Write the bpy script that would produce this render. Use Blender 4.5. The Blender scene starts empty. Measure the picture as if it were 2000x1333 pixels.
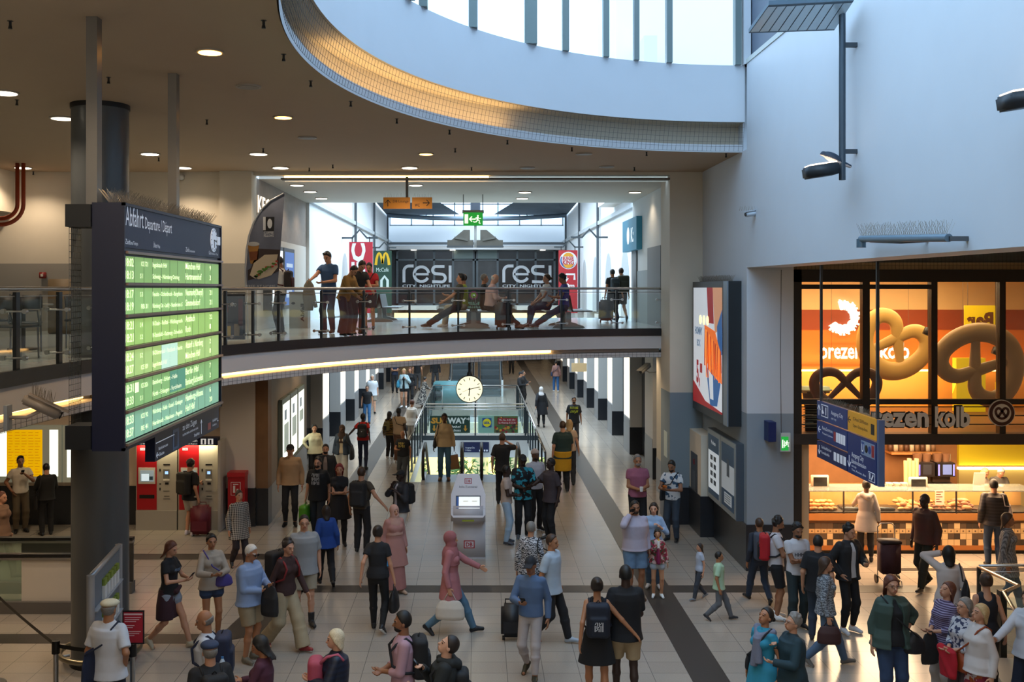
import bpy,math,random,time
import numpy as np
from mathutils import Vector,Matrix
T0=time.time()
random.seed(7)
SC=bpy.context.scene
COL=SC.collection
# ---------------------------------------------------------------- camera
F=2000.0;VX,VY=931.0,563.0;EYE=5.5
cam=bpy.data.cameras.new('camera')
cam.sensor_width=36;cam.lens=36.0
cam.shift_x=(1000-VX)/2000.0
cam.shift_y=-(666.5-VY)/2000.0
cam.clip_end=400;cam.clip_start=.2
co=bpy.data.objects.new('camera',cam);COL.objects.link(co)
co.location=(0,0,EYE);co.rotation_euler=(math.pi/2,0,0)
SC.camera=co
# ---------------------------------------------------------------- view
SC.view_settings.view_transform='Standard'
SC.view_settings.look='None'
SC.view_settings.exposure=0.17
SC.view_settings.gamma=1
SC.view_settings.use_curve_mapping=False
SC.cycles.use_denoising=True
SC.cycles.max_bounces=5
SC.cycles.use_adaptive_sampling=True
SC.cycles.adaptive_threshold=.05
SC.cycles.adaptive_min_samples=16
SC.cycles.diffuse_bounces=3
SC.cycles.glossy_bounces=2
SC.cycles.transmission_bounces=2
SC.cycles.transparent_max_bounces=12
SC.cycles.caustics_reflective=False
SC.cycles.caustics_refractive=False
SC.cycles.sample_clamp_indirect=4
# ---------------------------------------------------------------- sky
W=bpy.data.worlds.new('sky');SC.world=W;W.use_nodes=True
bg=W.node_tree.nodes['Background']
bg.inputs[0].default_value=(0.50,0.73,1.0,1)
bg.inputs[1].default_value=2.5

def area(name,loc,rot,sx,sy,power,col,spread=math.pi):
    l=bpy.data.lights.new(name,'AREA');l.shape='RECTANGLE';l.size=sx;l.size_y=sy
    l.energy=power;l.color=col;l.spread=spread
    o=bpy.data.objects.new(name,l);COL.objects.link(o);o.location=loc;o.rotation_euler=rot
    return o
def spot(name,loc,power,col,angle=120,blend=.6,r=.08,rot=(0,0,0)):
    l=bpy.data.lights.new(name,'SPOT');l.energy=power;l.color=col
    l.spot_size=math.radians(angle);l.spot_blend=blend;l.shadow_soft_size=r
    o=bpy.data.objects.new(name,l);COL.objects.link(o);o.location=loc;o.rotation_euler=rot
    return o
WARM=(1.0,.66,.34);WARM2=(1.0,.8,.58);COOL=(.42,.70,1.0)
# daylight through the roof glazing: the big oval skylight and the glazed roof of the far hall
area('daylight_oval_skylight',(1.6,11.0,13.4),(0,0,0),8,13,260,COOL)
area('daylight_far_hall',(0,44,12.5),(0,0,0),9,24,3300,(.8,.92,1))
area('fill_near_hall',(-2,-3,8.0),(math.radians(38),0,0),13,3,520,(1,.9,.78))  # added fill from behind the camera, tilted forward to brighten camera-facing surfaces

# ================================================================ helpers
def lin(c):
    if isinstance(c,str):
        c=tuple(int(c[i:i+2],16)/255 for i in(0,2,4))
    return tuple((x/12.92 if x<=.04045 else((x+.055)/1.055)**2.4)for x in c)
MATS={}
def mat(col,rough=.6,metal=0.,em=0.,name=None,noise=0.,nscale=30.,bump=0.,spec=.5,emcol=None):
    key=('m',str(col),rough,metal,em,noise,nscale,bump,spec,str(emcol))
    if key in MATS:return MATS[key]
    m=bpy.data.materials.new(name or 'mat');m.use_nodes=True
    N=m.node_tree;b=N.nodes['Principled BSDF'];c=lin(col)
    b.inputs['Base Color'].default_value=(*c,1)
    b.inputs['Roughness'].default_value=rough;b.inputs['Metallic'].default_value=metal
    b.inputs['Specular IOR Level'].default_value=spec
    if em:
        b.inputs['Emission Color'].default_value=(*(lin(emcol)if emcol else c),1)
        b.inputs['Emission Strength'].default_value=em
    if noise or bump:
        tc=N.nodes.new('ShaderNodeTexCoord');n=N.nodes.new('ShaderNodeTexNoise')
        n.inputs['Scale'].default_value=nscale;n.inputs['Detail'].default_value=4
        N.links.new(tc.outputs['Object'],n.inputs['Vector'])
        if noise:
            mx=N.nodes.new('ShaderNodeMix');mx.data_type='RGBA'
            mx.inputs[6].default_value=(*[x*(1-noise)for x in c],1)
            mx.inputs[7].default_value=(*[min(1,x*(1+noise))for x in c],1)
            N.links.new(n.outputs['Fac'],mx.inputs[0]);N.links.new(mx.outputs[2],b.inputs['Base Color'])
        if bump:
            bp=N.nodes.new('ShaderNodeBump');bp.inputs['Strength'].default_value=bump
            N.links.new(n.outputs['Fac'],bp.inputs['Height']);N.links.new(bp.outputs[0],b.inputs['Normal'])
    MATS[key]=m
    return m
def glass(col=(.8,.95,.93),alpha=.16,rough=.03):
    key=('g',str(col),alpha,rough)
    if key in MATS:return MATS[key]
    m=bpy.data.materials.new('glass');m.use_nodes=True;N=m.node_tree
    for n in list(N.nodes):
        if n.type=='BSDF_PRINCIPLED':N.nodes.remove(n)
    out=[n for n in N.nodes if n.type=='OUTPUT_MATERIAL'][0]
    t=N.nodes.new('ShaderNodeBsdfTransparent');g=N.nodes.new('ShaderNodeBsdfGlossy');d=N.nodes.new('ShaderNodeBsdfDiffuse')
    t.inputs[0].default_value=(*[.55+.45*x for x in col],1)
    g.inputs[0].default_value=(1,1,1,1);g.inputs['Roughness'].default_value=rough
    d.inputs[0].default_value=(*col,1)
    f=N.nodes.new('ShaderNodeFresnel');f.inputs[0].default_value=1.5
    m1=N.nodes.new('ShaderNodeMixShader');m2=N.nodes.new('ShaderNodeMixShader')
    m1.inputs[0].default_value=alpha
    N.links.new(t.outputs[0],m1.inputs[1]);N.links.new(d.outputs[0],m1.inputs[2])
    N.links.new(f.outputs[0],m2.inputs[0]);N.links.new(m1.outputs[0],m2.inputs[1]);N.links.new(g.outputs[0],m2.inputs[2])
    N.links.new(m2.outputs[0],out.inputs[0])
    MATS[key]=m
    return m
def pattern(kind,c1,c2,scale=1.,rough=.8,c3=None,axis='Z'):
    """cloth or surface pattern from object coordinates"""
    key=('p',kind,str(c1),str(c2),scale,rough,str(c3),axis)
    if key in MATS:return MATS[key]
    m=bpy.data.materials.new('pattern_'+kind);m.use_nodes=True;N=m.node_tree;b=N.nodes['Principled BSDF']
    b.inputs['Roughness'].default_value=rough
    a,bb=lin(c1),lin(c2)
    tc=N.nodes.new('ShaderNodeTexCoord');mx=N.nodes.new('ShaderNodeMix');mx.data_type='RGBA'
    mx.inputs[6].default_value=(*a,1);mx.inputs[7].default_value=(*bb,1)
    def node(t,**k):
        n=N.nodes.new(t)
        for q,w in k.items():setattr(n,q,w)
        return n
    fac=None
    if kind=='stripe':
        w=node('ShaderNodeTexWave',bands_direction=axis);w.inputs['Scale'].default_value=scale
        N.links.new(tc.outputs['Object'],w.inputs['Vector'])
        r=node('ShaderNodeMath',operation='GREATER_THAN');r.inputs[1].default_value=.5
        N.links.new(w.outputs['Fac'],r.inputs[0]);fac=r.outputs[0]
    elif kind=='check':
        outs=[]
        for ax in('X','Z'):
            w=node('ShaderNodeTexWave',bands_direction=ax);w.inputs['Scale'].default_value=scale
            N.links.new(tc.outputs['Object'],w.inputs['Vector'])
            r=node('ShaderNodeMath',operation='GREATER_THAN');r.inputs[1].default_value=.5
            N.links.new(w.outputs['Fac'],r.inputs[0]);outs.append(r.outputs[0])
        s=node('ShaderNodeMath',operation='ADD');N.links.new(outs[0],s.inputs[0]);N.links.new(outs[1],s.inputs[1])
        h=node('ShaderNodeMath',operation='MULTIPLY');h.inputs[1].default_value=.5
        N.links.new(s.outputs[0],h.inputs[0]);fac=h.outputs[0]
    elif kind=='zebra':
        w=node('ShaderNodeTexWave',bands_direction=axis);w.inputs['Scale'].default_value=scale
        w.inputs['Distortion'].default_value=9;w.inputs['Detail Scale'].default_value=3
        N.links.new(tc.outputs['Object'],w.inputs['Vector'])
        r=node('ShaderNodeMath',operation='GREATER_THAN');r.inputs[1].default_value=.5
        N.links.new(w.outputs['Fac'],r.inputs[0]);fac=r.outputs[0]
    else:
        n=node('ShaderNodeTexNoise');n.inputs['Scale'].default_value=scale;n.inputs['Detail'].default_value=2 if kind!='denim' else 5
        N.links.new(tc.outputs['Object'],n.inputs['Vector'])
        if kind=='denim':fac=n.outputs['Fac']
        else:
            r=node('ShaderNodeMath',operation='GREATER_THAN');r.inputs[1].default_value=.53
            N.links.new(n.outputs['Fac'],r.inputs[0]);fac=r.outputs[0]
    N.links.new(fac,mx.inputs[0]);last=mx.outputs[2]
    if c3:
        n=node('ShaderNodeTexNoise');n.inputs['Scale'].default_value=scale*1.7;n.inputs['Detail'].default_value=1
        ad=node('ShaderNodeMapping');ad.inputs['Location'].default_value=(7,3,1)
        N.links.new(tc.outputs['Object'],ad.inputs[0]);N.links.new(ad.outputs[0],n.inputs['Vector'])
        r=node('ShaderNodeMath',operation='GREATER_THAN');r.inputs[1].default_value=.58
        N.links.new(n.outputs['Fac'],r.inputs[0])
        m2=N.nodes.new('ShaderNodeMix');m2.data_type='RGBA';m2.inputs[7].default_value=(*lin(c3),1)
        N.links.new(r.outputs[0],m2.inputs[0]);N.links.new(last,m2.inputs[6]);last=m2.outputs[2]
    N.links.new(last,b.inputs['Base Color'])
    MATS[key]=m
    return m

def P(px,py,d):
    return Vector(((px-VX)*d/F,d,EYE-(py-VY)*d/F))
def X(px,d):return(px-VX)*d/F
def Z(py,d):return EYE-(py-VY)*d/F
def D(py,z=0.0):return(EYE-z)*F/(py-VY)

_TXT={}
def text_geo(s,bold=0.):
    k=(s,bold)
    if k not in _TXT:
        cu=bpy.data.curves.new('t','FONT');cu.body=s;cu.size=1;cu.resolution_u=2;cu.offset=bold
        ob=bpy.data.objects.new('t',cu);COL.objects.link(ob)
        bpy.context.view_layer.update()
        me=bpy.data.meshes.new_from_object(ob.evaluated_get(bpy.context.evaluated_depsgraph_get()))
        v=[tuple(q.co)for q in me.vertices];f=[tuple(p.vertices)for p in me.polygons]
        bpy.data.meshes.remove(me);bpy.data.objects.remove(ob);bpy.data.curves.remove(cu)
        if v:
            x0=min(q[0]for q in v);x1=max(q[0]for q in v)
            z0=min(q[1]for q in v);z1=max(q[1]for q in v)
        else:x0=x1=z0=z1=0
        _TXT[k]=(v,f,x0,x1,z0,z1)
    return _TXT[k]

class MB:
    def __init__(s):s.v=[];s.f=[];s.m=[];s.sm=[]
    def add(s,vs,fs,mi=0,smooth=False):
        o=len(s.v);s.v+=[tuple(q)for q in vs]
        for f in fs:s.f.append(tuple(i+o for i in f));s.m.append(mi);s.sm.append(smooth)
        return s
    def box(s,x0,x1,y0,y1,z0,z1,mi=0):
        x0,x1=min(x0,x1),max(x0,x1);y0,y1=min(y0,y1),max(y0,y1);z0,z1=min(z0,z1),max(z0,z1)
        v=[(x,y,z)for z in(z0,z1)for y in(y0,y1)for x in(x0,x1)]
        return s.add(v,[(0,2,3,1),(4,5,7,6),(0,1,5,4),(2,6,7,3),(0,4,6,2),(1,3,7,5)],mi)
    def bbox(s,c,sz,mi=0,R=None,bev=0.):
        hx,hy,hz=(q/2 for q in sz);c=Vector(c)
        if bev<=0:
            v=[Vector((x,y,z))for z in(-hz,hz)for y in(-hy,hy)for x in(-hx,hx)]
            fs=[(0,2,3,1),(4,5,7,6),(0,1,5,4),(2,6,7,3),(0,4,6,2),(1,3,7,5)]
        else:
            import bmesh
            bm=bmesh.new();bmesh.ops.create_cube(bm,size=1)
            bmesh.ops.scale(bm,vec=(2*hx,2*hy,2*hz),verts=bm.verts)
            bmesh.ops.bevel(bm,geom=list(bm.edges),offset=bev,segments=2,affect='EDGES')
            v=[q.co.copy()for q in bm.verts];fs=[[q.index for q in f.verts]for f in bm.faces];bm.free()
        v=[(R@q if R else q)+c for q in v]
        return s.add(v,fs,mi,bev>0)
    def cyl(s,p0,p1,r0,r1=None,seg=12,mi=0,smooth=True,caps=True):
        p0,p1=Vector(p0),Vector(p1);r1=r0 if r1 is None else r1
        ax=(p1-p0).normalized();a=ax.orthogonal().normalized();b=ax.cross(a)
        vs=[]
        for p,r in((p0,r0),(p1,r1)):
            for i in range(seg):
                t=2*math.pi*i/seg;vs.append(p+a*(r*math.cos(t))+b*(r*math.sin(t)))
        s.add(vs,[(i,(i+1)%seg,seg+(i+1)%seg,seg+i)for i in range(seg)],mi,smooth)
        if caps:
            s.add(vs,[tuple(reversed(range(seg))),tuple(range(seg,2*seg))],mi)
        return s
    def tube(s,pts,r,seg=8,mi=0,closed=False):
        pts=[Vector(p)for p in pts];n=len(pts);rs=r if isinstance(r,(list,tuple))else[r]*n
        vs=[];up=None
        for i,p in enumerate(pts):
            if closed:t=(pts[(i+1)%n]-pts[i-1])
            else:t=pts[min(i+1,n-1)]-pts[max(i-1,0)]
            t.normalize()
            if up is None:up=t.orthogonal().normalized()
            up=(up-t*up.dot(t));up=up.normalized()if up.length>1e-6 else t.orthogonal().normalized()
            b=t.cross(up)
            for k in range(seg):
                a=2*math.pi*k/seg;vs.append(p+up*(rs[i]*math.cos(a))+b*(rs[i]*math.sin(a)))
        fs=[]
        for i in range(n if closed else n-1):
            j=(i+1)%n
            for k in range(seg):fs.append((i*seg+k,i*seg+(k+1)%seg,j*seg+(k+1)%seg,j*seg+k))
        if not closed:fs+=[tuple(reversed(range(seg))),tuple((n-1)*seg+k for k in range(seg))]
        return s.add(vs,fs,mi,True)
    def prism(s,poly,z0,z1,mi=0,mside=None):
        n=len(poly);vs=[(x,y,z0)for x,y in poly]+[(x,y,z1)for x,y in poly]
        s.add(vs,[tuple(reversed(range(n))),tuple(range(n,2*n))],mi)
        return s.add(vs,[(i,(i+1)%n,n+(i+1)%n,n+i)for i in range(n)],mi if mside is None else mside)
    def plate(s,poly,o,u,w,th=.004,mi=0):
        """flat shape of 2D points in the plane (o,u,w), th thick towards the viewer side u x w"""
        o,u,w=Vector(o),Vector(u),Vector(w);nrm=u.cross(w).normalized();n=len(poly)
        vs=[o+u*x+w*y for x,y in poly]+[o+u*x+w*y+nrm*th for x,y in poly]
        ar=sum(poly[i][0]*poly[(i+1)%n][1]-poly[(i+1)%n][0]*poly[i][1]for i in range(n))
        a,b=tuple(range(n)),tuple(range(n,2*n))
        if ar>0:s.add(vs,[tuple(reversed(a)),b]+[(i,(i+1)%n,n+(i+1)%n,n+i)for i in range(n)],mi)
        else:s.add(vs,[a,tuple(reversed(b))]+[((i+1)%n,i,n+i,n+(i+1)%n)for i in range(n)],mi)
        return s
    def rect(s,o,u,w,x0,x1,y0,y1,th=.004,mi=0):
        return s.plate([(x0,y0),(x1,y0),(x1,y1),(x0,y1)],o,u,w,th,mi)
    def disc(s,o,u,w,cx,cy,r,th=.004,mi=0,seg=28,ry=None,a0=0,a1=360):
        ry=r if ry is None else ry
        full=abs(a1-a0)>=360
        pts=[(cx+r*math.cos(math.radians(a0+(a1-a0)*i/seg)),cy+ry*math.sin(math.radians(a0+(a1-a0)*i/seg)))for i in range(seg if full else seg+1)]
        return s.plate(pts,o,u,w,th,mi)
    def stroke(s,pts,wd,o,u,w,th=.004,mi=0):
        """a line of width wd in a plane"""
        n=len(pts);L=[];Rr=[]
        for i in range(n):
            a=pts[max(i-1,0)];b=pts[min(i+1,n-1)]
            dx,dy=b[0]-a[0],b[1]-a[1];q=math.hypot(dx,dy)or 1
            ws=wd[i]if isinstance(wd,(list,tuple))else wd
            nx,ny=-dy/q*ws/2,dx/q*ws/2
            L.append((pts[i][0]+nx,pts[i][1]+ny));Rr.append((pts[i][0]-nx,pts[i][1]-ny))
        for i in range(n-1):s.plate([Rr[i],Rr[i+1],L[i+1],L[i]],o,u,w,th,mi)
        return s
    def text(s,t,o,u,w,h,x=0,y=0,mi=0,width=None,th=.004,bold=0.,align='l'):
        v,f,x0,x1,z0,z1=text_geo(t,bold)
        if not v:return s
        o,u,w=Vector(o),Vector(u),Vector(w);nrm=u.cross(w).normalized()
        sc=h/.73;sx=sc if width is None else width/max(1e-6,x1-x0)
        off={'l':0,'c':-(x1-x0)*sx/2,'r':-(x1-x0)*sx}[align]
        vs=[o+u*(x+off+(q[0]-x0)*sx)+w*(y+q[1]*sc)+nrm*th for q in v]
        return s.add(vs,f,mi)
    def done(s,name,mats,parent=None,origin=None):
        if not isinstance(mats,(list,tuple)):mats=[mats]
        V=np.array(s.v,dtype=np.float64).reshape(-1,3)
        if parent is not None:
            g=Vector((0,0,0));q=parent
            while q is not None:g+=q.location;q=q.parent
            loc=Vector((0,0,0));V=V-np.array(g)
        else:
            if origin is None:
                origin=((V[:,0].min()+V[:,0].max())/2,(V[:,1].min()+V[:,1].max())/2,V[:,2].min())
            loc=Vector(origin);V=V-np.array(loc)
        me=bpy.data.meshes.new(name)
        me.from_pydata(V.tolist(),[],s.f)
        for m in mats:me.materials.append(m)
        me.polygons.foreach_set('material_index',s.m)
        me.polygons.foreach_set('use_smooth',s.sm)
        me.validate();me.update()
        ob=bpy.data.objects.new(name,me);COL.objects.link(ob)
        if parent is not None:ob.parent=parent
        else:ob.location=loc
        return ob
def tag(o,label=None,cat=None,group=None,kind=None):
    if label:o['label']=label
    if cat:o['category']=cat
    if group:o['group']=group
    if kind:o['kind']=kind
    return o
def empty(name,loc,label=None,cat=None,group=None):
    o=bpy.data.objects.new(name,None);COL.objects.link(o);o.location=loc;o.empty_display_size=.1
    return tag(o,label,cat,group)
def struct(mb,name,mats,label=None,parent=None):
    o=mb.done(name,mats,parent)
    if parent is None:tag(o,label,kind='structure')
    return o
def copy_tree(o,parent=None):
    c=o.copy();COL.objects.link(c)
    if parent is not None:c.parent=parent
    for ch in[q for q in o.children]:copy_tree(ch,c)
    return c
UX,UZ,UY=Vector((1,0,0)),Vector((0,0,1)),Vector((0,1,0))
# ================================================================ the building
M_WALL=mat('d6cbb8',.75,noise=.04,nscale=3);M_WALLG=mat('8b8a84',.7,noise=.05,nscale=3)
M_WHITE=mat('cdd2d8',.6,noise=.03,nscale=2);M_BLUEG=mat('8f9aa3',.7)
M_PLINTH=mat('26292e',.28,noise=.15,nscale=8);M_STONE=mat('7f8183',.3,noise=.12,nscale=12)
M_CEIL=mat('b59e84',.8,noise=.03,nscale=1.5);M_DARK=mat('1d1f22',.4);M_FRAME=mat('26221f',.45)
M_STEEL=mat('b9babb',.28,1.);M_STEELD=mat('6f7173',.35,1.);M_BLACK=mat('0c0c0d',.45)
M_NAVY=mat('14204a',.45);M_WHT=mat('f2f2f0',.5);M_NET=mat('5c5f60',.6,.3)
M_WOOD=pattern('denim','6b4c33','8d6a48',3.0,.55)
CX,CY=5.25,11.5
def ell(a,b,t):return(CX+a*math.cos(t),CY+b*math.sin(t))
def arc(a,b,t0,t1,n):return[ell(a,b,t0+(t1-t0)*i/n)for i in range(n+1)]
TA,TB=math.radians(90),math.radians(270)

def tile_mat():
    m=bpy.data.materials.new('floor_tiles');m.use_nodes=True;N=m.node_tree;b=N.nodes['Principled BSDF']
    tc=N.nodes.new('ShaderNodeTexCoord');mp=N.nodes.new('ShaderNodeMapping')
    mp.inputs['Location'].default_value=(-3.02+.517*40,-18.49+.43*80,0)
    br=N.nodes.new('ShaderNodeTexBrick');br.offset=0;br.squash=1
    br.inputs['Scale'].default_value=1;br.inputs['Brick Width'].default_value=.517;br.inputs['Row Height'].default_value=.43
    br.inputs['Mortar Size'].default_value=.004;br.inputs['Mortar Smooth'].default_value=.1
    br.inputs['Color1'].default_value=(*lin('b5ab9e'),1);br.inputs['Color2'].default_value=(*lin('aea498'),1)
    br.inputs['Mortar'].default_value=(*lin('6e6a64'),1)
    nz=N.nodes.new('ShaderNodeTexNoise');nz.inputs['Scale'].default_value=60;nz.inputs['Detail'].default_value=3
    n2=N.nodes.new('ShaderNodeTexNoise');n2.inputs['Scale'].default_value=.6
    mx=N.nodes.new('ShaderNodeMix');mx.data_type='RGBA';mx.blend_type='MULTIPLY';mx.inputs[0].default_value=.28
    m3=N.nodes.new('ShaderNodeMix');m3.data_type='RGBA';m3.blend_type='MULTIPLY';m3.inputs[0].default_value=.2
    N.links.new(tc.outputs['Object'],mp.inputs[0]);N.links.new(mp.outputs[0],br.inputs['Vector'])
    N.links.new(tc.outputs['Object'],nz.inputs['Vector']);N.links.new(tc.outputs['Object'],n2.inputs['Vector'])
    N.links.new(br.outputs['Color'],mx.inputs[6]);N.links.new(nz.outputs['Fac'],mx.inputs[7])
    N.links.new(mx.outputs[2],m3.inputs[6]);N.links.new(n2.outputs['Fac'],m3.inputs[7])
    N.links.new(m3.outputs[2],b.inputs['Base Color']);b.inputs['Roughness'].default_value=.22
    b.inputs['Specular IOR Level'].default_value=.55
    return m
M_TILE=tile_mat()
M_STRIPE=mat('37332f',.38,noise=.15,nscale=40)
# floor with the two openings in the corridor
fl=MB()
for x0,x1,y0,y1 in[(-14,14,-6,29),(-14,-2,29,46),(1.9,14,29,46),(-2,1.9,37.9,38.8),(-14,14,46,80)]:
    fl.box(x0,x1,y0,y1,-.3,0)
o=fl.done('floor',M_TILE,origin=(0,0,0));tag(o,'pale stone tiled concourse floor',kind='structure')
def stripe(poly,label):
    m=MB();m.prism(poly,.0005,.003);o=m.done('floor_stripe',M_STRIPE);tag(o,label,kind='structure')
def rc(x0,x1,y0,y1):return[(x0,y0),(x1,y0),(x1,y1),(x0,y1)]
stripe(rc(3.02,3.54,-4,78),'dark stone stripe running along the right of the concourse floor')
stripe(rc(-3.66,-3.14,18.49,78),'dark stone stripe running along the left of the corridor floor')
stripe(rc(-3.14,3.02,18.49,18.92),'dark stone stripe crossing the floor behind the info terminal')
stripe(rc(3.54,12,18.49,18.92),'dark stone stripe crossing the floor in front of the bakery')
stripe(rc(7.9,12,19.9,20.1),'narrow dark threshold stripe before the bakery counter')
stripe(rc(-12,-3.66,20.72,21.17),'dark stone stripe crossing the floor before the ticket machines')
stripe([(-3.66,18.49),(-3.14,18.92),(-3.14,18.3),(-3.25,18.05),(-3.3,16.3),(-4.1,15.83),(-3.95,17.2),(-3.66,18.0)],'dark stone piece joining two floor stripes at an angle')
stripe(rc(-12,-3.95,15.83,16.27),'dark stone stripe crossing the floor beside the round column')

# upper gallery slab with the bridge over the concourse
def slab_poly(off):
    e=arc(10.75+off,13.45+off,math.radians(93.7),math.radians(254),80)
    return e
e=slab_poly(.1)
pl=e+[(e[-1][0],-6),(-14,-6),(-14,23.8),(-5.2,23.8),(-5.2,34.5),(5.1,34.5),(5.1,25.0)]
g=MB();g.prism(pl,4.05,4.5,0);
M_UFLOOR=mat('a9b4b6',.16,noise=.06,nscale=6)
struct(g,'floor',[M_UFLOOR],'light polished floor of the upper gallery and bridge')
def ribbon(prof,t0,t1,n,a,b,mats_i=None,name='trim_1',mats=None,label=None,keep=None):
    m=MB();ts=[t0+(t1-t0)*i/n for i in range(n+1)]
    for j in range(len(prof)-1):
        (o0,z0),(o1,z1)=prof[j],prof[j+1];vs=[]
        for t in ts:
            x,y=ell(a+o0,b+o0,t);vs.append((x,y,z0))
            x,y=ell(a+o1,b+o1,t);vs.append((x,y,z1))
        m.add(vs,[(2*i,2*i+1,2*i+3,2*i+2)for i in range(n)],mats_i[j]if mats_i else 0,True)
    return m
ta,tb=math.radians(93.9),math.radians(200)
m=ribbon([(.15,4.503),(-.03,4.52),(-.03,4.34)],ta,tb,90,10.75,13.45);struct(m,'trim_1',[M_DARK],'dark metal edge channel along the bridge')
m=ribbon([(0,4.34),(0,4.03),(.35,4.03),(.35,3.93),(.02,3.93),(.02,3.82),(1.2,3.82),(1.2,4.0)],ta,tb,90,10.75,13.45,[0]*7)
struct(m,'trim_2',[mat('d9d5d3',.6)],'white rounded fascia of the bridge')
# underside plate
pl2=arc(10.85,13.55,math.radians(93.9),tb,80)
g=MB();g.prism(pl2+[(-14,pl2[-1][1]),(-14,23.8),(-5.2,23.8),(-5.2,34.4),(5.1,34.4),(5.1,25.1)],3.82,3.84)
struct(g,'ceiling',[mat('d0cbc3',.8)],'pale underside of the bridge and gallery')
def px_t(px,a,b):
    best=None
    for i in range(900,2100):
        t=math.radians(i/10);x,y=ell(a,b,t)
        if y>1:
            q=VX+x*F/y
            if best is None or abs(q-px)<best[0]:best=(abs(q-px),t)
    return best[1]
EM_COVE=mat('ffd58a',.5,em=5.5,emcol='ffc878')
m=ribbon([(.30,4.02),(.30,3.95)],px_t(1085,10.75,13.45),px_t(440,10.75,13.45),50,10.75,13.45)
o=m.done('cove_light',[EM_COVE]);tag(o,'warm strip light hidden in the lower edge of the bridge','light')
m=ribbon([(.30,4.02),(.30,3.95)],px_t(200,10.75,13.45),px_t(-40,10.75,13.45),12,10.75,13.45)
o=m.done('cove_light',[EM_COVE]);tag(o,'warm strip light under the gallery edge left of the departure board','light')

# ---- main ceiling with the oval opening
LA,LB=7.3,8.75
hole=arc(LA,LB,TA,TB,90)
pl=hole+[(5.25,-6),(-14,-6),(-14,23.8),(5.25,23.8)]
g=MB();g.prism(pl,8.2,8.34);struct(g,'ceiling',[M_CEIL],'plain plaster ceiling around the oval skylight')
g=MB();g.box(5.95,14,-6,26,8.2,8.4);struct(g,'ceiling',[M_CEIL],'ceiling over the bakery side')
m=ribbon([(-.02,8.18),(-.02,8.335),(.3,8.335),(.3,8.75),(-.21,8.75)],TA,TB,100,LA,LB,[0,1,2,2])
struct(m,'trim_3',[mat('c5c8cc',.6),mat('c9c2b4',.7),mat('c9c0ae',.7)],'recessed cove ring around the oval skylight')
m=ribbon([(-.21,8.75),(-.21,9.86),(-.05,9.86),(-.05,8.9)],TA,TB,100,LA,LB)
struct(m,'wall_skylight',[M_WHITE],'smooth white drum wall below the skylight windows')
m=ribbon([(.04,8.345),(.12,8.345)],px_t(1010,LA,LB),px_t(650,LA,LB),40,LA,LB)
o=m.done('cove_light',[mat('ffdf9a',.5,em=13,emcol='ffd08a')]);tag(o,'warm strip light in the cove ring of the oval skylight','light')
# wire netting across the cove
def netting(zs,a,b,t0,t1,step,name,label,r=.003):
    m=MB()
    for z,off in zs:
        m.tube([(*ell(a+off,b+off,t0+(t1-t0)*i/80),z)for i in range(81)],r,3)
    t=t0
    n=int(abs(t1-t0)*(a+b)/2/step)
    for i in range(n+1):
        t=t0+(t1-t0)*i/n
        m.tube([(*ell(a+off,b+off,t),z)for z,off in(zs[0],zs[-1])],r,3)
    o=m.done(name,[M_NET]);tag(o,label,'netting')
netting([(8.2,-.05),(8.29,-.06),(8.38,-.08),(8.47,-.1),(8.56,-.12),(8.65,-.15),(8.74,-.18)],LA,LB,TA,math.radians(192),.1,'bird_netting','wire bird netting stretched over the skylight cove ring')
netting([(3.82,-.01),(3.88,-.01),(3.94,-.01)],10.75,13.45,ta,tb,.12,'bird_netting','wire bird netting under the curved bridge edge')
# skylight windows
WA,WB=LA-.15,LB-.15
M_MULL=mat('6f7d7c',.5,.2)
frame=empty('window_1',(*ell(WA,WB,math.radians(120)),9.86),'tall curved band of skylight windows');frame['kind']='structure'
m=ribbon([(0,9.86),(0,13.2)],TA,TB,80,WA,WB)
o=m.done('window_pane',[glass((.9,.97,1),.02)],frame)
for pxs,wd in[(800,.24),(832,.13),(928,.15),(1040,.22),(1108,.12),(1186,.11),(1245,.1),(1308,.11),(1441,.12)]:
    t=px_t(pxs,WA-.1,WB-.1);x,y=ell(WA-.05,WB-.05,t)
    q=MB().box(x-wd/2,x+wd/2,y-.1,y+.1,9.86,13.2);q.done('window_mullion',[M_MULL],frame)
for k in range(9):
    t=math.radians(160+k*12);x,y=ell(WA,WB,t)
    q=MB().box(x-.07,x+.07,y-.07,y+.07,9.86,13.2);q.done('window_mullion',[M_MULL],frame)
# building outside the window
bm_=MB();bm_.box(4.5,12,33,38,8.5,20)
o=bm_.done('building',[mat('f2f2ee',.9)]);tag(o,'pale building outside behind the right skylight pane','building')
# ---- right side: tall wall over the bakery
WX=5.25
g=MB();g.box(WX,5.94,-6,19.9,5.9,9.86);struct(g,'wall_right',[M_WHITE],'tall pale wall above the bakery opening')
g=MB();g.box(WX-.02,5.94,-6,20.2,9.86,9.95,0);struct(g,'trim_4',[mat('c2c8c4',.6)],'light ledge on top of the tall right wall')
g=MB();g.box(WX+.1,5.6,-6,20.2,9.95,13.4);struct(g,'wall_louvre',[mat('5c6778',.6,noise=.1,nscale=2)],'dark grey panelled wall above the pale right wall')
g=MB();g.box(WX-.05,WX+.08,19.9,20.3,9.86,13.4);struct(g,'trim_5',[M_WHITE],'pale corner post of the skylight')
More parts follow.
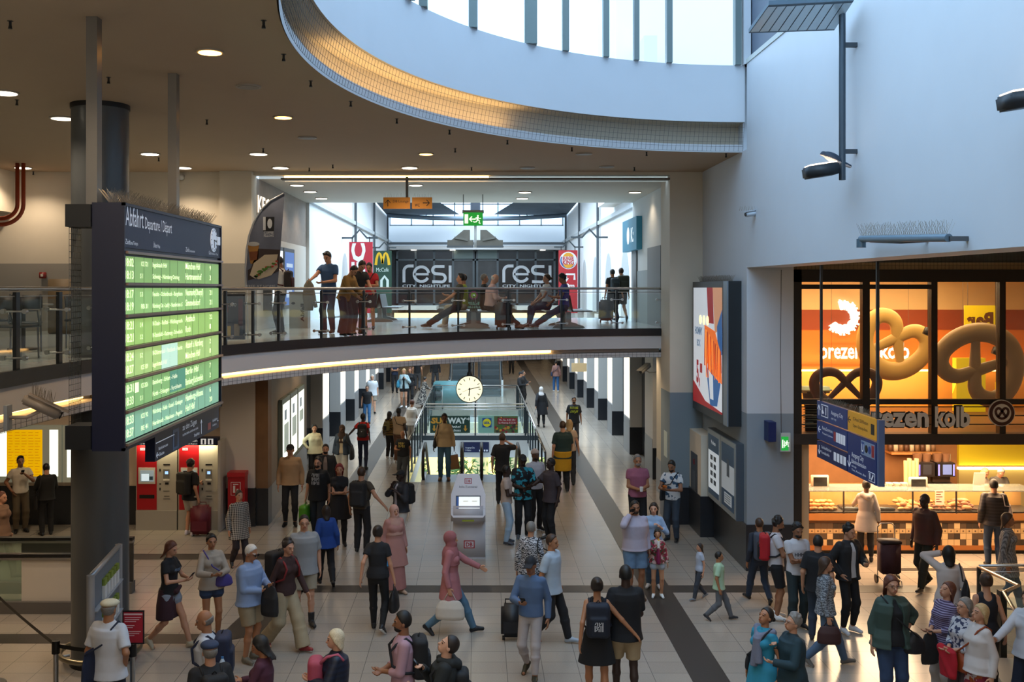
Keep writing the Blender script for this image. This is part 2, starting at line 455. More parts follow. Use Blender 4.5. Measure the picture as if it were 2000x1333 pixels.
# side wall between pier and bakery corner
def two_tone(name,x0,x1,y0,y1,z0,z1,zt,mup,mlow,label,plinth=None):
    g=MB();g.box(x0,x1,y0,y1,zt,z1,0);g.box(x0,x1,y0,y1,z0,zt,1)
    if plinth:
        e=.02;g.box(x0-e,x1+e,y0-e,y1+e,z0,z0+plinth,2)
    struct(g,name,[mup,mlow,M_PLINTH],label)
two_tone('wall_right',WX,6.16,19.9,23.9,0,8.2,3.06,M_WHITE,M_BLUEG,'pale corner block between the side wall and the bakery front',.9)
g=MB();g.box(WX,6.3,20.2,24,8.2,9.86,0);struct(g,'wall_right',[M_WHITE],'pale wall above the corner block')
two_tone('wall_right',4.49,WX,23.8,24.95,0,8.2,3.07,M_WALL,mat('7e8c94',.7),'square pier at the right end of the bridge',.86)
g=MB();g.box(4.95,WX-.001,22.6,23.8,0,2.24,0);g.box(4.93,WX,22.58,23.8,0,.9,1)
struct(g,'wall_right',[M_WALL,M_PLINTH],'low boxed service duct beside the poster cabinet')
g=MB();g.box(4.935,4.95,22.95,23.6,.05,1.75,0);g.box(4.93,4.94,23.1,23.4,.9,1.35,1)
g.box(4.925,4.94,23.2,23.3,1.5,1.62,2)
o=g.done('service_door',[mat('3a3b3f',.4),mat('55575b',.4),mat('8a1d1a',.5)]);tag(o,'dark steel service hatch in the low duct beside the poster cabinet','hatch')
# lintel line over the corridor mouth (slot with a lit edge)
g=MB();g.box(-5.19,4.49,23.8,24.1,8.13,8.2,0);g.box(-4.55,4.49,23.78,24.0,8.02,8.06,1);g.box(-4.55,4.49,24.3,24.4,8.02,8.2,0)
struct(g,'trim_6',[M_WALL,mat('6b6459',.6)],'recessed slot in the ceiling before the bridge')
g=MB();g.box(-4.5,.28,23.95,24.0,8.07,8.12);o=g.done('cove_light',[mat('ffe2a0',.5,em=7,emcol='ffcf80')]);tag(o,'yellow strip light in the ceiling slot above the bridge','light')
g=MB();g.box(-5.19,5.25,24.4,31.2,8.1,8.3);struct(g,'ceiling',[mat('cfc6b8',.8)],'white ceiling over the bridge')
# ---- left walls
two_tone('wall_left',-14,-5.2,23.8,24.2,4.5,8.2,6.07,M_WALL,mat('97928a',.7),'two-tone upper back wall of the gallery')
g=MB();g.box(-5.93,-5.19,23.6,23.8,4.5,8.2,0);g.box(-5.94,-5.18,23.58,23.8,4.5,6.07,1)
struct(g,'wall_left',[M_WALL,mat('97928a',.7)],'flat pilaster beside the bridge')
g=MB();g.box(-14,-4.85,23.8,24.2,0,3.82,0);g.box(-14,-5.7,23.78,24.2,0,.9,1)
struct(g,'wall_back',[mat('cbb8a4',.75),M_PLINTH],'beige lower wall with black stone plinth behind the ticket machines')
g=MB();g.box(-5.92,-5.12,23.62,23.82,.0,3.82,0);g.box(-5.94,-5.1,23.6,23.82,0,.88,1)
struct(g,'wall_back',[mat('cfc8be',.75),M_PLINTH],'white flat pilaster right of the ticket machines')
g=MB();g.box(-14.2,-14,-6,24,0,8.3,0);struct(g,'wall_left',[M_WALL],'far left side wall of the hall')
g=MB();g.box(-14,14,-6.2,-6,0,8.3,0);struct(g,'wall_back',[M_WALL],'rear wall of the hall')
g=MB();g.box(13.8,14,-6,26,0,8.3,0);struct(g,'wall_right',[M_WALL],'far right side wall of the hall')
g=MB();g.box(-12.0,-10.75,22.3,23.8,7.25,8.2,0);struct(g,'wall_left',[M_WALL],'boxed duct in the upper left ceiling corner')
# wood clad corner left of the corridor, lower level
g=MB();g.box(-5.12,-4.83,23.7,24.1,.86,3.82,0);g.box(-5.13,-4.82,23.68,24.1,0,.86,1)
g.add([(-4.83,24.1,.86),(-5.1,30.7,.86),(-5.1,30.7,3.82),(-4.83,24.1,3.82)],[(0,1,2,3)],2)
g.add([(-4.82,24.1,0),(-5.09,30.7,0),(-5.09,30.7,.87),(-4.82,24.1,.87)],[(0,1,2,3)],3)
g.box(-6,-5.1,30.6,30.7,0,3.82,2)
struct(g,'wall_left',[M_WOOD,M_PLINTH,mat('8a7c6c',.6),M_STONE],'wood clad wall at the left mouth of the corridor')
# upper left: restaurant wall, wood above, white below
g=MB();g.box(-6.2,-5.19,24.2,31.2,6.75,8.1,0);g.box(-6.2,-5.19,24.2,31.2,4.5,6.75,1)
struct(g,'wall_left',[mat('8b7e72',.6,noise=.25,nscale=6),mat('cfcac2',.7)],'upper left wall with grey wood cladding over white')
# ---- far hall side walls
for sx,nm in((-1,'wall_left'),(1,'wall_right')):
    g=MB();x0,x1=sx*5.1,sx*5.5
    g.box(x0,x1,31.2,60,4.5,13.2,0)
    g.box(sx*4.98,x0,31.2,60,8.1,8.25,1)
    for k in range(5):
        yc=35.2+k*4.4
        q=[(yc-.95,4.5),(yc+.95,4.5),(yc+.95,5.6)]+[(yc+.95*math.cos(a),5.6+1.25*math.sin(a))for a in[math.pi*i/12 for i in range(1,12)]]+[(yc-.95,5.6)]
        if sx>0 or k>0:g.plate(q,(x0,0,0),(0,sx*1.0,0)if False else(0,1,0),(0,0,1),-.012*sx if False else(.012 if sx<0 else-.012),2)
    struct(g,nm,[mat('dfe3e6',.7),mat('b9bfc2',.6),mat('aeb4b6',.7)],'white wall with arched niches in the bright far hall, %s side'%('left' if sx<0 else 'right'))
g=MB();g.box(4.75,5.1,24.95,31.2,4.5,8.1,0);g.box(4.70,5.1,26.2,28.2,4.5,6.6,1);g.box(4.73,4.77,24.95,31.2,4.5,6.0,2);g.box(4.70,5.1,30.2,31.1,4.5,6.9,1)
struct(g,'wall_right',[mat('c4c4c0',.7),mat('77797a',.7),mat('8d9393',.7)],'recessed wall right of the bridge with grey door recesses')
# far wall of the upper hall
g=MB();g.box(-5.5,5.5,60,60.4,7.75,9.15,0);g.box(-5.1,5.1,59.0,60,7.72,7.95,1);g.box(-5.1,5.1,58.9,59.0,8.0,8.14,2)
struct(g,'wall_far',[mat('d9dde0',.7),mat('cfcfcf',.7),mat('5b6166',.6)],'white wall above the dark shopfront at the end of the upper hall')
# glazed gable and roof of the far hall
wr=empty('window_2',(0,60.2,9.15),'glazed gable under the roof of the far hall');wr['kind']='structure'
MB().box(-5.1,5.1,60.15,60.2,9.15,13).done('window_pane',[glass((.9,.97,1),.03)],wr)
for i in range(9):
    MB().box(-5.1+i*1.27-.035,-5.1+i*1.27+.035,60.1,60.25,9.15,13).done('window_mullion',[mat('66727a',.5)],wr)
for z in(9.15,10.4,11.6):MB().box(-5.1,5.1,60.1,60.25,z,z+.07).done('window_mullion',[mat('66727a',.5)],wr)
# grey sun sails and braces below the roof
for sx in(-1,1):
    g=MB();g.add([(sx*5.05,36,10.3),(sx*5.05,58,9.6),(sx*1.0,59,9.75),(sx*3.1,47,10.3),(sx*3.6,36,10.6)],[(0,1,2,3,4),(4,3,2,1,0)]if sx>0 else[(4,3,2,1,0)])
    o=g.done('sun_sail',[mat('4f5e6c',.7,noise=.3,nscale=1.2)]);tag(o,'grey fabric sun sail under the glass roof, %s side'%('left' if sx<0 else 'right'),'sail')
g=MB();g.tube([(-5,57,9.55),(-2.5,57,9.4),(0,57,9.36),(2.5,57,9.4),(5,57,9.55)],.12,8)
for q in(-4.6,-2.9,2.9,4.6):g.tube([(q,58,9.5),(q+.5*(1 if q<0 else-1),58,10.9)],.03,5)
o=g.done('roof_brace',[mat('6b7c8c',.6)]);tag(o,'bowed grey roof tie spanning the far hall','beam')
for x,y in((-5.0,42.3),(-5.0,50),(-5.0,57.5),(5.0,42.3),(5.0,50),(5.0,57.5)):
    g=MB().box(x-.05,x+.05,y-.05,y+.05,4.5,12);o=g.done('wall_post',[mat('51585e',.5)]);tag(o,None,kind='structure')
# ---- lower corridor
g=MB();g.box(4.9,5.45,24.96,27.9,.9,3.82,0);g.box(4.89,5.45,24.96,27.9,0,.9,1)
struct(g,'wall_right',[mat('c9c2b2',.7),M_STONE],'beige wall behind the pier at the right of the corridor')
LITSTRIP=mat('fff3dc',.5,em=1.7,emcol='ffeccb')
def pilaster(side,y0,y1,lit=True):
    s=side;xi=s*5.06;xo=s*5.6
    g=MB();g.box(xi,xo,y0,y1,.9,4.4,0);g.box(xi-s*.01,xo,y0-.01,y1+.01,0,.9,1)
    g.box(xi-s*.012,xi,y0+.05,y1-.05,0,1.15,2)
    struct(g,'wall_%s'%('left' if s<0 else 'right'),[mat('c9c8c4',.7),M_PLINTH,M_STONE],'corridor pilaster with black base')
    if lit:
        q=MB().box(xi-s*.01,xi,y0+.12,y1-.12,1.2,3.7);o=q.done('wall_light',[LITSTRIP])
        return o
names_l=['first','second','third','fourth','fifth','sixth','seventh','eighth']
for i in range(8):
    y0=33.6+4.4*i
    o=pilaster(-1,y0,y0+1.5);tag(o,'tall lit wall panel on the %s pilaster along the left of the corridor'%names_l[i],'light','lit panels on the left pilasters')
for i in range(9):
    y0=29.4+4.4*i
    o=pilaster(1,y0,y0+1.4,i>0)
    if i>0:tag(o,'tall lit wall panel on the %s pilaster along the right of the corridor'%names_l[i-1],'light','lit panels on the right pilasters')
for s in(-1,1):
    g=MB();g.box(s*5.45,s*6.2,25,78,0,4.4,0)
    for k in range(11):g.box(s*5.43,s*5.45,26+4.4*k+2.2,26+4.4*k+2.3,0,3.4,1)
    g.box(s*5.4,s*5.45,25,78,3.4,4.4,2)
    struct(g,'wall_%s'%('left' if s<0 else 'right'),[mat('2b3036',.25),M_STEELD,mat('9c9a94',.7)],'dark shopfronts along the %s of the lower corridor'%('left' if s<0 else 'right'))
g=MB();g.box(-6,6,78,78.3,0,4.4,0);g.box(1.9,4.9,77.8,78,0,3.2,1)
struct(g,'wall_far',[mat('cfc9b8',.7),mat('2c2c2e',.5)],'end wall of the lower corridor')
g=MB();g.box(-5.5,5.5,60,78.3,4.3,4.5);struct(g,'floor',[mat('d5d0c6',.7)],'slab over the far end of the lower corridor')
g=MB();g.box(-5.5,-2.2,56,60,4.3,4.5);g.box(2.2,5.5,56,60,4.3,4.5);struct(g,'floor',[mat('d5d0c6',.7)],'landing beside the escalators')
for k in range(4):
    for s in(-1,1):
        spot('corridor_lamp',(s*3.4,62+4.2*k,4.25),90,WARM2,150)
# openings in the corridor floor: edges, lower level
g=MB()
for x0,x1,y0,y1 in[(-2.08,-2,29,46),(1.9,1.98,29,46),(-2,1.9,37.82,38.88),(-2,1.9,46,46.1)]:
    g.box(x0,x1,y0,y1,-.75,-.28,0)
g.box(-2,1.9,37.78,37.82,-.12,.05,1)
g.box(-2,1.9,37.78,37.9,-.75,-.12,0)
struct(g,'trim_7',[mat('dcdcd8',.6),mat('3a4247',.5)],'white edge of the stairwell opening')
g=MB();g.box(-7,7,26,60,-4.6,-4.4,0);struct(g,'floor',[mat('b9a985',.4)],'floor of the basement level below the opening')
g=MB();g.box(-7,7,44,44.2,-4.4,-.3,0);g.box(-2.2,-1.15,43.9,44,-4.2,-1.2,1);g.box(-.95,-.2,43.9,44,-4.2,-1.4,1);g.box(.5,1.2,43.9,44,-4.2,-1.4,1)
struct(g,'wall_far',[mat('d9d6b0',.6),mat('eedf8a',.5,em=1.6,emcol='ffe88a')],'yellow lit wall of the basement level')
area('basement_lamp',(0,40,-.8),(0,0,0),5,4,160,(1,.9,.6))
# ================================================================ organic meshes from distance fields
def surf_nets(Fv,o,h):
    S=Fv<0
    nx,ny,nz=Fv.shape
    c=np.zeros((nx-1,ny-1,nz-1),np.int8)
    offs=[(i,j,k)for i in(0,1)for j in(0,1)for k in(0,1)]
    def sub(A,i,j,k):return A[i:nx-1+i,j:ny-1+j,k:nz-1+k]
    for q in offs:c+=sub(S,*q)
    act=(c>0)&(c<8)
    I=np.argwhere(act);n=len(I)
    if n==0:return np.zeros((0,3)),np.zeros((0,4),int)
    idx=-np.ones(act.shape,np.int64);idx[act]=np.arange(n)
    acc=np.zeros((n,3));cnt=np.zeros(n)
    for ax in range(3):
        for q in offs:
            if q[ax]:continue
            a=np.array(q);b=a.copy();b[ax]=1
            fa=Fv[I[:,0]+a[0],I[:,1]+a[1],I[:,2]+a[2]];fb=Fv[I[:,0]+b[0],I[:,1]+b[1],I[:,2]+b[2]]
            cr=(fa<0)!=(fb<0)
            t=fa[cr]/(fa[cr]-fb[cr])
            p=np.tile(a.astype(float),(cr.sum(),1));p[:,ax]+=t
            acc[cr]+=p;cnt[cr]+=1
    V=(I+acc/cnt[:,None])*h+o
    Q=[]
    for ax in range(3):
        sl0=[slice(None)]*3;sl1=[slice(None)]*3
        sl0[ax]=slice(0,-1);sl1[ax]=slice(1,None)
        d=S[tuple(sl0)]!=S[tuple(sl1)]
        E=np.argwhere(d);a1,a2=(ax+1)%3,(ax+2)%3
        ok=(E[:,a1]>0)&(E[:,a2]>0)&(E[:,a1]<Fv.shape[a1]-1)&(E[:,a2]<Fv.shape[a2]-1)
        E=E[ok]
        if not len(E):continue
        fl=S[E[:,0],E[:,1],E[:,2]]
        def cell(d1,d2):
            q=E.copy();q[:,a1]+=d1;q[:,a2]+=d2
            return idx[q[:,0],q[:,1],q[:,2]]
        q=np.stack([cell(-1,-1),cell(0,-1),cell(0,0),cell(-1,0)],1)
        q[~fl]=q[~fl][:,::-1]
        Q.append(q)
    return V,np.concatenate(Q)

class Field:
    """smooth union of simple solids, each given as (bbox, function)"""
    def __init__(s,k=.02):s.p=[];s.cut=[];s.k=k
    def _b(s,pts,r):
        A=np.array([tuple(p)for p in pts]);return A.min(0)-r,A.max(0)+r
    def rc(s,a,b,ra,rb=None,flat=False,cut=False,k=None):
        rb=ra if rb is None else rb;a=np.array(tuple(a),float);b=np.array(tuple(b),float);ab=b-a;L2=max(1e-9,ab@ab);L=math.sqrt(L2)
        def f(p):
            w=p-a;t0=(w@ab)/L2;t=np.clip(t0,0,1)
            d=np.linalg.norm(w-t[...,None]*ab,axis=-1)-(ra+(rb-ra)*t)
            if flat:d=np.maximum(d,np.maximum(-t0,t0-1)*L)
            return d
        (s.cut if cut else s.p).append((s._b([a,b],max(ra,rb)),f,k));return s
    def el(s,c,r,R=None,cut=False,k=None):
        c=np.array(tuple(c),float);r=np.array(r,float);m=r.min();RR=np.eye(3)if R is None else np.array(R)
        def f(p):
            q=(p-c)@RR
            n=np.linalg.norm(q/r,axis=-1);g=np.linalg.norm(q/(r*r),axis=-1)+1e-9
            return n*(n-1)/g
        (s.cut if cut else s.p).append((s._b([c],r.max()),f,k));return s
    def lo(s,o,R,secs,cut=False,k=None):
        """stack of elliptical sections (z, rx, ry[, yoff]) in the frame R at o"""
        o=np.array(tuple(o),float);RR=np.array(R);A=np.array([tuple(q)+(0,)*(4-len(q))for q in secs],float)
        zs,rx,ry,yo=A[:,0],A[:,1],A[:,2],A[:,3]
        def f(p):
            q=(p-o)@RR;z=q[...,2]
            X_=np.interp(z,zs,rx);Y_=np.interp(z,zs,ry);y0=np.interp(z,zs,yo)
            rad=np.sqrt((q[...,0]/X_)**2+((q[...,1]-y0)/Y_)**2)
            d=(rad-1)*np.minimum(X_,Y_)
            return np.maximum(d,np.maximum(zs[0]-z,z-zs[-1]))
        R0=max(rx.max(),ry.max()+np.abs(yo).max())
        pts=[o+RR@np.array([sx*R0,sy*R0,z])for sx in(-1,1)for sy in(-1,1)for z in(zs[0],zs[-1])]
        (s.cut if cut else s.p).append((s._b(pts,.005),f,k));return s
    def bx(s,c,half,R=None,r=.02,cut=False,k=None):
        c=np.array(tuple(c),float);hf=np.array(half,float)-r;RR=np.eye(3)if R is None else np.array(R)
        def f(p):
            q=np.abs((p-c)@RR)-hf
            return np.linalg.norm(np.maximum(q,0),axis=-1)+np.minimum(q.max(-1),0)-r
        (s.cut if cut else s.p).append((s._b([c],np.linalg.norm(half)),f,k));return s
    def plane(s,pt,n):
        pt=np.array(tuple(pt),float);n=np.array(tuple(n),float);n=n/np.linalg.norm(n)
        s.cut.append((None,lambda p:-((p-pt)@n),None));return s
    def fn(s,f,lo,hi,cut=True):(s.cut if cut else s.p).append(((np.array(lo),np.array(hi)),f,None));return s
    def mesh(s,h):
        lo=np.min([b[0]for b,_,_ in s.p],0)-2.5*h;hi=np.max([b[1]for b,_,_ in s.p],0)+2.5*h
        lo=np.floor(lo/h)*h
        n=np.ceil((hi-lo)/h).astype(int)+1
        Fv=np.full(n,.3,np.float32)
        ax=[lo[i]+np.arange(n[i])*h for i in range(3)]
        def span(b,m):
            i0=np.maximum(0,np.floor((b[0]-m-lo)/h).astype(int));i1=np.minimum(n,np.ceil((b[1]+m-lo)/h).astype(int)+1)
            return tuple(slice(a,c)for a,c in zip(i0,i1))
        def grid(sl):
            g=np.meshgrid(*[ax[i][sl[i]]for i in range(3)],indexing='ij');return np.stack(g,-1)
        for b,f,k in s.p:
            kk=s.k if k is None else k
            sl=span(b,kk+2*h);d=f(grid(sl));a=Fv[sl]
            if kk>0:
                hh=np.clip(.5+.5*(a-d)/kk,0,1);Fv[sl]=a+(d-a)*hh-kk*hh*(1-hh)
            else:Fv[sl]=np.minimum(a,d)
        for b,f,k in s.cut:
            sl=tuple(slice(0,q)for q in n)if b is None else span(b,2*h)
            if any(q.stop<=q.start for q in sl):continue
            Fv[sl]=np.maximum(Fv[sl],-f(grid(sl)))
        return surf_nets(Fv,lo,h)
def np_mesh(name,V,Q,mats,mi=None,parent=None,smooth=True):
    me=bpy.data.meshes.new(name)
    me.vertices.add(len(V));me.vertices.foreach_set('co',np.ascontiguousarray(V,np.float32).ravel())
    me.loops.add(4*len(Q));me.loops.foreach_set('vertex_index',np.ascontiguousarray(Q,np.int32).ravel())
    me.polygons.add(len(Q));me.polygons.foreach_set('loop_start',np.arange(0,4*len(Q),4,dtype=np.int32))
    me.polygons.foreach_set('use_smooth',np.full(len(Q),smooth))
    for m in(mats if isinstance(mats,(list,tuple))else[mats]):me.materials.append(m)
    if mi is not None:me.polygons.foreach_set('material_index',np.ascontiguousarray(mi,np.int32))
    me.update(calc_edges=True)
    o=bpy.data.objects.new(name,me);COL.objects.link(o)
    if parent is not None:o.parent=parent
    return o

# ================================================================ people
def vec(*a):return np.array(a,float)
def nrm(v):return v/(np.linalg.norm(v)+1e-9)
def rx(a):c,s=math.cos(a),math.sin(a);return np.array([[1,0,0],[0,c,-s],[0,s,c]])
def ry(a):c,s=math.cos(a),math.sin(a);return np.array([[c,0,s],[0,1,0],[-s,0,c]])
def rz(a):c,s=math.cos(a),math.sin(a);return np.array([[c,-s,0],[s,c,0],[0,0,1]])
def ik(a,t,l1,l2,pole):
    d=t-a;L=np.linalg.norm(d);L=min(L,(l1+l2)*.999);d=nrm(d);t=a+d*L
    q=(l1*l1-l2*l2+L*L)/(2*L);hgt=math.sqrt(max(0,l1*l1-q*q))
    p=pole-d*(pole@d);return a+d*q+nrm(p)*hgt,t
SKINS={'pale':'c99a7f','fair':'bd8a6c','tan':'a36f4d','olive':'8f6145','brown':'5c3b28','dark':'33211a','asian':'b78563'}
HAIRS={'black':'14110f','dark':'241a14','brown':'3d291c','blond':'b89a6b','grey':'77726c','white':'c9c4bb','red':'7a1f22','auburn':'5a3020','pale':'cfbf9f'}
ARMS={
    'down':((.25,.0,.88),(.3,.9,0)),'swf':((.23,-.24,.93),(.3,.9,0)),'swb':((.24,.20,.92),(.3,.9,0)),
    'phone':((.07,-.30,1.15),(.6,.3,-.6)),'ear':((.13,-.10,1.50),(.6,-.3,-.7)),'hip':((.20,.0,1.02),(.9,.5,0)),
    'belly':((.02,-.23,1.08),(.6,.5,-.4)),'strap':((.12,-.17,1.30),(.5,.1,-.8)),'fwd':((.16,-.46,1.12),(.3,.4,-.8)),
    'out':((.5,.05,1.0),(.2,.8,-.2)),'cross':((-.10,-.21,1.16),(.7,.2,-.6)),'bag':((.27,.0,.86),(.3,.9,0)),
    'pocket':((.19,-.04,.96),(.7,.7,0)),'lap':((.08,-.34,1.0),(.6,.4,-.4)),'head':((.10,-.08,1.60),(.8,-.2,-.4)),
    'rail':((.14,-.42,1.10),(.4,.3,-.8)),'chin':((.04,-.19,1.42),(.5,-.2,-.8)),'pull':((.28,.22,.86),(.3,.9,0)),'cup':((.06,-.24,1.34),(.6,-.1,-.8))}
N_PEOPLE=[0]
def person(label,x,y,z=0.,H=1.75,face=0,pose='stand',stride=.0,aL='down',aR='down',skin='fair',hair='short',hcol='dark',
           top=('tee','808080'),bot=('pants','202530'),shoe=('222222','222222'),sex='m',w=1.0,lean=0,tilt=0,turn=0,
           res=None,extras=(),group=None,feet=.10,seat=.46,legs=None,child=False,bend=0):
    """faces -Y at face=0, the person's left is +X. angles in degrees"""
    s=H/1.75;d=y
    h=res or(.009 if d<14.5 else.0105 if d<20 else.013 if d<28 else.017);hg=h*1.2
    f=sex=='f'
    out=dict(s=s,loc=Vector((x,y,z)),rz=math.radians(face))
    hw=.152 if f else.180
    if child:hw*=.92

    pel=vec(0,0,.95);ank={};pit={1:0.,-1:0.}
    hip={1:vec(.085,0,.91),-1:vec(-.085,0,.91)}
    if pose=='sit':
        drop=.91-(seat/s+.10)
        pel[2]-=drop;hip[1][2]-=drop;hip[-1][2]-=drop
        L=legs or((.12,-.50,.08),(.12,-.46,.08))
        ank[1]=vec(L[0][0],L[0][1],L[0][2]);ank[-1]=vec(-L[1][0],L[1][1],L[1][2])
    else:
        ank[1]=vec(feet,-stride,.085);ank[-1]=vec(-feet,stride,.085)
        if stride>.12:ank[-1][2]=.15;pit[-1]=.65;pit[1]=-.12
        if stride<-.12:ank[1][2]=.15;pit[1]=.65;pit[-1]=-.12
        if legs:
            for sd,q in((1,legs[0]),(-1,legs[1])):ank[sd]=vec(sd*q[0],q[1],q[2])
        need=0
        for sd in(1,-1):
            hd=math.hypot(ank[sd][0]-hip[sd][0],ank[sd][1]-hip[sd][1])
            zt=ank[sd][2]+math.sqrt(max(.01,.838**2-hd*hd));need=max(need,hip[sd][2]-zt)
        pel[2]-=need;hip[1][2]-=need;hip[-1][2]-=need
    shift=pel-vec(0,0,.95)
    Rl=rx(math.radians(lean));piv=vec(0,0,.95)
    def T(p):return Rl@(np.array(p,float)-piv)+piv+shift
    kn={}
    for sd in(1,-1):
        kn[sd],ank[sd]=ik(hip[sd],ank[sd],.425,.415,vec(sd*.12,-1,.1 if pose!='sit' else.8))
    J=vec(0,-.008,1.518)
    Rh=Rl@rz(math.radians(turn))@rx(math.radians(tilt))
    def Hh(p):return T(J)+Rh@np.array(p,float)

    sh={};el_={};wr={};hd={}
    for sd,a in((1,aL),(-1,aR)):
        sh[sd]=T((sd*(hw-.018),.005,1.398))
        if isinstance(a,str):tg,po=ARMS[a]
        else:tg,po=a
        tgt=T((sd*tg[0],tg[1],tg[2]))if not(isinstance(a,tuple)and len(a)>2)else np.array(tg)
        el_[sd],wr[sd]=ik(sh[sd],tgt,.29,.255,Rl@vec(sd*po[0],po[1],po[2]))
    sk=SKINS[skin]
    g=Field(.022)
    ws=w;wy=1+(w-1)*1.6
    if f:secs=[(.875,.12,.09),(.90,.165*ws,.115*wy),(.98,.17*ws,.115*wy),(1.09,.128*ws,.092*wy),(1.2,.138*ws,.10*wy),(1.3,.148*ws,.105*wy),(1.4,.13,.078),(1.46,.06,.05)]
    else:secs=[(.875,.12,.09),(.90,.155*ws,.11*wy),(.98,.158*ws,.108*wy),(1.09,.148*ws,.10*wy),(1.2,.162*ws,.108*wy),(1.32,.178*ws,.112*wy),(1.4,.155,.085),(1.46,.07,.055)]
    O0=T((0,0,0));g.lo(O0,Rl,secs)
    for sd in(1,-1):g.rc(T((0,.0,1.425)),T((sd*hw*.8,.0,1.392)),.048,.047)
    if f and not child:
        for sd in(1,-1):g.el(T((sd*.068,-.085,1.29)),(.058,.05,.055))
    nr=.047 if f else.055
    g.rc(T((0,.012,1.42)),Hh((0,.015,.05)),nr*1.12,nr)
    for sd in(1,-1):
        g.rc(hip[sd],kn[sd],.082*ws,.052);g.rc(kn[sd],kn[sd]+(ank[sd]-kn[sd])*.35+vec(0,.012,0),.05,.053);g.rc(kn[sd]+(ank[sd]-kn[sd])*.35,ank[sd],.05,.036)
        Rf=rx(pit[sd]);fd=Rf@nrm(vec(sd*.25,-1,0))
        g.rc(ank[sd]+vec(0,.02,-.04),ank[sd]+fd*.12+vec(0,0,-.055),.03,.026,k=.015)
        ar=.046 if not f else.038
        g.rc(sh[sd],el_[sd],ar+.006,ar*.82);g.rc(el_[sd],wr[sd],ar*.86,.026 if not f else.023)

        fdv=nrm(wr[sd]-el_[sd]);side=nrm(np.cross(fdv,vec(0,-1,0.3)))
        inw=-sd*side if(-sd*side)[0]*sd<0 else sd*side
        up=nrm(np.cross(fdv,inw))
        if up[1]>0:up=-up
        hs=1.0 if not f else.9
        k0=wr[sd];k1=wr[sd]+fdv*.085*hs
        for q in(-1.2,-.4,.4,1.2):
            g.rc(k0+up*q*.008,k1+up*q*.019,.016,.0125*hs,k=.012)
        curl=.9 if(sd==1 and aL in('bag','pull','phone','strap','cup'))or(sd==-1 and aR in('bag','pull','phone','strap','cup'))else.35
        for q,ln in((1.35,.072),(.45,.08),(-.45,.075),(-1.35,.06)):
            a0=k1+up*q*.0195;d1=nrm(fdv+inw*curl*.6);a1=a0+d1*ln*.52*hs;d2=nrm(fdv+inw*curl*2.2)
            g.rc(a0,a1,.0098,.0092,k=.006);g.rc(a1,a1+d2*ln*.48*hs,.0092,.008,k=.006)
        t0=k0+up*.02+fdv*.02;t1=t0+nrm(up+fdv*.7+inw*.3)*.042
        g.rc(t0,t1,.0145,.011,k=.01);g.rc(t1,t1+nrm(up*.2+fdv+inw*.4)*.034,.011,.009,k=.008)
        hd[sd]=k1+inw*.02
        out['hand'+('L' if sd==1 else 'R')]=hd[sd]*s

    g.el(Hh((0,.008,.118)),(.073,.09,.098),Rh,k=.015);g.el(Hh((0,-.032,.07)),(.056,.056,.072),Rh,k=.02);g.el(Hh((0,-.045,.025)),(.034 if f else.04,.04,.03),Rh,k=.02)
    g.rc(Hh((0,-.084,.098)),Hh((0,-.104,.066)),.009,.0135,k=.012)
    for sd in(1,-1):
        g.el(Hh((sd*.074,.008,.085)),(.011,.019,.031),Rh,k=.008);g.rc(Hh((sd*.018,-.086,.118)),Hh((sd*.045,-.072,.117)),.011,.009,k=.012)
        g.el(Hh((sd*.033,-.097,.1)),(.016,.012,.011),Rh,cut=True)
        g.el(Hh((sd*.031,-.078,.1)),(.014,.013,.011),Rh,k=.004)
    g.rc(Hh((-.018,-.083,.037)),Hh((.018,-.083,.037)),.011,k=.01)
    V,Q=g.mesh(h/s)

    C=V[Q].mean(1);q=(C-Hh((0,0,0)))@Rh
    mi=np.zeros(len(Q),int);ax=np.abs(q[:,0]);fr=q[:,1]<-.06
    mi[fr&(abs(ax-.032)<.012)&(abs(q[:,2]-.1)<.0045)]=1
    mi[fr&(abs(ax-.033)<.017)&(abs(q[:,2]-.122)<.0042)]=2
    mi[fr&(ax<.022)&(abs(q[:,2]-.037)<.0075)]=3
    hm=mat(HAIRS[hcol],.55,noise=.45,nscale=70,bump=.5)
    skm=mat(sk,.55,noise=.04,nscale=8);lip=tuple(c/255 for c in(int(int(sk[0:2],16)*.82),int(int(sk[2:4],16)*.62),int(int(sk[4:6],16)*.62)))
    body=np_mesh('person',V*s,Q,[skm,mat('1a1512',.25),mat(HAIRS['dark' if hcol in('blond','pale')else hcol],.7),mat(lip,.5)],mi)
    body.location=(x,y,z);body.rotation_euler=(0,0,math.radians(face))
    tag(body,label,'person',group)
    out['obj']=body
    def part(name,fld,mats_,hh=hg,matf=None):
        V,Q=fld.mesh(hh/s)
        if len(Q)==0:return None
        mi=matf(V[Q].mean(1))if matf else None
        return np_mesh(name,V*s,Q,mats_,mi,body)

    for sd in(1,-1):
        c=Field(.02);Rf=rx(pit[sd])@rz(sd*.22 if pose!='x' else 0)
        a=ank[sd];hl=a+Rf@vec(0,.035,-.045);to=a+Rf@vec(0,-.15,-.052);md=a+Rf@vec(0,-.05,-.03)
        c.rc(hl,md,.036,.04);c.rc(md,to,.038,.032);c.rc(a+Rf@vec(0,.012,-.0),a+Rf@vec(0,-.02,-.03),.043,.04)
        if 'boot' in extras:c.rc(a,a+(kn[sd]-a)*.35,.046,.055,flat=True)
        so=a+Rf@vec(0,0,-.083);up_=Rf@vec(0,0,1);c.plane(so,-up_)
        part('shoe',c,[mat(shoe[0],.5),mat(shoe[1],.5)],hh=min(hg,.014),matf=lambda C,so=so,up_=up_:(((C-so)@up_)<.018).astype(int))

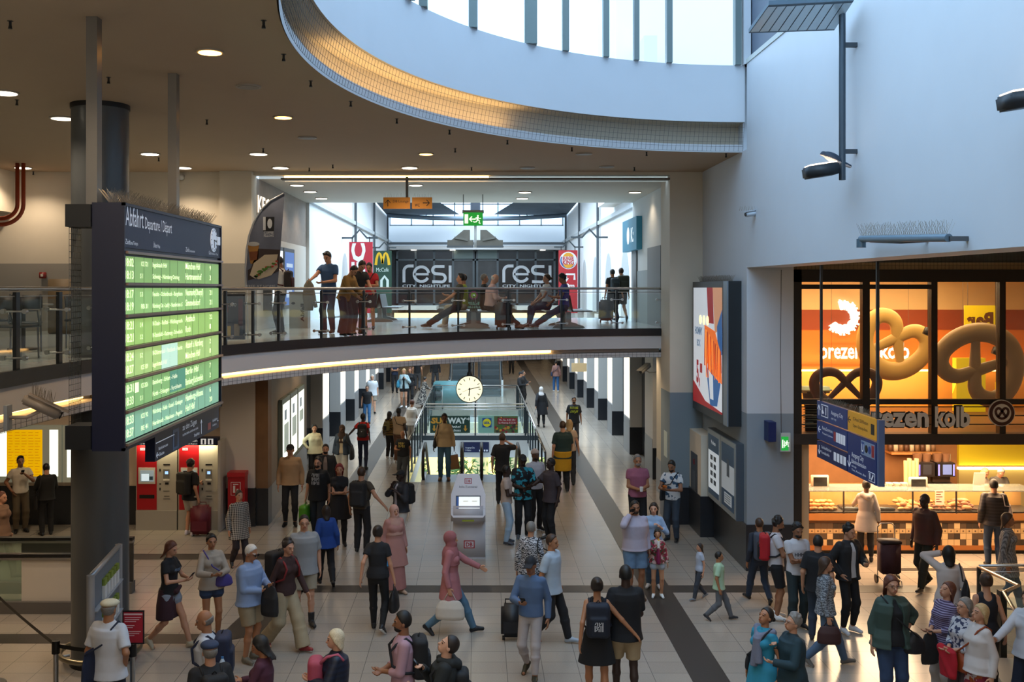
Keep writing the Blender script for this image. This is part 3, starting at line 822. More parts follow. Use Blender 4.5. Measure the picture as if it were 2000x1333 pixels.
    bk,bc=bot[0],(bot[1]if len(bot)>1 else '222222');bm_=bc if not isinstance(bc,str)else mat(bc,.85,noise=.12,nscale=11,bump=.35)
    lz=1.0 if top[0]=='none' else 1.02
    e=.018
    if bk!='none':
        c=Field(.03);R_=Rl if pose=='sit' else Rl
        tz=1.05;base=[(z_,a+.009,b+.009)for z_,a,b in secs if z_<=1.1]
        c.lo(O0,Rl,[(.80,.11,.07),(.85,.145*ws,.10*wy)]+[q for q in base if q[0]>.87 and q[0]<tz]+[(tz,secs[3][1]+.009,secs[3][2]+.009)])
        ext={'pants':1,'jeans':1,'slim':1,'wide':1,'shorts':.82,'mini':.35,'leggings':1}.get(bk)
        if ext is not None:
            rr={'pants':(.092,.068,.056),'jeans':(.09,.064,.055),'slim':(.086,.060,.045),'leggings':(.084,.056,.043),'wide':(.105,.095,.115),'shorts':(.1,.088,0),'mini':(.1,.1,0)}[bk]
            for sd in(1,-1):
                if ext<1:
                    c.rc(hip[sd]+vec(0,0,-.01),hip[sd]+(kn[sd]-hip[sd])*ext,rr[0]*ws+.004,rr[1]*(1 if ws<1.1 else ws),flat=True)
                    c.rc(hip[sd],hip[sd]+(kn[sd]-hip[sd])*.3,rr[0]*ws)
                else:
                    k1=rr[1]+.007;km=kn[sd]+(ank[sd]-kn[sd])*.35;c.rc(hip[sd],kn[sd],rr[0]*ws+.004,k1);c.rc(kn[sd],km,k1,k1-.001);c.rc(km,ank[sd]+(kn[sd]-ank[sd])*(-.03 if bk!='slim' else.07),k1-.001,rr[2],flat=True)
        if bk=='skirt' or bk=='long':
            hz=.50 if bk=='skirt' else.10
            ym=(ank[1][1]+ank[-1][1])/2*(.5 if bk=='skirt' else.8);st=abs(ank[1][1]-ank[-1][1])/2
            c.lo(vec(0,0,0)+shift*vec(1,1,0),np.eye(3),[(hz,.20 if bk=='skirt' else.24,.17+st*.7,ym),(.7,.19,.15+st*.3,ym*.5),(.95+shift[2],.175*ws,.12*wy)])
        part('trousers' if ext==1 else('shorts' if ext else 'skirt'),c,[bm_])

    def top_field(kind,e,sleeve,hem,sle=None,neck=.075):
        c=Field(.028)
        S_=[(z_,a+e,b+e)for z_,a,b in secs]
        zs_=[q[0]for q in S_]
        def at(zq):return tuple(np.interp(zq,zs_,[q[i]for q in S_])for i in(1,2))
        if hem<.9:
            bx_=at(.95);fl_=(.95-hem)
            L=[(hem,bx_[0]+.02+fl_*(.16 if kind=='dress' else.06),bx_[1]+.015+fl_*.12),(.92,bx_[0]+.006,bx_[1]+.006)]
        else:L=[(hem,at(hem)[0]+.006,at(hem)[1]+.006)]
        L+=[q for q in S_ if q[0]>max(hem,.92)+.01 and q[0]<1.41]
        if kind in('loose','jacket','hoodie','coat'):
            L=[(q[0],max(q[1],at(1.25)[0]*.92),max(q[2],at(1.25)[1]*.92))for q in L]
        L+=[(1.41,secs[-2][1]+e,secs[-2][2]+e*.8),(1.455,neck+.012,neck+.0),(1.475,neck,neck-.01)]
        c.lo(O0,Rl,L)
        if st_>.2 and hem<.75:pass
        for sd in(1,-1):c.rc(T((0,.0,1.423)),T((sd*hw*.82,.0,1.39)),.05+e*.5,.048+e*.5)
        if f and not child:
            for sd in(1,-1):c.el(T((sd*.068,-.088,1.29)),(.062+e*.5,.052+e*.5,.058+e*.5))
        for sd in(1,-1):
            ar=(.047 if not f else.042)+e*.75
            if sleeve==0:continue
            if sleeve<.9:
                c.rc(sh[sd]+(el_[sd]-sh[sd])*.12,sh[sd]+(el_[sd]-sh[sd])*sleeve,ar,ar+.006,flat=True,k=.012);c.rc(sh[sd],sh[sd]+(el_[sd]-sh[sd])*.3,ar)
            else:
                c.rc(sh[sd],el_[sd],ar,ar*.88,k=.012);c.rc(el_[sd],wr[sd]+(wr[sd]-el_[sd])*(.02 if sleeve>1.4 else-.45),ar*.88,.034+e*.4,flat=True,k=.012)
        c.cutneck=T((0,-.12,1.5))
        return c
    st_=abs(stride);tk,tc=top[0],top[1];tm=tc if not isinstance(tc,str)else mat(tc,.85,noise=.12,nscale=9,bump=.35)
    KT={'tee':(.018,.55,.90),'long':(.02,1.5,.90),'tank':(.010,0,.9),'polo':(.018,.5,.9),'sweater':(.03,1.5,.88),'loose':(.029,1.5,.86),
          'hoodie':(.036,1.5,.86),'puffer':(.044,1.5,.84),'coat':(.042,1.5,.55),'dress':(.016,.5,.58),'tankdress':(.014,0,.60),'longdress':(.02,1.5,.16),'sundress':(.018,.3,.12),
          'shirt34':(.024,1.0,.85),'tunic':(.028,1.5,.66),'crop':(.018,.5,1.02),'bigtee':(.025,.8,.82)}
    if tk!='none':
        e,sl,hem=KT[tk];kd='dress' if tk in('dress','tankdress','longdress','sundress','coat','tunic')else('loose' if tk in('loose','hoodie','puffer','bigtee')else 'fit')
        c=top_field(kd,e,sl,hem)
        if pose=='sit' and hem<.9:c=top_field('fit',e,sl,.92)
        if tk=='longdress' or tk=='sundress':
            for sd in(1,-1):c.rc(hip[sd],kn[sd],.12,.13,k=.06);c.rc(kn[sd],ank[sd]+vec(0,0,.06),.13,.12,flat=True,k=.06)
        if tk=='tank' or tk=='tankdress':
            c.el(T((0,.14,1.46)),(.085,.12,.10),cut=True);c.el(T((0,-.15,1.47)),(.08,.12,.11),cut=True)
            for sd in(1,-1):c.el(T((sd*(hw+.01),0,1.39)),(.05,.12,.09),cut=True)
        else:c.el(T((0,-.11,1.475)),(.05,.06,.035),cut=True)
        if tk=='puffer':
            tmq=tm
        o=part('dress' if kd=='dress' and tk!='coat' else{'tee':'t_shirt','polo':'polo_shirt','coat':'coat','puffer':'jacket','hoodie':'hoodie','sweater':'sweater','loose':'sweater'}.get(tk,'shirt'),c,[tm])

    for ex in extras:
        if ex=='boot':continue
        k_=ex[0]
        if k_=='jacket':
            c=top_field('jacket',.04,ex[2]if len(ex)>2 else 1.5,ex[3]if len(ex)>3 else.86)
            c.lo(O0,Rl,[(.5,.085*ws,.16,-.24),(1.2,.075*ws,.16,-.24),(1.38,.06,.16,-.235),(1.62,.05,.18,-.23)],cut=True)
            part('jacket',c,[ex[1]if not isinstance(ex[1],str)else mat(ex[1],.75,noise=.08,nscale=18)])
        elif k_=='scarf':
            c=Field(.03);c.rc(T((-.13,.02,1.44)),T((0,-.11,1.36)),.045,.05);c.rc(T((.13,.02,1.44)),T((0,-.11,1.36)),.045,.05);c.rc(T((-.13,.02,1.44)),T((0,.11,1.38)),.045,.06);c.rc(T((.13,.02,1.44)),T((0,.11,1.38)),.045,.06)
            c.rc(T((0,-.13,1.36)),T((-.03,-.16,1.0)),.045,.05,flat=True);c.rc(T((.02,-.13,1.36)),T((.06,-.15,1.05)),.04,.045,flat=True)
            part('scarf',c,[mat(ex[1],.9,noise=.15,nscale=40)])
        elif k_=='waist':
            c=Field(.03);c.lo(vec(0,0,0)+shift,np.eye(3),[(.52,.21,.17,.03),(.75,.215,.17,.02),(1.0,.185*ws,.14*wy,.01)])
            c.rc(vec(.1,-.13,1.0)+shift,vec(-.05,-.16,.95)+shift,.03);c.bx(vec(0,-.22,.7)+shift,(.09,.12,.22),cut=True)
            part('tied_cloth',c,[mat(ex[1],.85,noise=.1,nscale=20)])
        elif k_=='print':
            _,lines,col_,hh_,wd_=ex[:5];back=len(ex)>5 and ex[5];zc=ex[6]if len(ex)>6 else 1.30
            m=MB();sgn=-1 if back else 1
            for i,t_ in enumerate(lines):m.text(t_,(0,0,0),(sgn,0,0),(0,0,1),hh_,x=0,y=(len(lines)/2-i-.8)*hh_*1.5,width=wd_,align='c',bold=.02)
            A=np.array(m.v);e_=KT[tk][0]+.012
            a_=np.interp(zc,[q[0]for q in secs],[q[1]for q in secs])+e_;b_=np.interp(zc,[q[0]for q in secs],[q[2]for q in secs])+e_+(.03 if f and not back else 0)
            A=np.stack([A[:,0],-sgn*b_*np.sqrt(np.clip(1-(A[:,0]/a_)**2,.1,1)),A[:,2]+zc],1)
            m.v=[tuple(T(q)*s)for q in A]
            me_parent=body;L0=body.location.copy();body.location=(0,0,0);m.done('shirt_print',[mat(col_,.7)],body);body.location=L0
        elif k_=='beard':
            c=Field(.012);c.el(Hh((0,-.04,.036)),(.055,.055,.05),Rh);c.el(Hh((0,-.02,.05)),(.064,.05,.055),Rh)
            c.plane(Hh((0,-.09,.062)),Rh@vec(0,.5,1));c.plane(Hh((0,.012,.05)),Rh@vec(0,1,0));c.rc(Hh((-.018,-.1,.036)),Hh((.018,-.1,.036)),.008,cut=True)
            part('beard',c,[mat(ex[1]if len(ex)>1 else HAIRS[hcol],.8)],hh=min(hg,.012))
        elif k_=='glasses':
            m=MB()
            for sd in(1,-1):
                m.tube([Hh((sd*.033+.024*math.cos(a),-.108,.1+.017*math.sin(a)))*s for a in[k*math.pi/5 for k in range(10)]],.0022,4,closed=True)
                m.tube([Hh((sd*.057,-.105,.104))*s,Hh((sd*.078,-.02,.1))*s,Hh((sd*.08,.02,.095))*s],.002,4)
                if len(ex)>1:m.add([tuple(Hh((sd*.033+.024*math.cos(a),-.107,.1+.017*math.sin(a)))*s)for a in[k*math.pi/5 for k in range(10)]],[tuple(range(10))])
            L0=body.location.copy();body.location=(0,0,0);m.done('glasses',[mat('15161a',.3)],body);body.location=L0
        elif k_=='cap':
            c=Field(.01);c.el(Hh((0,.008,.128)),(.086,.103,.098),Rh);c.plane(Hh((0,0,.128)),Rh@vec(0,.1,-1))
            c.bx(Hh((0,-.115 if len(ex)<3 or ex[2]!='back' else.12,.135)),(.062,.07,.008),Rh@rx(.12),r=.006,k=.01)
            part('cap',c,[mat(ex[1],.8)],hh=min(hg,.012))
        elif k_=='flatcap':
            c=Field(.015);c.el(Hh((0,-.005,.165)),(.098,.125,.052),Rh@rx(.12));c.el(Hh((0,-.1,.145)),(.07,.055,.014),Rh)
            c.plane(Hh((0,0,.135)),Rh@vec(0,.15,-1));part('flat_cap',c,[mat(ex[1],.85,noise=.12,nscale=60)],hh=min(hg,.012))
        elif k_=='beanie':
            c=Field(.01);c.el(Hh((0,.01,.132)),(.09,.107,.105),Rh);c.plane(Hh((0,0,.125)),Rh@vec(0,-.25,-1))
            part('head_wrap',c,[mat(ex[1],.85,noise=.1,nscale=60)],hh=min(hg,.012))
        elif k_=='hijab':
            c=Field(.03);c.el(Hh((0,.015,.11)),(.092,.112,.115),Rh);c.el(Hh((0,-.02,.02)),(.08,.085,.08),Rh);c.rc(Hh((0,0,-.02)),T((0,0,1.40)),.085,.13)
            c.lo(O0,Rl,[(ex[2]if len(ex)>2 else 1.22,hw+.03,.15),(1.36,hw+.02,.13),(1.46,.11,.10)],k=.05)
            c.el(Hh((0,-.11,.078)),(.05,.062,.068),Rh,cut=True)
            part('headscarf',c,[mat(ex[1],.9,noise=.08,nscale=30)])
        elif k_=='hood':
            c=Field(.03);c.rc(T((-.1,.07,1.44)),T((0,.13,1.40)),.05,.06);c.rc(T((.1,.07,1.44)),T((0,.13,1.40)),.05,.06);c.rc(T((-.1,.07,1.44)),T((-.05,-.06,1.46)),.045,.03);c.rc(T((.1,.07,1.44)),T((.05,-.06,1.46)),.045,.03)
            part('hood',c,[mat(ex[1],.85,noise=.08,nscale=20)])
        elif k_=='watch':
            c=Field(.005);c.rc(wr[ex[1]]+(el_[ex[1]]-wr[ex[1]])*.08,wr[ex[1]]+(el_[ex[1]]-wr[ex[1]])*.18,.034,.035,flat=True)
            part('wristwatch',c,[mat('b9b2a0',.3,.8)],hh=.01)
        elif k_=='rollneck':pass

    c=Field(.015);ok=True;hh=min(hg,.0125)
    def cutface():
        c.plane(Hh((0,-.052,.145)),Rh@vec(0,-1,-.75))
        for sd in(1,-1):pass
    if hair in('short','quiff','fade'):
        c.el(Hh((0,.012,.124)),(.082,.1,.106 if hair=='short' else.112),Rh);cutface();c.plane(Hh((0,.07,.055)),Rh@vec(0,.35,-1))
        c.plane(Hh((0,.0,.088)),Rh@vec(0,-.9,-.6))
        if hair=='quiff':c.rc(Hh((-.03,-.055,.2)),Hh((.03,-.055,.2)),.03)
    elif hair=='curly':
        rr=random.Random(int(x*977+y*31))
        c.el(Hh((0,.012,.124)),(.084,.1,.106),Rh)
        for _ in range(34):
            a=rr.uniform(0,6.28);b_=rr.uniform(-.2,1.5)
            c.el(Hh((.07*math.cos(a)*math.cos(b_),.018+.084*math.sin(a)*math.cos(b_),.132+.094*math.sin(b_))),[rr.uniform(.022,.032)]*3,k=.006)
        cutface();c.plane(Hh((0,.07,.045)),Rh@vec(0,.2,-1));c.plane(Hh((0,.0,.085)),Rh@vec(0,-.9,-.6))
    elif hair in('long','longwavy','bob','ponytail','bun','shoulder'):
        c.el(Hh((0,.014,.122)),(.086,.104,.11),Rh);cutface()
        if hair in('ponytail','bun'):
            c.plane(Hh((0,.07,.05)),Rh@vec(0,.35,-1));c.plane(Hh((0,.0,.085)),Rh@vec(0,-.9,-.6))
            if hair=='bun':c.el(Hh((0,.095,.175)),(.04,.04,.038),Rh)
            else:c.rc(Hh((0,.09,.13)),Hh((0,.15,.10)),.03);c.rc(Hh((0,.15,.1)),Hh((0,.15,-.08)),.034,.015)
        else:
            zb={'bob':-.02,'shoulder':-.09,'long':-.26,'longwavy':-.26}[hair]
            c2=([(zb,.075,.035,.125),(-.1,.088,.045,.10)]if zb<-.15 else[])+([(zb,.085,.045,.085)]if zb==-.09 else[])+([(zb,.084,.07,.03)]if zb==-.02 else[])+[(0,.09,.07,.04),(.06,.09,.078,.028),(.12,.085,.075,.025)]
            c.lo(Hh((0,0,0)),Rh if hair in('bob','shoulder')else(Rh+Rl)/2 if False else Rh,c2)
            for sd in(1,-1):c.rc(Hh((sd*.078,.0,.12)),Hh((sd*.082,-.012,max(zb,-.05))),.02,.022,k=.02)
            c.el(Hh((0,-.09,.06)),(.062,.07,.085),Rh,cut=True)
    elif hair=='bald':c.el(Hh((0,.014,.118)),(.08,.097,.1),Rh);c.plane(Hh((0,.03,.115)),Rh@vec(0,-.35,1));c.plane(Hh((0,.07,.055)),Rh@vec(0,.35,-1));c.plane(Hh((0,.0,.09)),Rh@vec(0,-1,-.3))
    elif hair=='under':c.el(Hh((0,.014,.115)),(.081,.099,.1),Rh);c.plane(Hh((0,0,.14)),vec(0,0,1)@np.eye(3)if False else Rh@vec(0,0,1));c.plane(Hh((0,.07,.04)),Rh@vec(0,.35,-1));c.plane(Hh((0,.0,.088)),Rh@vec(0,-1,-.4))
    else:ok=False
    if ok:part('hair',c,[hm],hh)
    N_PEOPLE[0]+=1
    out.update(T=lambda p:T(p)*s,Hh=lambda p:Hh(p)*s,wr=wr,hip=hip)
    return out
def attach(name,out,mb,mats,label,cat,group=None):
    """a carried thing: built in the carrier's own frame but an object of its own"""
    V=np.array(mb.v);org=V.mean(0)
    me=bpy.data.meshes.new(name);me.from_pydata((V-org).tolist(),[],mb.f)
    for m in(mats if isinstance(mats,(list,tuple))else[mats]):me.materials.append(m)
    me.polygons.foreach_set('material_index',mb.m);me.polygons.foreach_set('use_smooth',mb.sm);me.update()
    o=bpy.data.objects.new(name,me);COL.objects.link(o)
    R=Matrix.Rotation(out['rz'],3,'Z');o.location=out['loc']+R@Vector(org);o.rotation_euler=(0,0,out['rz'])
    return tag(o,label,cat,group)
def carried(name,out,fld,mats,label,cat,h=.012,parts=(),matf=None,group=None):
    V,Q=fld.mesh(h);org=V.mean(0)
    o=np_mesh(name,V-org,Q,mats,matf(V[Q].mean(1))if matf else None)
    R=Matrix.Rotation(out['rz'],3,'Z');o.location=out['loc']+R@Vector(org);o.rotation_euler=(0,0,out['rz'])
    tag(o,label,cat,group)
    for nm,mb,mt in parts:
        W_=np.array(mb.v)-org;me=bpy.data.meshes.new(nm);me.from_pydata(W_.tolist(),[],mb.f)
        for m in(mt if isinstance(mt,(list,tuple))else[mt]):me.materials.append(m)
        me.polygons.foreach_set('material_index',mb.m);me.polygons.foreach_set('use_smooth',mb.sm);me.update()
        c=bpy.data.objects.new(nm,me);COL.objects.link(c);c.parent=o
    return o
def backpack(out,col,label,col2=None,size=1.0,drop=0.,text=None,side=0):
    s=out['s'];T=out['T'];q=lambda p:T(p)
    c=Field(.02);cy=.19*(1 if size<1.3 else 1.1)
    c.bx(q((side,cy,1.22-drop)),(.15*size*s,.085*size*s,.22*size*s),r=.06*s);c.bx(q((side,cy+.075*size,1.15-drop)),(.115*size*s,.045*s,.13*size*s),r=.035*s)
    col2=col2 or col;zc=q((side,cy+.03,1.2-drop))
    st=MB()
    for sd in(1,-1):
        st.tube([q((sd*.1*size**.3,.10,1.40)),q((sd*.11,.03,1.462)),q((sd*.115,-.085,1.40)),q((sd*.12,-.15,1.33)),q((sd*.15,-.13,1.18)),q((sd*.185,.02,1.10)),q((sd*.13,.12,1.08))],.016*s,6)
    hd_=MB().tube([q((side-.03,cy-.02,1.43-drop+.2*(size-1))),q((side,cy,1.475-drop+.2*(size-1))),q((side+.03,cy-.02,1.43-drop+.2*(size-1)))],.008,5)
    parts=[('strap',st,mat(col2,.8)),('carry_handle',hd_,mat('111111',.8))]
    if text:
        m=MB()
        for i,t in enumerate(text):m.text(t,q((side,cy+.122*size,1.2-drop)),(-1,0,0),(0,0,1),.03,y=-.04*i,align='c',width=.11 if len(t)>3 else None,bold=.02)
        parts.append(('printed_logo',m,mat('d8d8d8',.6)))
    thr=zc[1]+.03
    return carried('backpack',out,c,[mat(col,.75,noise=.1,nscale=20),mat(col2,.75)],label,'backpack',parts=parts,matf=lambda C:(C[:,1]>thr+.03).astype(int))
def handbag(out,hand,col,label,size=(.16,.06,.13),drop=.06,strap='hand',soft=.04,col2=None,sidex=.25,zc=.95,text=None,yc=0):
    """strap: hand = held by its handles; cross = worn across the body; shoulder = hanging from the shoulder"""
    s=out['s'];T=out['T'];c=Field(.02);st=MB()
    sd=1 if hand=='L' else-1
    if strap=='hand':
        hp=out['hand'+hand];drop*=.6;size=(size[0]*.9,size[1],size[2]);cc=hp+vec(0,0,-drop-size[2])
        st.tube([cc+vec(0,-size[0]*.45,size[2]*.9),hp+vec(0,-.03,-.0),hp+vec(0,.03,-.0),cc+vec(0,size[0]*.45,size[2]*.9)],.007,5)
        half=(size[1],size[0],size[2])
    else:
        cc=T((sd*sidex,yc,zc));half=(size[1],size[0],size[2])if yc>-.1 else(size[0],size[1],size[2])
        top_=T((-sd*.13,0,1.475))if strap=='cross' else T((sd*.15,0,1.465))
        f_=cc+vec(0,-size[0]*.7,size[2]*.8);b_=cc+vec(0,size[0]*.7,size[2]*.8)
        mid=T(((-sd*.02 if strap=='cross' else sd*.17),-.155,1.25));midb=T(((-sd*.02 if strap=='cross' else sd*.17),.15,1.25))
        st.tube([f_,mid,T(((-sd*.10)if strap=='cross' else sd*.15,-.09,1.42)),top_+vec(0,0,.01),T(((-sd*.10)if strap=='cross' else sd*.15,.1,1.42)),midb,b_],.011,6)
    c.lo(cc,np.eye(3),[(-half[2],half[0]*.75,half[1]*.9),(-half[2]*.7,half[0]*.95,half[1]),(half[2]*.2,half[0]*.8,half[1]*.95),(half[2]*.8,half[0]*.35,half[1]*.75),(half[2],half[0]*.15,half[1]*.6)])
    parts=[('strap',st,mat(col2 or col,.7))]
    if text:
        m=MB()
        for i,t in enumerate(text[1]):m.text(t,cc+vec(0,0,0),*((UX,UZ)if text[0]=='f' else(Vector((0,1,0)),UZ)),.035,y=.02-.05*i,align='c',th=min(half)+.012,bold=.02)
        parts.append(('printed_logo',m,mat('e8e8e8',.6)))
    return carried('handbag',out,c,[mat(col,.6,noise=.08,nscale=15)if isinstance(col,str)else col],label,'bag',parts=parts)
def phone(out,hand,label):
    hp=out['hand'+hand];m=MB();m.bbox(hp+vec(0,-.02,.03),(.07,.012,.145),0,Matrix.Rotation(.7,3,'X'),bev=.004)
    return attach('phone',out,m,[mat('15161a',.2)],label,'phone')
# ================================================================ objects
def spikes(parent,pts,n,h=.12,rows=3,spread=.05,name='bird_spikes',up=(0,0,1)):
    m=MB();rr=random.Random(len(pts)*7+n);up=Vector(up)
    P_=[Vector(p)for p in pts];L=[(P_[i+1]-P_[i]).length for i in range(len(P_)-1)];tot=sum(L)
    for i in range(n):
        t=(i+.5)/n*tot;k=0
        while k<len(L)-1 and t>L[k]:t-=L[k];k+=1
        b=P_[k].lerp(P_[k+1],t/L[k]);ax=(P_[k+1]-P_[k]).normalized();sd=ax.cross(up)
        for r in range(rows):
            tip=b+up*h*rr.uniform(.8,1.05)+sd*spread*(r-(rows-1)/2)+ax*rr.uniform(-.03,.03)
            m.cyl(b,tip,.0022,.0015,3,0,False,False)
    o=m.done(name,[mat('8d8474',.4,.6)],parent);o['kind']='stuff';return o
EX=Vector((0,-1,0))
# ---------------- round column
m=MB();cx_,cy_=-5.55,15.1;m.cyl((cx_,cy_,0),(cx_,cy_,8.2),.405,seg=40);m.cyl((cx_,cy_,8.13),(cx_,cy_,8.2),.42,seg=40,mi=1);m.cyl((cx_,cy_,0),(cx_,cy_,.06),.43,seg=40,mi=1)
o=m.done('column',[mat('55585a',.32,.15),M_BLACK]);tag(o,'big round dark grey column beside the departure board',kind='structure')
t=empty('column_guard',(cx_,cy_,0),'round brass-coloured guard rail around the foot of the column','guard rail')
MB().tube([(cx_+.56*math.cos(a),cy_+.56*math.sin(a),.17)for a in[k*math.pi/20 for k in range(40)]],.04,10,closed=True).done('guard_ring',[mat('8d8672',.3,.9)],t)
for k in range(4):
    a=.6+k*math.pi/2;MB().cyl((cx_+.43*math.cos(a),cy_+.43*math.sin(a),.17),(cx_+.56*math.cos(a),cy_+.56*math.sin(a),.17),.02).done('bracket',[M_STEEL],t)
# ---------------- departure board
BX0,BX1,BY0,BY1,BZ0,BZ1=-3.77,-3.45,10.03,13.86,3.9,6.34
t=empty('departure_board',(-3.61,11.9,3.9),'hanging dark blue departure board with six lit green rows','departure board')
m=MB();m.box(BX0,BX1-.03,BY0,BY1,BZ0,BZ1,0);
for q in((BY0,BY0+.035),(BY1-.035,BY1)):m.box(BX1-.03,BX1,*q,BZ0,BZ1,0)
for q in((BZ0,BZ0+.03),(BZ1-.03,BZ1)):m.box(BX1-.03,BX1,BY0,BY1,*q,0)
m.box(BX0-.003,BX0,BY0,BY1,5.05,5.06,0);m.done('casing',[mat('10142e',.4)],t)
m=MB();m.box(BX1-.03,BX1-.012,BY0+.035,BY1-.035,5.9,BZ1-.03,0);m.done('header_panel',[mat('16223f',.45)],t)
o=Vector((BX1-.012,BY0+.035,0));WT=mat('c9d0da',.5,em=.25)
def yy(px):return 6900/(931-px)-(BY0+.035)
MB().text('Abfahrt',o,UY,UZ,.20,x=yy(247),y=6.12,width=yy(282)-yy(247)).done('title_text',[WT],t);MB().text('Departure / Départ',o,UY,UZ,.13,x=yy(285),y=6.12,width=yy(337)-yy(285)).done('title_text',[WT],t)
for tx,px_,w_,hh in(('Zeit',246,10,.055),('Time/Temps',254,17,.04),('Über',301,8,.055),('Via',309,5,.04),('Ziel',364,6,.055),('Destination',371,11,.03),('Gleis',409,5,.05),('Platform / Voie',415,12,.03)):
    MB().text(tx,o,UY,UZ,hh,x=yy(px_),y=5.935,width=yy(px_+w_)-yy(px_)).done('column_heading',[WT],t)
ck=MB();yc,zc=yy(418.5),6.13;ck.disc(o,UY,UZ,yc,zc,.155,.01,0);ck.rect(o,UY,UZ,yc+.2,yc+.34,zc-.055,zc+.055,.006,0)
c_=ck.done('board_clock',[mat('ccd6e4',.5,em=.3)],t)
ck=MB()
for k in range(12):
    a=math.radians(30*k);u0=Vector((math.sin(a),math.cos(a)));ck.stroke([(yc+u0[0]*.12,zc+u0[1]*.12),(yc+u0[0]*.145,zc+u0[1]*.145)],.012,o,UY,UZ,.013)
ck.stroke([(yc,zc),(yc+.02,zc-.1)],.016,o,UY,UZ,.015);ck.stroke([(yc,zc),(yc+.13,zc-.02)],.012,o,UY,UZ,.016);ck.done('clock_hands',[M_BLACK],c_)
ROWS=[(('18:02','ICE 721','Ingolstadt Hbf','München Hbf','9'),('18:13','S 1','Schwaig - Nürnberg Ostring','Hartmannshof','3')),
        (('18:17','S 3','Feucht - Ochenbruck - Burgthann','Neumarkt(Oberpf)','21'),('18:19','RB 31','Nürnberg Ost - Lauf(r) - Neunkirchen a S','Simmelsdorf','21')),
        (('18:21','S 4','N-Stein - Roßtal - Wicklesgreuth','Ansbach','22'),('18:21','S 2','N-Steinbühl - Katzwang - Schwabach','Roth','1')),
        (('18:24','S 2','N-Dürrenhof - Fischbach - Feucht','Altdorf b. Nürnberg','2'),('18:27','ICE 109','Ingolstadt Hbf','München Hbf','8')),
        (('18:31','ICE 2026','Bamberg - Erfurt - Halle','Berlin Hbf','7'),('18:33','S 1','Fürth - Erlangen - Forchheim','Bamberg/Lichtenfels','2')),
        (('18:33','ICE 92','Würzburg - Fulda - Kassel - Göttingen','Hamburg-Altona','6'),('18:37','RE 41','Hersbruck - Neuhaus - Pegnitz','Hof Hbf','20'))]
RG=[mat('8fb66c',.5,em=.55),mat('95bf72',.5,em=.62),mat('9fc46a',.5,em=.68),mat('a9c878',.5,em=.7),mat('8fbf78',.5,em=.55),mat('8fc3a0',.5,em=.5)]
seams=[265,283.7,300,317.5,334,349,364,378,390,402,414]
for r,(l1,l2)in enumerate(ROWS):
    z1=5.817-.315*r;z0=z1-.262
    p=MB();p.box(BX1-.03,BX1-.014,BY0+.045,BY1-.12,z0,z1,0)
    for q in seams:p.rect(o,UY,UZ,yy(q)-.004,yy(q)+.004,z0,z1,-.0005,1)
    if r==3:p.rect(o,UY,UZ,yy(317.5),yy(349),z0,z1,.0,2)
    if r==4:p.rect(o,UY,UZ,yy(334),yy(364),z0+.02,z1,.0,3)
    pp=p.done('display_row',[RG[r],mat('4d7a45',.5),mat('b7c9c0',.5,em=.6),mat('7fae9d',.5,em=.4)],t)
    RT=mat('f1f4c8',.5,em=.9)
    for i,L in enumerate((l1,l2)):
        zb=z1-.1-.125*i
        MB().text(L[0],o,UY,UZ,.085,x=yy(247),y=zb,width=yy(263)-yy(247),bold=.012,th=.002).done('time_text',[RT],pp)
        for tx,a,hh,mx,nm in((L[1],278 if len(L[1])>3 else 276,.05,13 if len(L[1])>3 else 5,'train_number'),(L[2],300,.05,min(58,2.0*len(L[2])),'route_text'),(L[3],364,.08,min(34,2.6*len(L[3])),'destination_text'),(L[4],411,.065,2.4*len(L[4]),'track_number')):
            MB().text(tx,o,UY,UZ,hh,x=yy(a),y=zb+.01,width=max(.03,yy(a+mx)-yy(a)),bold=.01,th=.002).done(nm,[RT],pp)
    if r==4:MB().rect(o,UY,UZ,yy(266),yy(273),z1-.12,z1-.02,.002).done('notice_block',[RT],pp)
for r in range(7):
    z=5.852-.315*r if r<6 else 3.955
    MB().box(BX1-.012,BX1+.028,BY0+.03,BY1-.03,z-.012,z+.014).done('ledge',[mat('8d7468',.35,.5)],t)
for y0 in(10.17,12.86):MB().box(-3.88,-3.77,y0,y0+.13,6.2,8.2).done('hanger_post',[mat('7b7771',.35,.7)],t)
MB().box(-4.02,-3.77,10.0,10.35,6.1,6.32).done('bracket',[M_BLACK],t);MB().box(-4.02,-3.77,10.0,10.3,3.92,4.15).done('bracket',[M_BLACK],t)
spikes(t,[(-3.61,10.05,6.34),(-3.61,13.85,6.34)],130,.15,4,.07)
m=MB()
for k in range(7):m.tube([(-4.02,10.1+.05*k,4.1),(-4.02,10.1+.05*k,6.12)],.003,3)
for k in range(34):m.tube([(-4.02,10.1,4.12+.06*k),(-4.02,10.4,4.12+.06*k)],.003,3)
m.done('cable_netting',[M_NET],t)
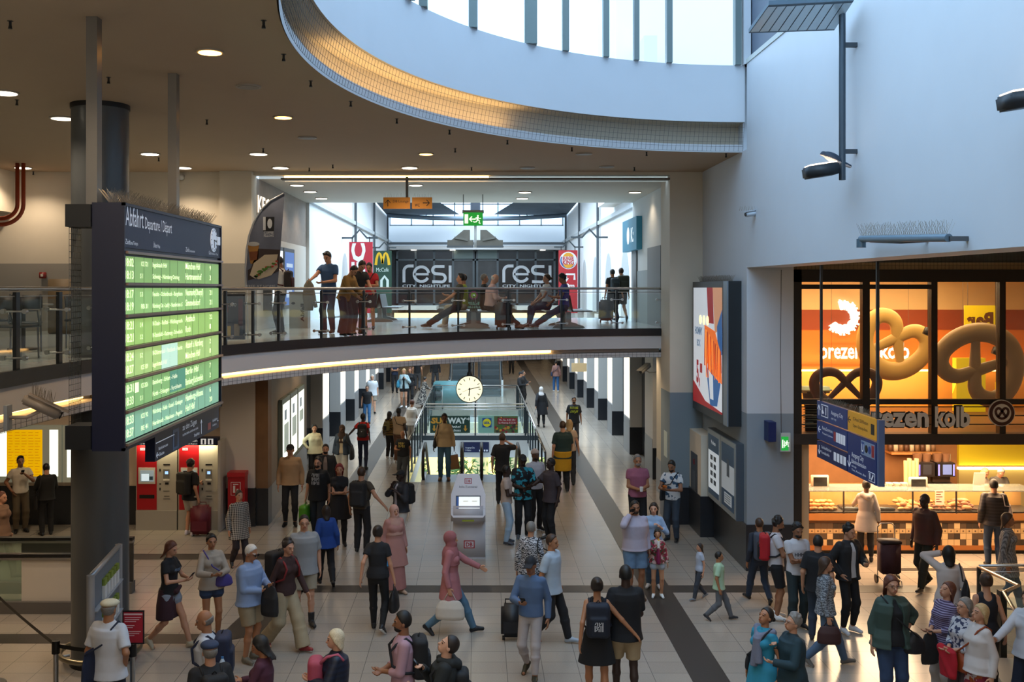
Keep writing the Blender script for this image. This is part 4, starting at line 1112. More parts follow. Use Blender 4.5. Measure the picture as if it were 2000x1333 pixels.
# ---------------- hanging sign below the board
t=empty('direction_sign',(-3.6,12.7,3.9),'dark blue direction sign hanging under the departure board','sign')
m=MB();m.box(-3.66,-3.55,11.3,14.1,3.58,3.895,0);m.done('casing',[mat('131a33',.4)],t)
o=Vector((-3.55,11.3,3.58));m=MB()
m.text('zu den Zügen',o,UY,UZ,.075,x=1.05,y=.20,width=.62);m.text('to the trains, accès aux quais',o,UY,UZ,.035,x=1.05,y=.13,width=.68)
m.text('Bahnhofsmission',o,UY,UZ,.035,x=.12,y=.11,width=.34);m.text('Gleise',o,UY,UZ,.04,x=.12,y=.04,width=.2)
m.text('Sitzplätze',o,UY,UZ,.04,x=1.55,y=.05,width=.25);m.text('Schließfächer',o,UY,UZ,.035,x=2.45,y=.12,width=.27);m.text('lockers',o,UY,UZ,.03,x=2.45,y=.06,width=.2)
for p_ in([(0.05,.06),(.12,.06)],[(.05,.06),(.08,.09)],[(.05,.06),(.08,.03)],[(1.9,.04),(1.9,.22)],[(1.9,.22),(1.87,.18)],[(1.9,.22),(1.93,.18)],[(.03,.2),(.8,.2)],[(2.72,.1),(2.76,.1)]):m.stroke(p_,.01,o,UY,UZ,.003)
for a,b in((.62,.66),(.66,.9),(.62,.9)):pass
m.rect(o,UY,UZ,.66,.9,.02,.26,.002,1);m.rect(o,UY,UZ,.72,.84,.05,.22,.004,2);m.rect(o,UY,UZ,2.22,2.36,.04,.13,.003,3)
m.done('lettering',[WT,mat('5a6a80',.5),mat('131a33',.4),mat('b05a50',.5)],t)
# ---------------- railing along the bridge and gallery
t=empty('gallery_railing',(*ell(10.75,13.45,math.radians(120)),4.5),'curved glass railing with steel handrail along the bridge and gallery','railing')
RA,RB_=10.81,13.51;t0,t1=math.radians(93.85),math.radians(196)
MB().tube([(*ell(RA,RB_,t0+(t1-t0)*i/140),5.49)for i in range(141)],.028,8).done('handrail',[M_STEEL],t)
MB().tube([(*ell(RA,RB_,t0+(t1-t0)*i/140),5.40)for i in range(141)],.008,6).done('lower_rail',[M_STEEL],t)
posts=[1292,1205,1097,993,895,800,711,628,545,495,440]
tp=[px_t(p,RA,RB_)for p in posts]+[math.radians(a)for a in(163,167.5,172,176.5,181,185.5,190)]
for k,a in enumerate(tp):
    x,y=ell(RA,RB_,a)
    m=MB().box(x-.022,x+.022,y-.05,y+.05,4.4,5.45);pst=m.done('railing_post',[mat('2e3236',.35,.6)],t)
    m=MB()
    for z in(4.66,5.22):
        m.cyl((x-.13,y-.06,z),(x+.13,y-.06,z),.012,seg=8)
        for sx in(-.13,.13):m.cyl((x+sx,y-.09,z),(x+sx,y-.03,z),.03,seg=10)
    m.done('glass_clamp',[M_STEEL],pst)
    if k<len(tp)-1:
        b=tp[k+1];vs=[]
        n=6;a_,b_=a+(b-a)*.05,b-(b-a)*.05
        for i in range(n+1):
            xx,y2=ell(RA,RB_,a_+(b_-a_)*i/n);vs+=[(xx,y2-.05,4.58),(xx,y2-.05,5.36)]
        MB().add(vs,[(2*i,2*i+1,2*i+3,2*i+2)for i in range(n)],0,True).done('glass_panel',[glass((.72,.88,.85),.035)],t)
# ---------------- station clock
t=empty('station_clock',(X(917,23.4),23.4,2.9),'round lit station clock hanging under the bridge','clock')
cx0,cz0,cd=X(917,23.4),Z(760,23.4),23.4
m=MB();m.cyl((cx0,cd-.07,cz0),(cx0,cd+.07,cz0),.312,seg=40);m.done('clock_case',[mat('4a453c',.4,.5)],t)
o=Vector((cx0,cd-.07,cz0));fc=MB().disc(o,UX,UZ,0,0,.295,.006,0,40).done('clock_face',[mat('f3ecc8',.5,em=1.0)],t)
m=MB()
for k in range(60):
    a=math.radians(6*k);s_,c_=math.sin(a),math.cos(a);r0,wd=(.205,.016)if k%5==0 else(.248,.005)
    m.stroke([(s_*r0,c_*r0),(s_*.262,c_*.262)],wd,o,UX,UZ,.009)
m.done('hour_marks',[M_BLACK],fc)
m=MB();m.stroke([(.005,.03),(-.012,-.155)],.022,o,UX,UZ,.013);m.stroke([(-.03,-.006),(.235,.05)],.015,o,UX,UZ,.016);m.disc(o,UX,UZ,0,0,.02,.018);m.stroke([(.04,.015),(-.16,-.06)],.004,o,UX,UZ,.019);m.done('clock_hands',[M_BLACK],fc)
m=MB();m.cyl((cx0,cd,cz0+.28),(cx0,cd,3.83),.03);m.cyl((cx0,cd,cz0+.27),(cx0,cd,cz0+.38),.07,.05);m.done('hanger',[mat('2a2620',.5)],t)
# ---------------- info terminal
tx0,tx1,ty=X(882,20.8),X(947,20.8),20.8
t=empty('info_terminal',((tx0+tx1)/2,ty+.25,0),'white free-standing info terminal with a screen in the hall','information terminal')
xc=(tx0+tx1)/2;G_=mat('c9c7cb',.45)
m=MB();m.bbox((xc+.02,ty+.3,.42),(.66,.6,.84),0,bev=.01);m.box(xc-.31,xc+.35,ty,ty+.6,0,.03,0);bs=m.done('base',[G_],t)
m=MB();m.bbox((xc,ty+.12,.92),(.70,.62,.36),0,bev=.05);m.done('console',[mat('bdbbc0',.45)],t)
tilt_=math.radians(22);o=Vector((xc,ty-.16,.86));wv=Vector((0,math.sin(tilt_),math.cos(tilt_)))
hull=[(-.33,0.0),(.33,0),(.35,.42),(.20,.86),(-.20,.86),(-.35,.42)];hull=[(-.30,0),(.30,0),(.345,.06),(.35,.46),(.215,.88),(-.215,.88),(-.35,.46),(-.345,.06)]
m=MB();m.plate(hull,o,UX,wv,.05,0);m.plate(hull,o+Vector((0,.05,0)),UX,wv,.051,0);hp=m.done('front_panel',[mat('dad7dc',.4)],t)
m=MB();m.rect(o,UX,wv,-.25,.25,.16,.44,.055,0);sc=m.done('screen',[mat('14161c',.3)],hp)
m=MB();m.rect(o,UX,wv,-.19,.235,.18,.42,.058,0);m.rect(o,UX,wv,-.235,-.195,.18,.42,.058,1)
for a_ in(-.1,.08):
    for b_ in(.22,.32):m.rect(o,UX,wv,a_,a_+.1,b_,b_+.015,.060,2)
m.done('screen_page',[mat('dfe3e2',.5,em=.8),mat('24427a',.5,em=.5),mat('b9b89a',.5,em=.4)],t)
def db(m,o,u,w,x,y,wd,hh,mi,mi2):
    m.rect(o,u,w,x-wd/2,x+wd/2,y-hh/2,y+hh/2,.001,mi);b_=wd*.09
    m.rect(o,u,w,x-wd/2+b_,x+wd/2-b_,y-hh/2+b_,y+hh/2-b_,.002,mi2)
    m.text('DB',o,u,w,hh*.52,x=x,y=y-hh*.26,mi=mi,width=wd*.62,th=.003,bold=.03,align='c')
m=MB();db(m,o+Vector((0,0,0))+UX.cross(wv)*.05,UX,wv,0,.74,.15,.105,0,1);m.text('Info-Terminal',o+UX.cross(wv)*.05,UX,wv,.045,y=.60,mi=2,align='c',width=.36)
m.done('lettering',[mat('a3222e',.5),mat('dad7dc',.4),mat('3a3a44',.5)],t)
m=MB();db(m,Vector((xc,ty-.001,0)),UX,UZ,.02,.29,.22,.16,0,1);m.rect(Vector((xc,ty-.2,0)),UX,UZ,-.12,.12,.80,.83,.005,2);m.done('logo',[mat('a3222e',.5),G_,mat('77802a',.4,em=.2)],t)
# ---------------- ticket machines
def machine(x0,label,scr,head):
    x1=x0+.93;y0=23.25;t=empty('ticket_machine',((x0+x1)/2,23.5,0),label,'ticket machine','ticket machines on the beige wall')
    MB().box(x0,x1,y0,23.76,0,.44).done('plinth',[mat('9d988e',.5)],t);MB().box(x0,x1,y0+.02,23.76,.44,1.93).done('cabinet',[mat('a8a296',.45)],t)
    o=Vector((x0,y0+.02,0));m=MB();m.rect(o,UX,UZ,.02,.47,.46,1.93,.012,0);m.rect(o,UX,UZ,.08,.42,.72,.80,.016,1);m.rect(o,UX,UZ,.06,.44,1.05,1.42,.02,2);m.done('red_panel',[mat('a3111b',.4),M_BLACK,mat('c9c5bb',.4)],t)
    m=MB();m.rect(o,UX,UZ,.10,.41,1.10,1.36,.024,0);m.rect(o,UX,UZ,.13,.30,1.12,1.28,.026,1);m.rect(o,UX,UZ,.31,.39,1.14,1.22,.026,2);m.done('screen',[mat('8fa0aa',.3,em=.35),mat('c9dbe6',.3,em=.7),mat('3b5668',.3)],t)
    m=MB();m.rect(o,UX,UZ,.62,.76,1.12,1.38,.008,0);m.rect(o,UX,UZ,.66,.73,1.27,1.33,.012,1);m.rect(o,UX,UZ,.62,.76,1.12,1.16,.014,2)
    for a_,b_,w_,h_ in((.62,1.47,.15,.03),(.53,1.33,.03,.06),(.53,1.03,.04,.03),(.66,1.03,.08,.05),(.53,.9,.03,.06),(.62,.88,.14,.01),(.64,.76,.12,.012),(.62,.70,.15,.01)):m.rect(o,UX,UZ,a_,a_+w_,b_,b_+h_,.006,3)
    m.done('payment_panel',[mat('6e6d69',.4),mat('8fb8ee',.4,em=1.2),mat('d8d4c8',.5),M_BLACK],t)
    m=MB();m.box(x0,x1,y0-.16,y0+.1,1.95,2.12,0);o2=Vector((x0,y0-.16,0));m.text('Fahrkarten',o2,UX,UZ,.07,x=.06,y=2.03,mi=1,width=.42);m.text('Tickets Billets Biglietti',o2,UX,UZ,.035,x=.06,y=1.97,mi=1,width=.42)
    for k in(0,1):m.rect(o2,UX,UZ,.56+k*.16,.68+k*.16,1.97,2.1,.004,1);m.rect(o2,UX,UZ,.6+k*.16,.64+k*.16,1.98,2.08,.006,0)
    m.done('header_sign',[mat('151d3c',.4),mat('d9d9d6',.4,em=.5)],t);m=MB();m.rect(Vector((x0,y0,0)),UX,UZ,.1,.22,1.81,1.87,.0,0);m.text('DB',Vector((x0,y0-.002,0)),UX,UZ,.04,x=.12,y=1.82,mi=1,width=.08);m.done('logo',[mat('e6e1da',.4,em=.4),mat('a3111b',.4)],t)
    area('machine_lamp',((x0+x1)/2,y0-.08,1.94),(.25,0,0),.8,.1,7,(1,.85,.5))
machine(-7.74,'ticket machine with its screen free, nearer the round column',1,1);machine(-6.78,'ticket machine used by the person with the dark grey backpack',0,1)
m=MB();m.box(-5.84,-5.78,23.1,23.76,0,2.05);o=m.done('partition',[mat('b3aea4',.5)]);tag(o,'grey side partition of the ticket machine bay','partition')
t=empty('wall_box',(X(463,23.5),23.45,.30),'red wall-mounted box right of the ticket machines','box');x0,x1=X(447,23.4),X(480,23.4)
MB().box(x0,x1,23.3,23.6,.3,1.2).done('body',[mat('a5131c',.4)],t);m=MB();m.box(x0-.01,x1+.01,23.28,23.62,1.2,1.3);m.done('lid',[mat('b5232a',.4)],t)
o=Vector((x0,23.3,0));m=MB();m.rect(o,UX,UZ,.07,.29,.78,1.08,.003,0);m.rect(o,UX,UZ,.08,.28,.79,1.07,.005,1);m.rect(o,UX,UZ,.12,.17,.84,1.0,.007,0);m.rect(o,UX,UZ,.2,.24,.84,.93,.007,0);m.rect(o,UX,UZ,.12,.24,1.02,1.04,.007,0);m.done('pictogram',[mat('e0d8d4',.5),mat('a5131c',.4)],t)
# ---------------- timetable cases on the left wall
def case(x0,x1,z0,z1,y,label,art,frame='a9ad9b'):
    t=empty('timetable_case',((x0+x1)/2,y,z0),label,'display case');MB().box(x0,x1,y-.12,y,z0,z1).done('case_frame',[mat(frame,.5,em=.12)],t)
    art(Vector((x0,y-.12,z0)),x1-x0,z1-z0,t);return t
def art1(o,w,h,t):
    MB().rect(o,UX,UZ,.08,.34,.14,h-.14,.003,0).done('lit_panel',[mat('e8eedd',.5,em=1.3)],t);MB().rect(o,UX,UZ,w-.28,w-.08,.14,h-.1,.003,0).done('lit_panel',[mat('e8eedd',.5,em=1.3)],t)
    m=MB();m.rect(o,UX,UZ,.24,1.06,.14,h-.1,.006,0);rr=random.Random(3)
    for i in range(5):
        for k in range(16):m.rect(o,UX,UZ,.27+i*.155,.27+i*.155+rr.uniform(.07,.13),h-.17-k*.065,h-.16-k*.065,.008,1)
    m.done('departure_sheet',[mat('e0a800',.5,em=.75),mat('b08300',.5,em=.4)],t)
case(X(-6,23.7),X(121,23.7),1.0,2.32,23.8,'lit case with the yellow departure timetable',art1)
def art2(o,w,h,t):
    m=MB();m.rect(o,UX,UZ,.1,w-.1,.12,h-.1,.003,0);m.rect(o,UX,UZ,.2,w-.2,.3,h-.28,.006,1);m.done('lit_panel',[mat('e8eedd',.5,em=1.3),mat('c9cdbd',.5,em=.7)],t)
case(X(123,23.7),X(230,23.7),1.0,2.32,23.8,'lit case with a pale notice half hidden by the column',art2)
# ---------------- stainless balustrades at the left
for yb,z1,lab in((17.35,1.0,'stainless steel balustrade with green-tinted glass in front of the timetable wall'),(18.5,1.0,'second balustrade behind the stainless steel one')):
    t=empty('balustrade',(-9.5,yb,0),lab,'balustrade');xr=-6.2
    m=MB();m.box(-12,xr,yb-.06,yb+.06,z1-.05,z1);m.done('handrail',[M_BLACK],t)
    MB().box(X(43,yb),xr,yb-.02,yb+.02,.2,z1-.09).done('steel_panel',[mat('d0c8bb',.35,.15)if yb<18 else M_STEELD],t);MB().box(-12,X(42,yb),yb-.01,yb+.01,.2,z1-.05).done('glass_panel',[glass((.6,.75,.6),.25)],t)
    MB().box(-12,xr,yb-.06,yb+.06,z1-.1,z1-.06).done('rail_profile',[M_STEEL],t);MB().box(-12,xr,yb-.1,yb+.1,0,.2).done('kerb',[mat('5e5a55',.5)],t)
    t['group']='balustrades beside the column'
# ---------------- brochure stand, stanchions
t=empty('brochure_stand',(-4.72,12.9,0),'tilted silver brochure stand with leaflets before the round column','brochure stand')
a0,a1=Vector((X(177,12.4),12.4,0)),Vector((X(232,13.9),13.9,0));u=(a1-a0).normalized()
for p_,nm in((a0,'side_frame'),(a1,'side_frame')):
    MB().cyl(p_,p_+Vector((0,0,2.02)),.05,seg=8).done(nm,[mat('a9a9aa',.35,.4)],t)
MB().tube([a0+Vector((0,0,2.0)),a1+Vector((0,0,2.0))],.035,8).done('top_bar',[mat('a9a9aa',.35,.4)],t)
ln=(a1-a0).length;m=MB();m.rect(a0,u,UZ,.03,ln-.03,.1,1.96,.01,0);m.done('back_panel',[mat('737a82',.5)],t)
for r in range(3):
    z=.75+r*.40;MB().rect(a0,u,UZ,.04,ln-.04,z,z+.015,.07,0).done('shelf',[mat('9aa0a6',.3)],t)
rr=random.Random(5)
for r in range(3):
    for k in range(5):
        z=.77+r*.40;xx=.52+k*.17;m=MB();m.rect(a0-Vector((0,0,0)),u,UZ,xx,xx+.12,z,z+.17,.05,0);m.rect(a0,u,UZ,xx,xx+.12,z+.17,z+.25,.05,1)
        o_=m.done('leaflet',[mat('dcdcd8',.6),mat('7d8f35',.6)]);tag(o_,'green-topped white leaflet on the %s shelf of the brochure stand'%('bottom','middle','top')[r],'leaflet','leaflets on the %s shelf of the brochure stand'%('bottom','middle','top')[r])
def stanchion(x,y,label,sign=False):
    t=empty('stanchion',(x,y,0),label,'barrier post');MB().cyl((x,y,0),(x,y,.03),.18,.17,24).done('foot',[M_STEELD],t);MB().cyl((x,y,.03),(x,y,.92),.033,seg=14).done('pole',[M_STEEL],t);MB().cyl((x,y,.86),(x,y,1.02),.05,seg=14).done('belt_head',[M_BLACK],t);return t
s1=(X(109,13.0),13.0);s2=(X(259,12.9),12.9);s0=(X(2,14.6),14.6)
stanchion(*s1,'belt barrier post in the lower left corner of the hall');stanchion(*s2,'belt barrier post carrying the red notice')
q=stanchion(X(-14,14.2),14.2,'belt barrier post at the left edge of the picture')
def belt(a,b,label,za=.96,zb=.96):
    m=MB();vs=[]
    for i in range(9):
        p_=Vector(a).lerp(Vector(b),i/8);z=za+(zb-za)*i/8-.05*math.sin(math.pi*i/8);vs+=[(p_[0],p_[1],z-.025),(p_[0],p_[1],z+.025)]
    m.add(vs,[(2*i,2*i+1,2*i+3,2*i+2)for i in range(8)],0,True);o=m.done('barrier_belt',[M_BLACK]);tag(o,label,'belt')
belt(s1,s2,'black barrier belt running to the post with the red notice');belt((X(-40,17),16.6),s1,'black barrier belt running out of the left edge',1.0,.96)
t=empty('notice_sign',(s2[0],s2[1],1.02),'red notice in a black frame on the barrier post','sign');o=Vector((X(240,12.8),12.8,1.05));m=MB();m.rect(o,UX,UZ,0,.27,0,.42,.015,0);m.rect(o,UX,UZ,.015,.255,.02,.40,.018,1);m.done('frame',[M_BLACK,mat('a31a2c',.5)],t)
m=MB();m.rect(o,UX,UZ,.02,.25,.365,.385,.02,0)
for k,w_ in enumerate((.2,.18,.14,.0,.12,.1,.0,.2,.18,.12)):
    if w_:m.rect(o,UX,UZ,.03,.03+w_,.33-k*.025,.338-k*.025,.02,0)
m.done('notice_text',[mat('d9b9bc',.5)],t)
# ---------------- red suitcase, trolley, case on the bridge, stroller
def case_(name,x,y,z,w_,d_,h_,col,label,handle=True):
    t=empty(name,(x,y,z),label,'suitcase');m=MB();m.bbox((x,y,z+.06+h_/2),(w_,d_,h_),0,bev=.05);b_=m.done('shell',[mat(col,.5,noise=.08,nscale=8)],t)
    for sx in(-1,1):MB().cyl((x+sx*w_*.38-.02,y,z+.035),(x+sx*w_*.38+.02,y,z+.035),.035,seg=10).done('wheel',[M_BLACK],t)
    for k in(-.25,0,.25):pass
    m=MB();m.box(x-w_*.4,x+w_*.4,y-d_/2-.008,y-d_/2,z+.14,z+.14+h_*.35);m.done('front_pocket',[mat(col,.7)],t)
    if handle:MB().tube([(x-.1,y+.06,z+h_),(x-.1,y+.06,z+h_+.12),(x+.1,y+.06,z+h_+.12),(x+.1,y+.06,z+h_)],.012,6).done('handle',[mat(col,.5)],t)
case_('suitcase',X(397,22.9),22.7,0,.42,.28,.62,'5c0f20','dark red suitcase standing by the ticket machine')
case_('suitcase',X(983,24.9),24.6,4.5,.42,.28,.60,'16171a','large black suitcase on the bridge before the bench');
case_('suitcase',X(1180,30),29.6,4.5,.42,.26,.6,'1b2230','dark wheeled case rolled past the right wall of the bridge')
case_('suitcase',X(998,16.4),16.0,0,.34,.22,.5,'15151a','black wheeled case beside the patterned blouse')
x,y=X(1712,19.6),19.0;t=empty('shopping_trolley',(x,y,0),'wheeled shopping trolley with a dark maroon bag near the bakery counter','trolley')
m=MB();m.bbox((x,y,.50),(.36,.26,.58),0,bev=.03);m.done('bag',[mat('3a1d28',.7,noise=.3,nscale=30)],t);MB().bbox((x,y,.80),(.37,.28,.06),0,bev=.01).done('lid',[mat('22141b',.7)],t)
MB().tube([(x-.16,y+.14,.1),(x-.16,y+.14,1.04),(x-.1,y+.14,1.1),(x+.1,y+.14,1.1),(x+.16,y+.14,1.04),(x+.16,y+.14,.1)],.011,6).done('handle_frame',[M_STEEL],t)
MB().tube([(x-.16,y+.14,.12),(x-.16,y-.16,.1),(x-.16,y-.2,.02),(x+.16,y-.2,.02),(x+.16,y-.16,.1),(x+.16,y+.14,.12)],.011,6).done('foot_frame',[M_STEEL],t)
for sx in(-1,1):MB().cyl((x+sx*.2-.015,y+.1,.08),(x+sx*.2+.015,y+.1,.08),.08,seg=16).done('wheel',[M_BLACK],t)
x,y=X(852,45),45.0+1.4;t=empty('stroller',(x,y,0),'pushchair with a dark seat standing behind the rail','stroller');MB().bbox((x,y,.62),(.42,.5,.3),0,Matrix.Rotation(.4,3,'X'),.05).done('seat',[mat('23282c',.7)],t);MB().bbox((x,y+.2,.95),(.42,.25,.35),0,bev=.08).done('hood',[mat('1d4a52',.7)],t)
for sx in(-1,1):
    MB().tube([(x+sx*.22,y-.35,.1),(x+sx*.22,y+.3,1.05)],.012,5).done('frame_tube',[M_STEEL],t)
    for sy in(-.35,.3):MB().cyl((x+sx*.24-.02,y+sy,.1),(x+sx*.24+.02,y+sy,.1),.1,seg=14).done('wheel',[M_BLACK],t)
# ---------------- benches on the bridge
def bench(px,d,label,w_=1.1,back=True,rot=1):
    x=X(px,d);t=empty('bench',(x,d,4.5),label,'bench')
    for sx in(-1,1):
        if not back and sx<0:continue
        m=MB();y0,y1=d-.3,d+1.7
        pr=[(sx*.10,.40),(sx*.58,.44)]
        m.box(x+pr[0][0],x+pr[1][0],y0,y1,4.5+.40,4.5+.435,0);m.done('seat',[mat('6f7679',.35,.6)],t)
        vs=[(x+sx*.10,y,4.93-.03)for y in(y0,y1)]+[(x+sx*.02,y,5.32)for y in(y0,y1)]+[(x+sx*.06,y,4.9)for y in(y0,y1)]+[(x-sx*.01,y,5.32)for y in(y0,y1)]
        m=MB().add(vs,[(0,1,3,2),(4,6,7,5),(2,3,7,6),(0,4,5,1)],0);m.done('backrest',[mat('6f7679',.35,.6)],t)
    for k in(0,1.6):
        m=MB();m.plate([(-.42,0),(.42,0),(.36,.05),(.07,.12),(.06,.4),(-.06,.4),(-.07,.12),(-.36,.05)],Vector((x,d+k,4.5)),UX,UZ,.08,0);m.done('leg',[mat('8b8a84',.4,.3)],t)
    return t
bench(925,25.6,'double-sided metal bench in the middle of the bridge');bench(1110,25.9,'metal bench near the right end of the bridge')
bench(742,30.5,'empty metal bench behind the red t-shirt')
t=empty('advert_stand',(X(925,28.2),28.2,4.5),'dark advert board for an arcade behind the middle bench','sign');o=Vector((X(905,28.2),28.2,4.5));m=MB();m.rect(o,UX,UZ,0,.56,.35,1.02,.03,0);m.done('panel',[mat('1d3a38',.5)],t)
m=MB();m.disc(o,UX,UZ,.28,.80,.12,.034,0);m.disc(o,UX,UZ,.28,.80,.08,.036,1);m.text('SPIEL-IN',o,UX,UZ,.08,x=.28,y=.54,mi=2,width=.5,th=.034,align='c',bold=.03);m.text('SPIELHALLE',o,UX,UZ,.05,x=.28,y=.45,mi=2,width=.5,th=.034,align='c',bold=.02);m.done('lettering',[mat('8a3f7a',.5),mat('8db84a',.5),mat('8fc9bd',.5)],t)
MB().box(X(925,28.2)-.2,X(925,28.2)+.2,28.2,28.3,4.5,4.85).done('foot',[M_STEELD],t)
# ---------------- litter bin on the bridge
x0,x1,d=X(565,25.5),X(601,25.5),25.5;t=empty('litter_bin',((x0+x1)/2,d+.2,4.5),'grey litter bin with black lettering on the bridge','litter bin')
MB().box(x0,x1,d,d+.42,4.5,5.36).done('body',[mat('8f928c',.45,.3)],t);MB().box(x0-.01,x1+.01,d-.01,d+.43,5.36,5.41).done('lid',[mat('6f726c',.45,.3)],t)
m=MB();m.text('Abfall',Vector((x1-.09,d,4.66)),UZ,-UX,.09,mi=0,width=.45,bold=.03);m.disc(Vector((x0,d,4.5)),UX,UZ,.10,.62,.05,.004,0,ry=.03);m.done('lettering',[M_BLACK],t)
# small poster stand behind the rail, near the departure board
t=empty('menu_stand',(X(458,18.9),18.9,4.5),'dark menu stand behind the railing beside the departure board','menu stand');o=Vector((X(437,18.9),18.9,4.5));m=MB();m.rect(o,UX,UZ,0,.40,.05,.92,.04,0);m.rect(o,UX,UZ,.03,.37,.1,.88,.043,1);m.done('panel',[M_BLACK,mat('33373c',.5)],t)
m=MB();m.text('1,00',o,UX,UZ,.07,x=.1,y=.66,mi=0,th=.046);m.rect(o,UX,UZ,.04,.09,.55,.72,.046,1);m.rect(o,UX,UZ,.06,.14,.12,.3,.046,2);m.rect(o,UX,UZ,.2,.3,.12,.34,.046,3);m.rect(o,UX,UZ,.28,.36,.3,.8,.046,4);m.done('menu_art',[mat('b9bcc0',.5),mat('7a2f24',.5),mat('b59b3a',.5),mat('8d7a5a',.5),mat('5a2a2c',.5)],t)
# ---------------- flag banner
d=20.9;t=empty('flag_banner',(X(500,d),d,4.5),'curved flag banner with a coffee and sandwich picture behind the railing','flag banner')
sc_=d/F;pts=[(482,566),(481,530),(483,490),(488,460),(497,435),(512,410),(530,392),(556,378),(553,420),(549,470),(546,520),(541,566)]
o=Vector((0,d,0));P2=[(X(a,d),Z(b,d))for a,b in pts]
MB().plate(P2,o,UX,UZ,.004,0).done('flag_cloth',[mat('666a78',.7,noise=.45,nscale=2.2)],t)
MB().tube([(X(484,d),d-.01,4.5),(X(483,d),d-.01,Z(566,d))]+[(a-.02,d-.01,b)for a,b in P2[:8]],.018,6).done('pole',[mat('b9b9b9',.4,.3)],t)
m=MB();f2=lambda L:[(X(a,d),Z(b,d))for a,b in L]
m.plate(f2([(514,424),(536,424),(535,452),(514,452)]),o,UX,UZ,.007,0);m.disc(o,UX,UZ,X(527,d),Z(437,d),.05,.009,1,16,ry=.10);m.rect(o,UX,UZ,X(514,d),X(519,d),Z(450,d),Z(424,d),.010,1)
m.text('COFFEE',o,UX,UZ,.05,x=X(525,d),y=Z(457,d),mi=1,width=.2,th=.007,align='c',bold=.02);m.text('FELLOWS',o,UX,UZ,.05,x=X(525,d),y=Z(463,d),mi=1,width=.2,th=.007,align='c',bold=.02)
m.plate(f2([(484,478),(506,476),(504,512),(497,517),(489,515)]),o,UX,UZ,.006,2);m.disc(o,UX,UZ,X(495,d),Z(477,d),.125,.008,3,18,ry=.045);m.plate(f2([(487,492),(504,491),(502,508),(489,509)]),o,UX,UZ,.009,4)
m.plate(f2([(490,524),(505,486),(547,488),(545,530),(520,540),(484,548),(484,528)]),o,UX,UZ,.006,5)
m.plate(f2([(488,538),(496,514),(517,498),(543,497),(540,512),(515,530),(499,545)]),o,UX,UZ,.009,6);m.plate(f2([(495,540),(520,526),(541,511),(543,522),(530,538),(505,546)]),o,UX,UZ,.009,6)
rr=random.Random(8)
for k in range(26):
    a=rr.random();m.disc(o,UX,UZ,X(496+45*a,d),Z(539-26*a+rr.uniform(-3,4),d),.03,.012+k*.0002,rr.choice([7,7,8]),7,ry=.02)
m.text('FREE AT HOME',o,UX,UZ,.055,x=X(482,d),y=Z(562,d),mi=1,width=X(538,d)-X(482,d),th=.008)
m.done('printed_picture',[M_BLACK,mat('c9c9c9',.6),mat('a9742e',.5),mat('b9b5ae',.5),mat('7a3f16',.5),mat('3a2a26',.6),mat('c9b495',.6),mat('4f7a24',.6),mat('b3321f',.6)],t)
# ---------------- signs over the bridge
d=23.9;t=empty('hanging_sign',(X(796,d),d,7.35),'orange hanging sign with arrows for the lounge and toilets','sign')
for a,b in((749,801),(805,844)):MB().box(X(a,d),X(b,d),d-.05,d+.05,Z(408,d),Z(386,d)).done('sign_panel',[mat('b8741f',.5,em=.15)],t)
MB().box(X(795,d)-.03,X(795,d)+.03,d-.03,d+.03,Z(386,d),8.1).done('hanger',[mat('4a453e',.5)],t)
o=Vector((X(749,d),d-.05,Z(408,d)));m=MB();s_=d/F
m.text('DB Lounge',o,UX,UZ,.06,x=19*s_,y=12*s_,width=30*s_);m.stroke([(9*s_,4*s_),(9*s_,17*s_)],.016,o,UX,UZ);m.stroke([(4*s_,11*s_),(9*s_,17*s_)],.014,o,UX,UZ);m.stroke([(14*s_,11*s_),(9*s_,17*s_)],.014,o,UX,UZ)
m.text('WC',o,UX,UZ,.07,x=61*s_,y=4*s_,width=10*s_,bold=.02);m.stroke([(77*s_,11*s_),(90*s_,11*s_)],.018,o,UX,UZ);m.stroke([(84*s_,17*s_),(90*s_,11*s_)],.016,o,UX,UZ);m.stroke([(84*s_,5*s_),(90*s_,11*s_)],.016,o,UX,UZ);m.done('lettering',[M_BLACK],t)
spikes(t,[(X(751,d),d,Z(386,d)),(X(800,d),d,Z(386,d))],12,.1,1);spikes(t,[(X(806,d),d,Z(386,d)),(X(843,d),d,Z(386,d))],9,.1,1)
def running_man(m,o,u,w,x,y,h,mi):
    S=lambda L,wd:m.stroke([(x+a*h,y+b*h)for a,b in L],wd*h,o,u,w,.004,mi)
    m.disc(o,u,w,x+.02*h,y+.88*h,.1*h,.004,mi,12);S([(.02,.76),(-.04,.62),(-.02,.42)],.2);S([(0,.42),(.2,.34),(.14,.12),(.3,.06)],.11);S([(-.03,.42),(-.14,.24),(-.4,.2),(-.46,.3)],.11);S([(.02,.72),(.22,.56),(.36,.64)],.08);S([(-.04,.7),(-.24,.64),(-.26,.46)],.08)
d=28.4;t=empty('exit_sign',(X(924,d),d,Z(441,d)),'green emergency exit sign hanging over the bridge','sign');s_=d/F;o=Vector((X(905,d),d-.06,Z(441,d)))
MB().box(X(905,d),X(943,d),d-.06,d+.06,Z(441,d),Z(415.5,d)).done('sign_box',[mat('1f8a2e',.5,em=.9)],t);m=MB();m.rect(o,UX,UZ,2.5*s_,9.5*s_,4*s_,22*s_,.003,0);m.stroke([(12*s_,12.5*s_),(23*s_,12.5*s_)],.035,o,UX,UZ);m.stroke([(17*s_,17.5*s_),(12*s_,12.5*s_),(17*s_,7.5*s_)],.035,o,UX,UZ);running_man(m,o,UX,UZ,28*s_,3*s_,18*s_,0);m.done('pictogram',[mat('eaf3da',.5,em=1.0)],t)
MB().box(X(903,d),X(945,d),d-.05,d+.05,Z(417,d),Z(411,d)).done('mounting_bar',[mat('9c948a',.5)],t)
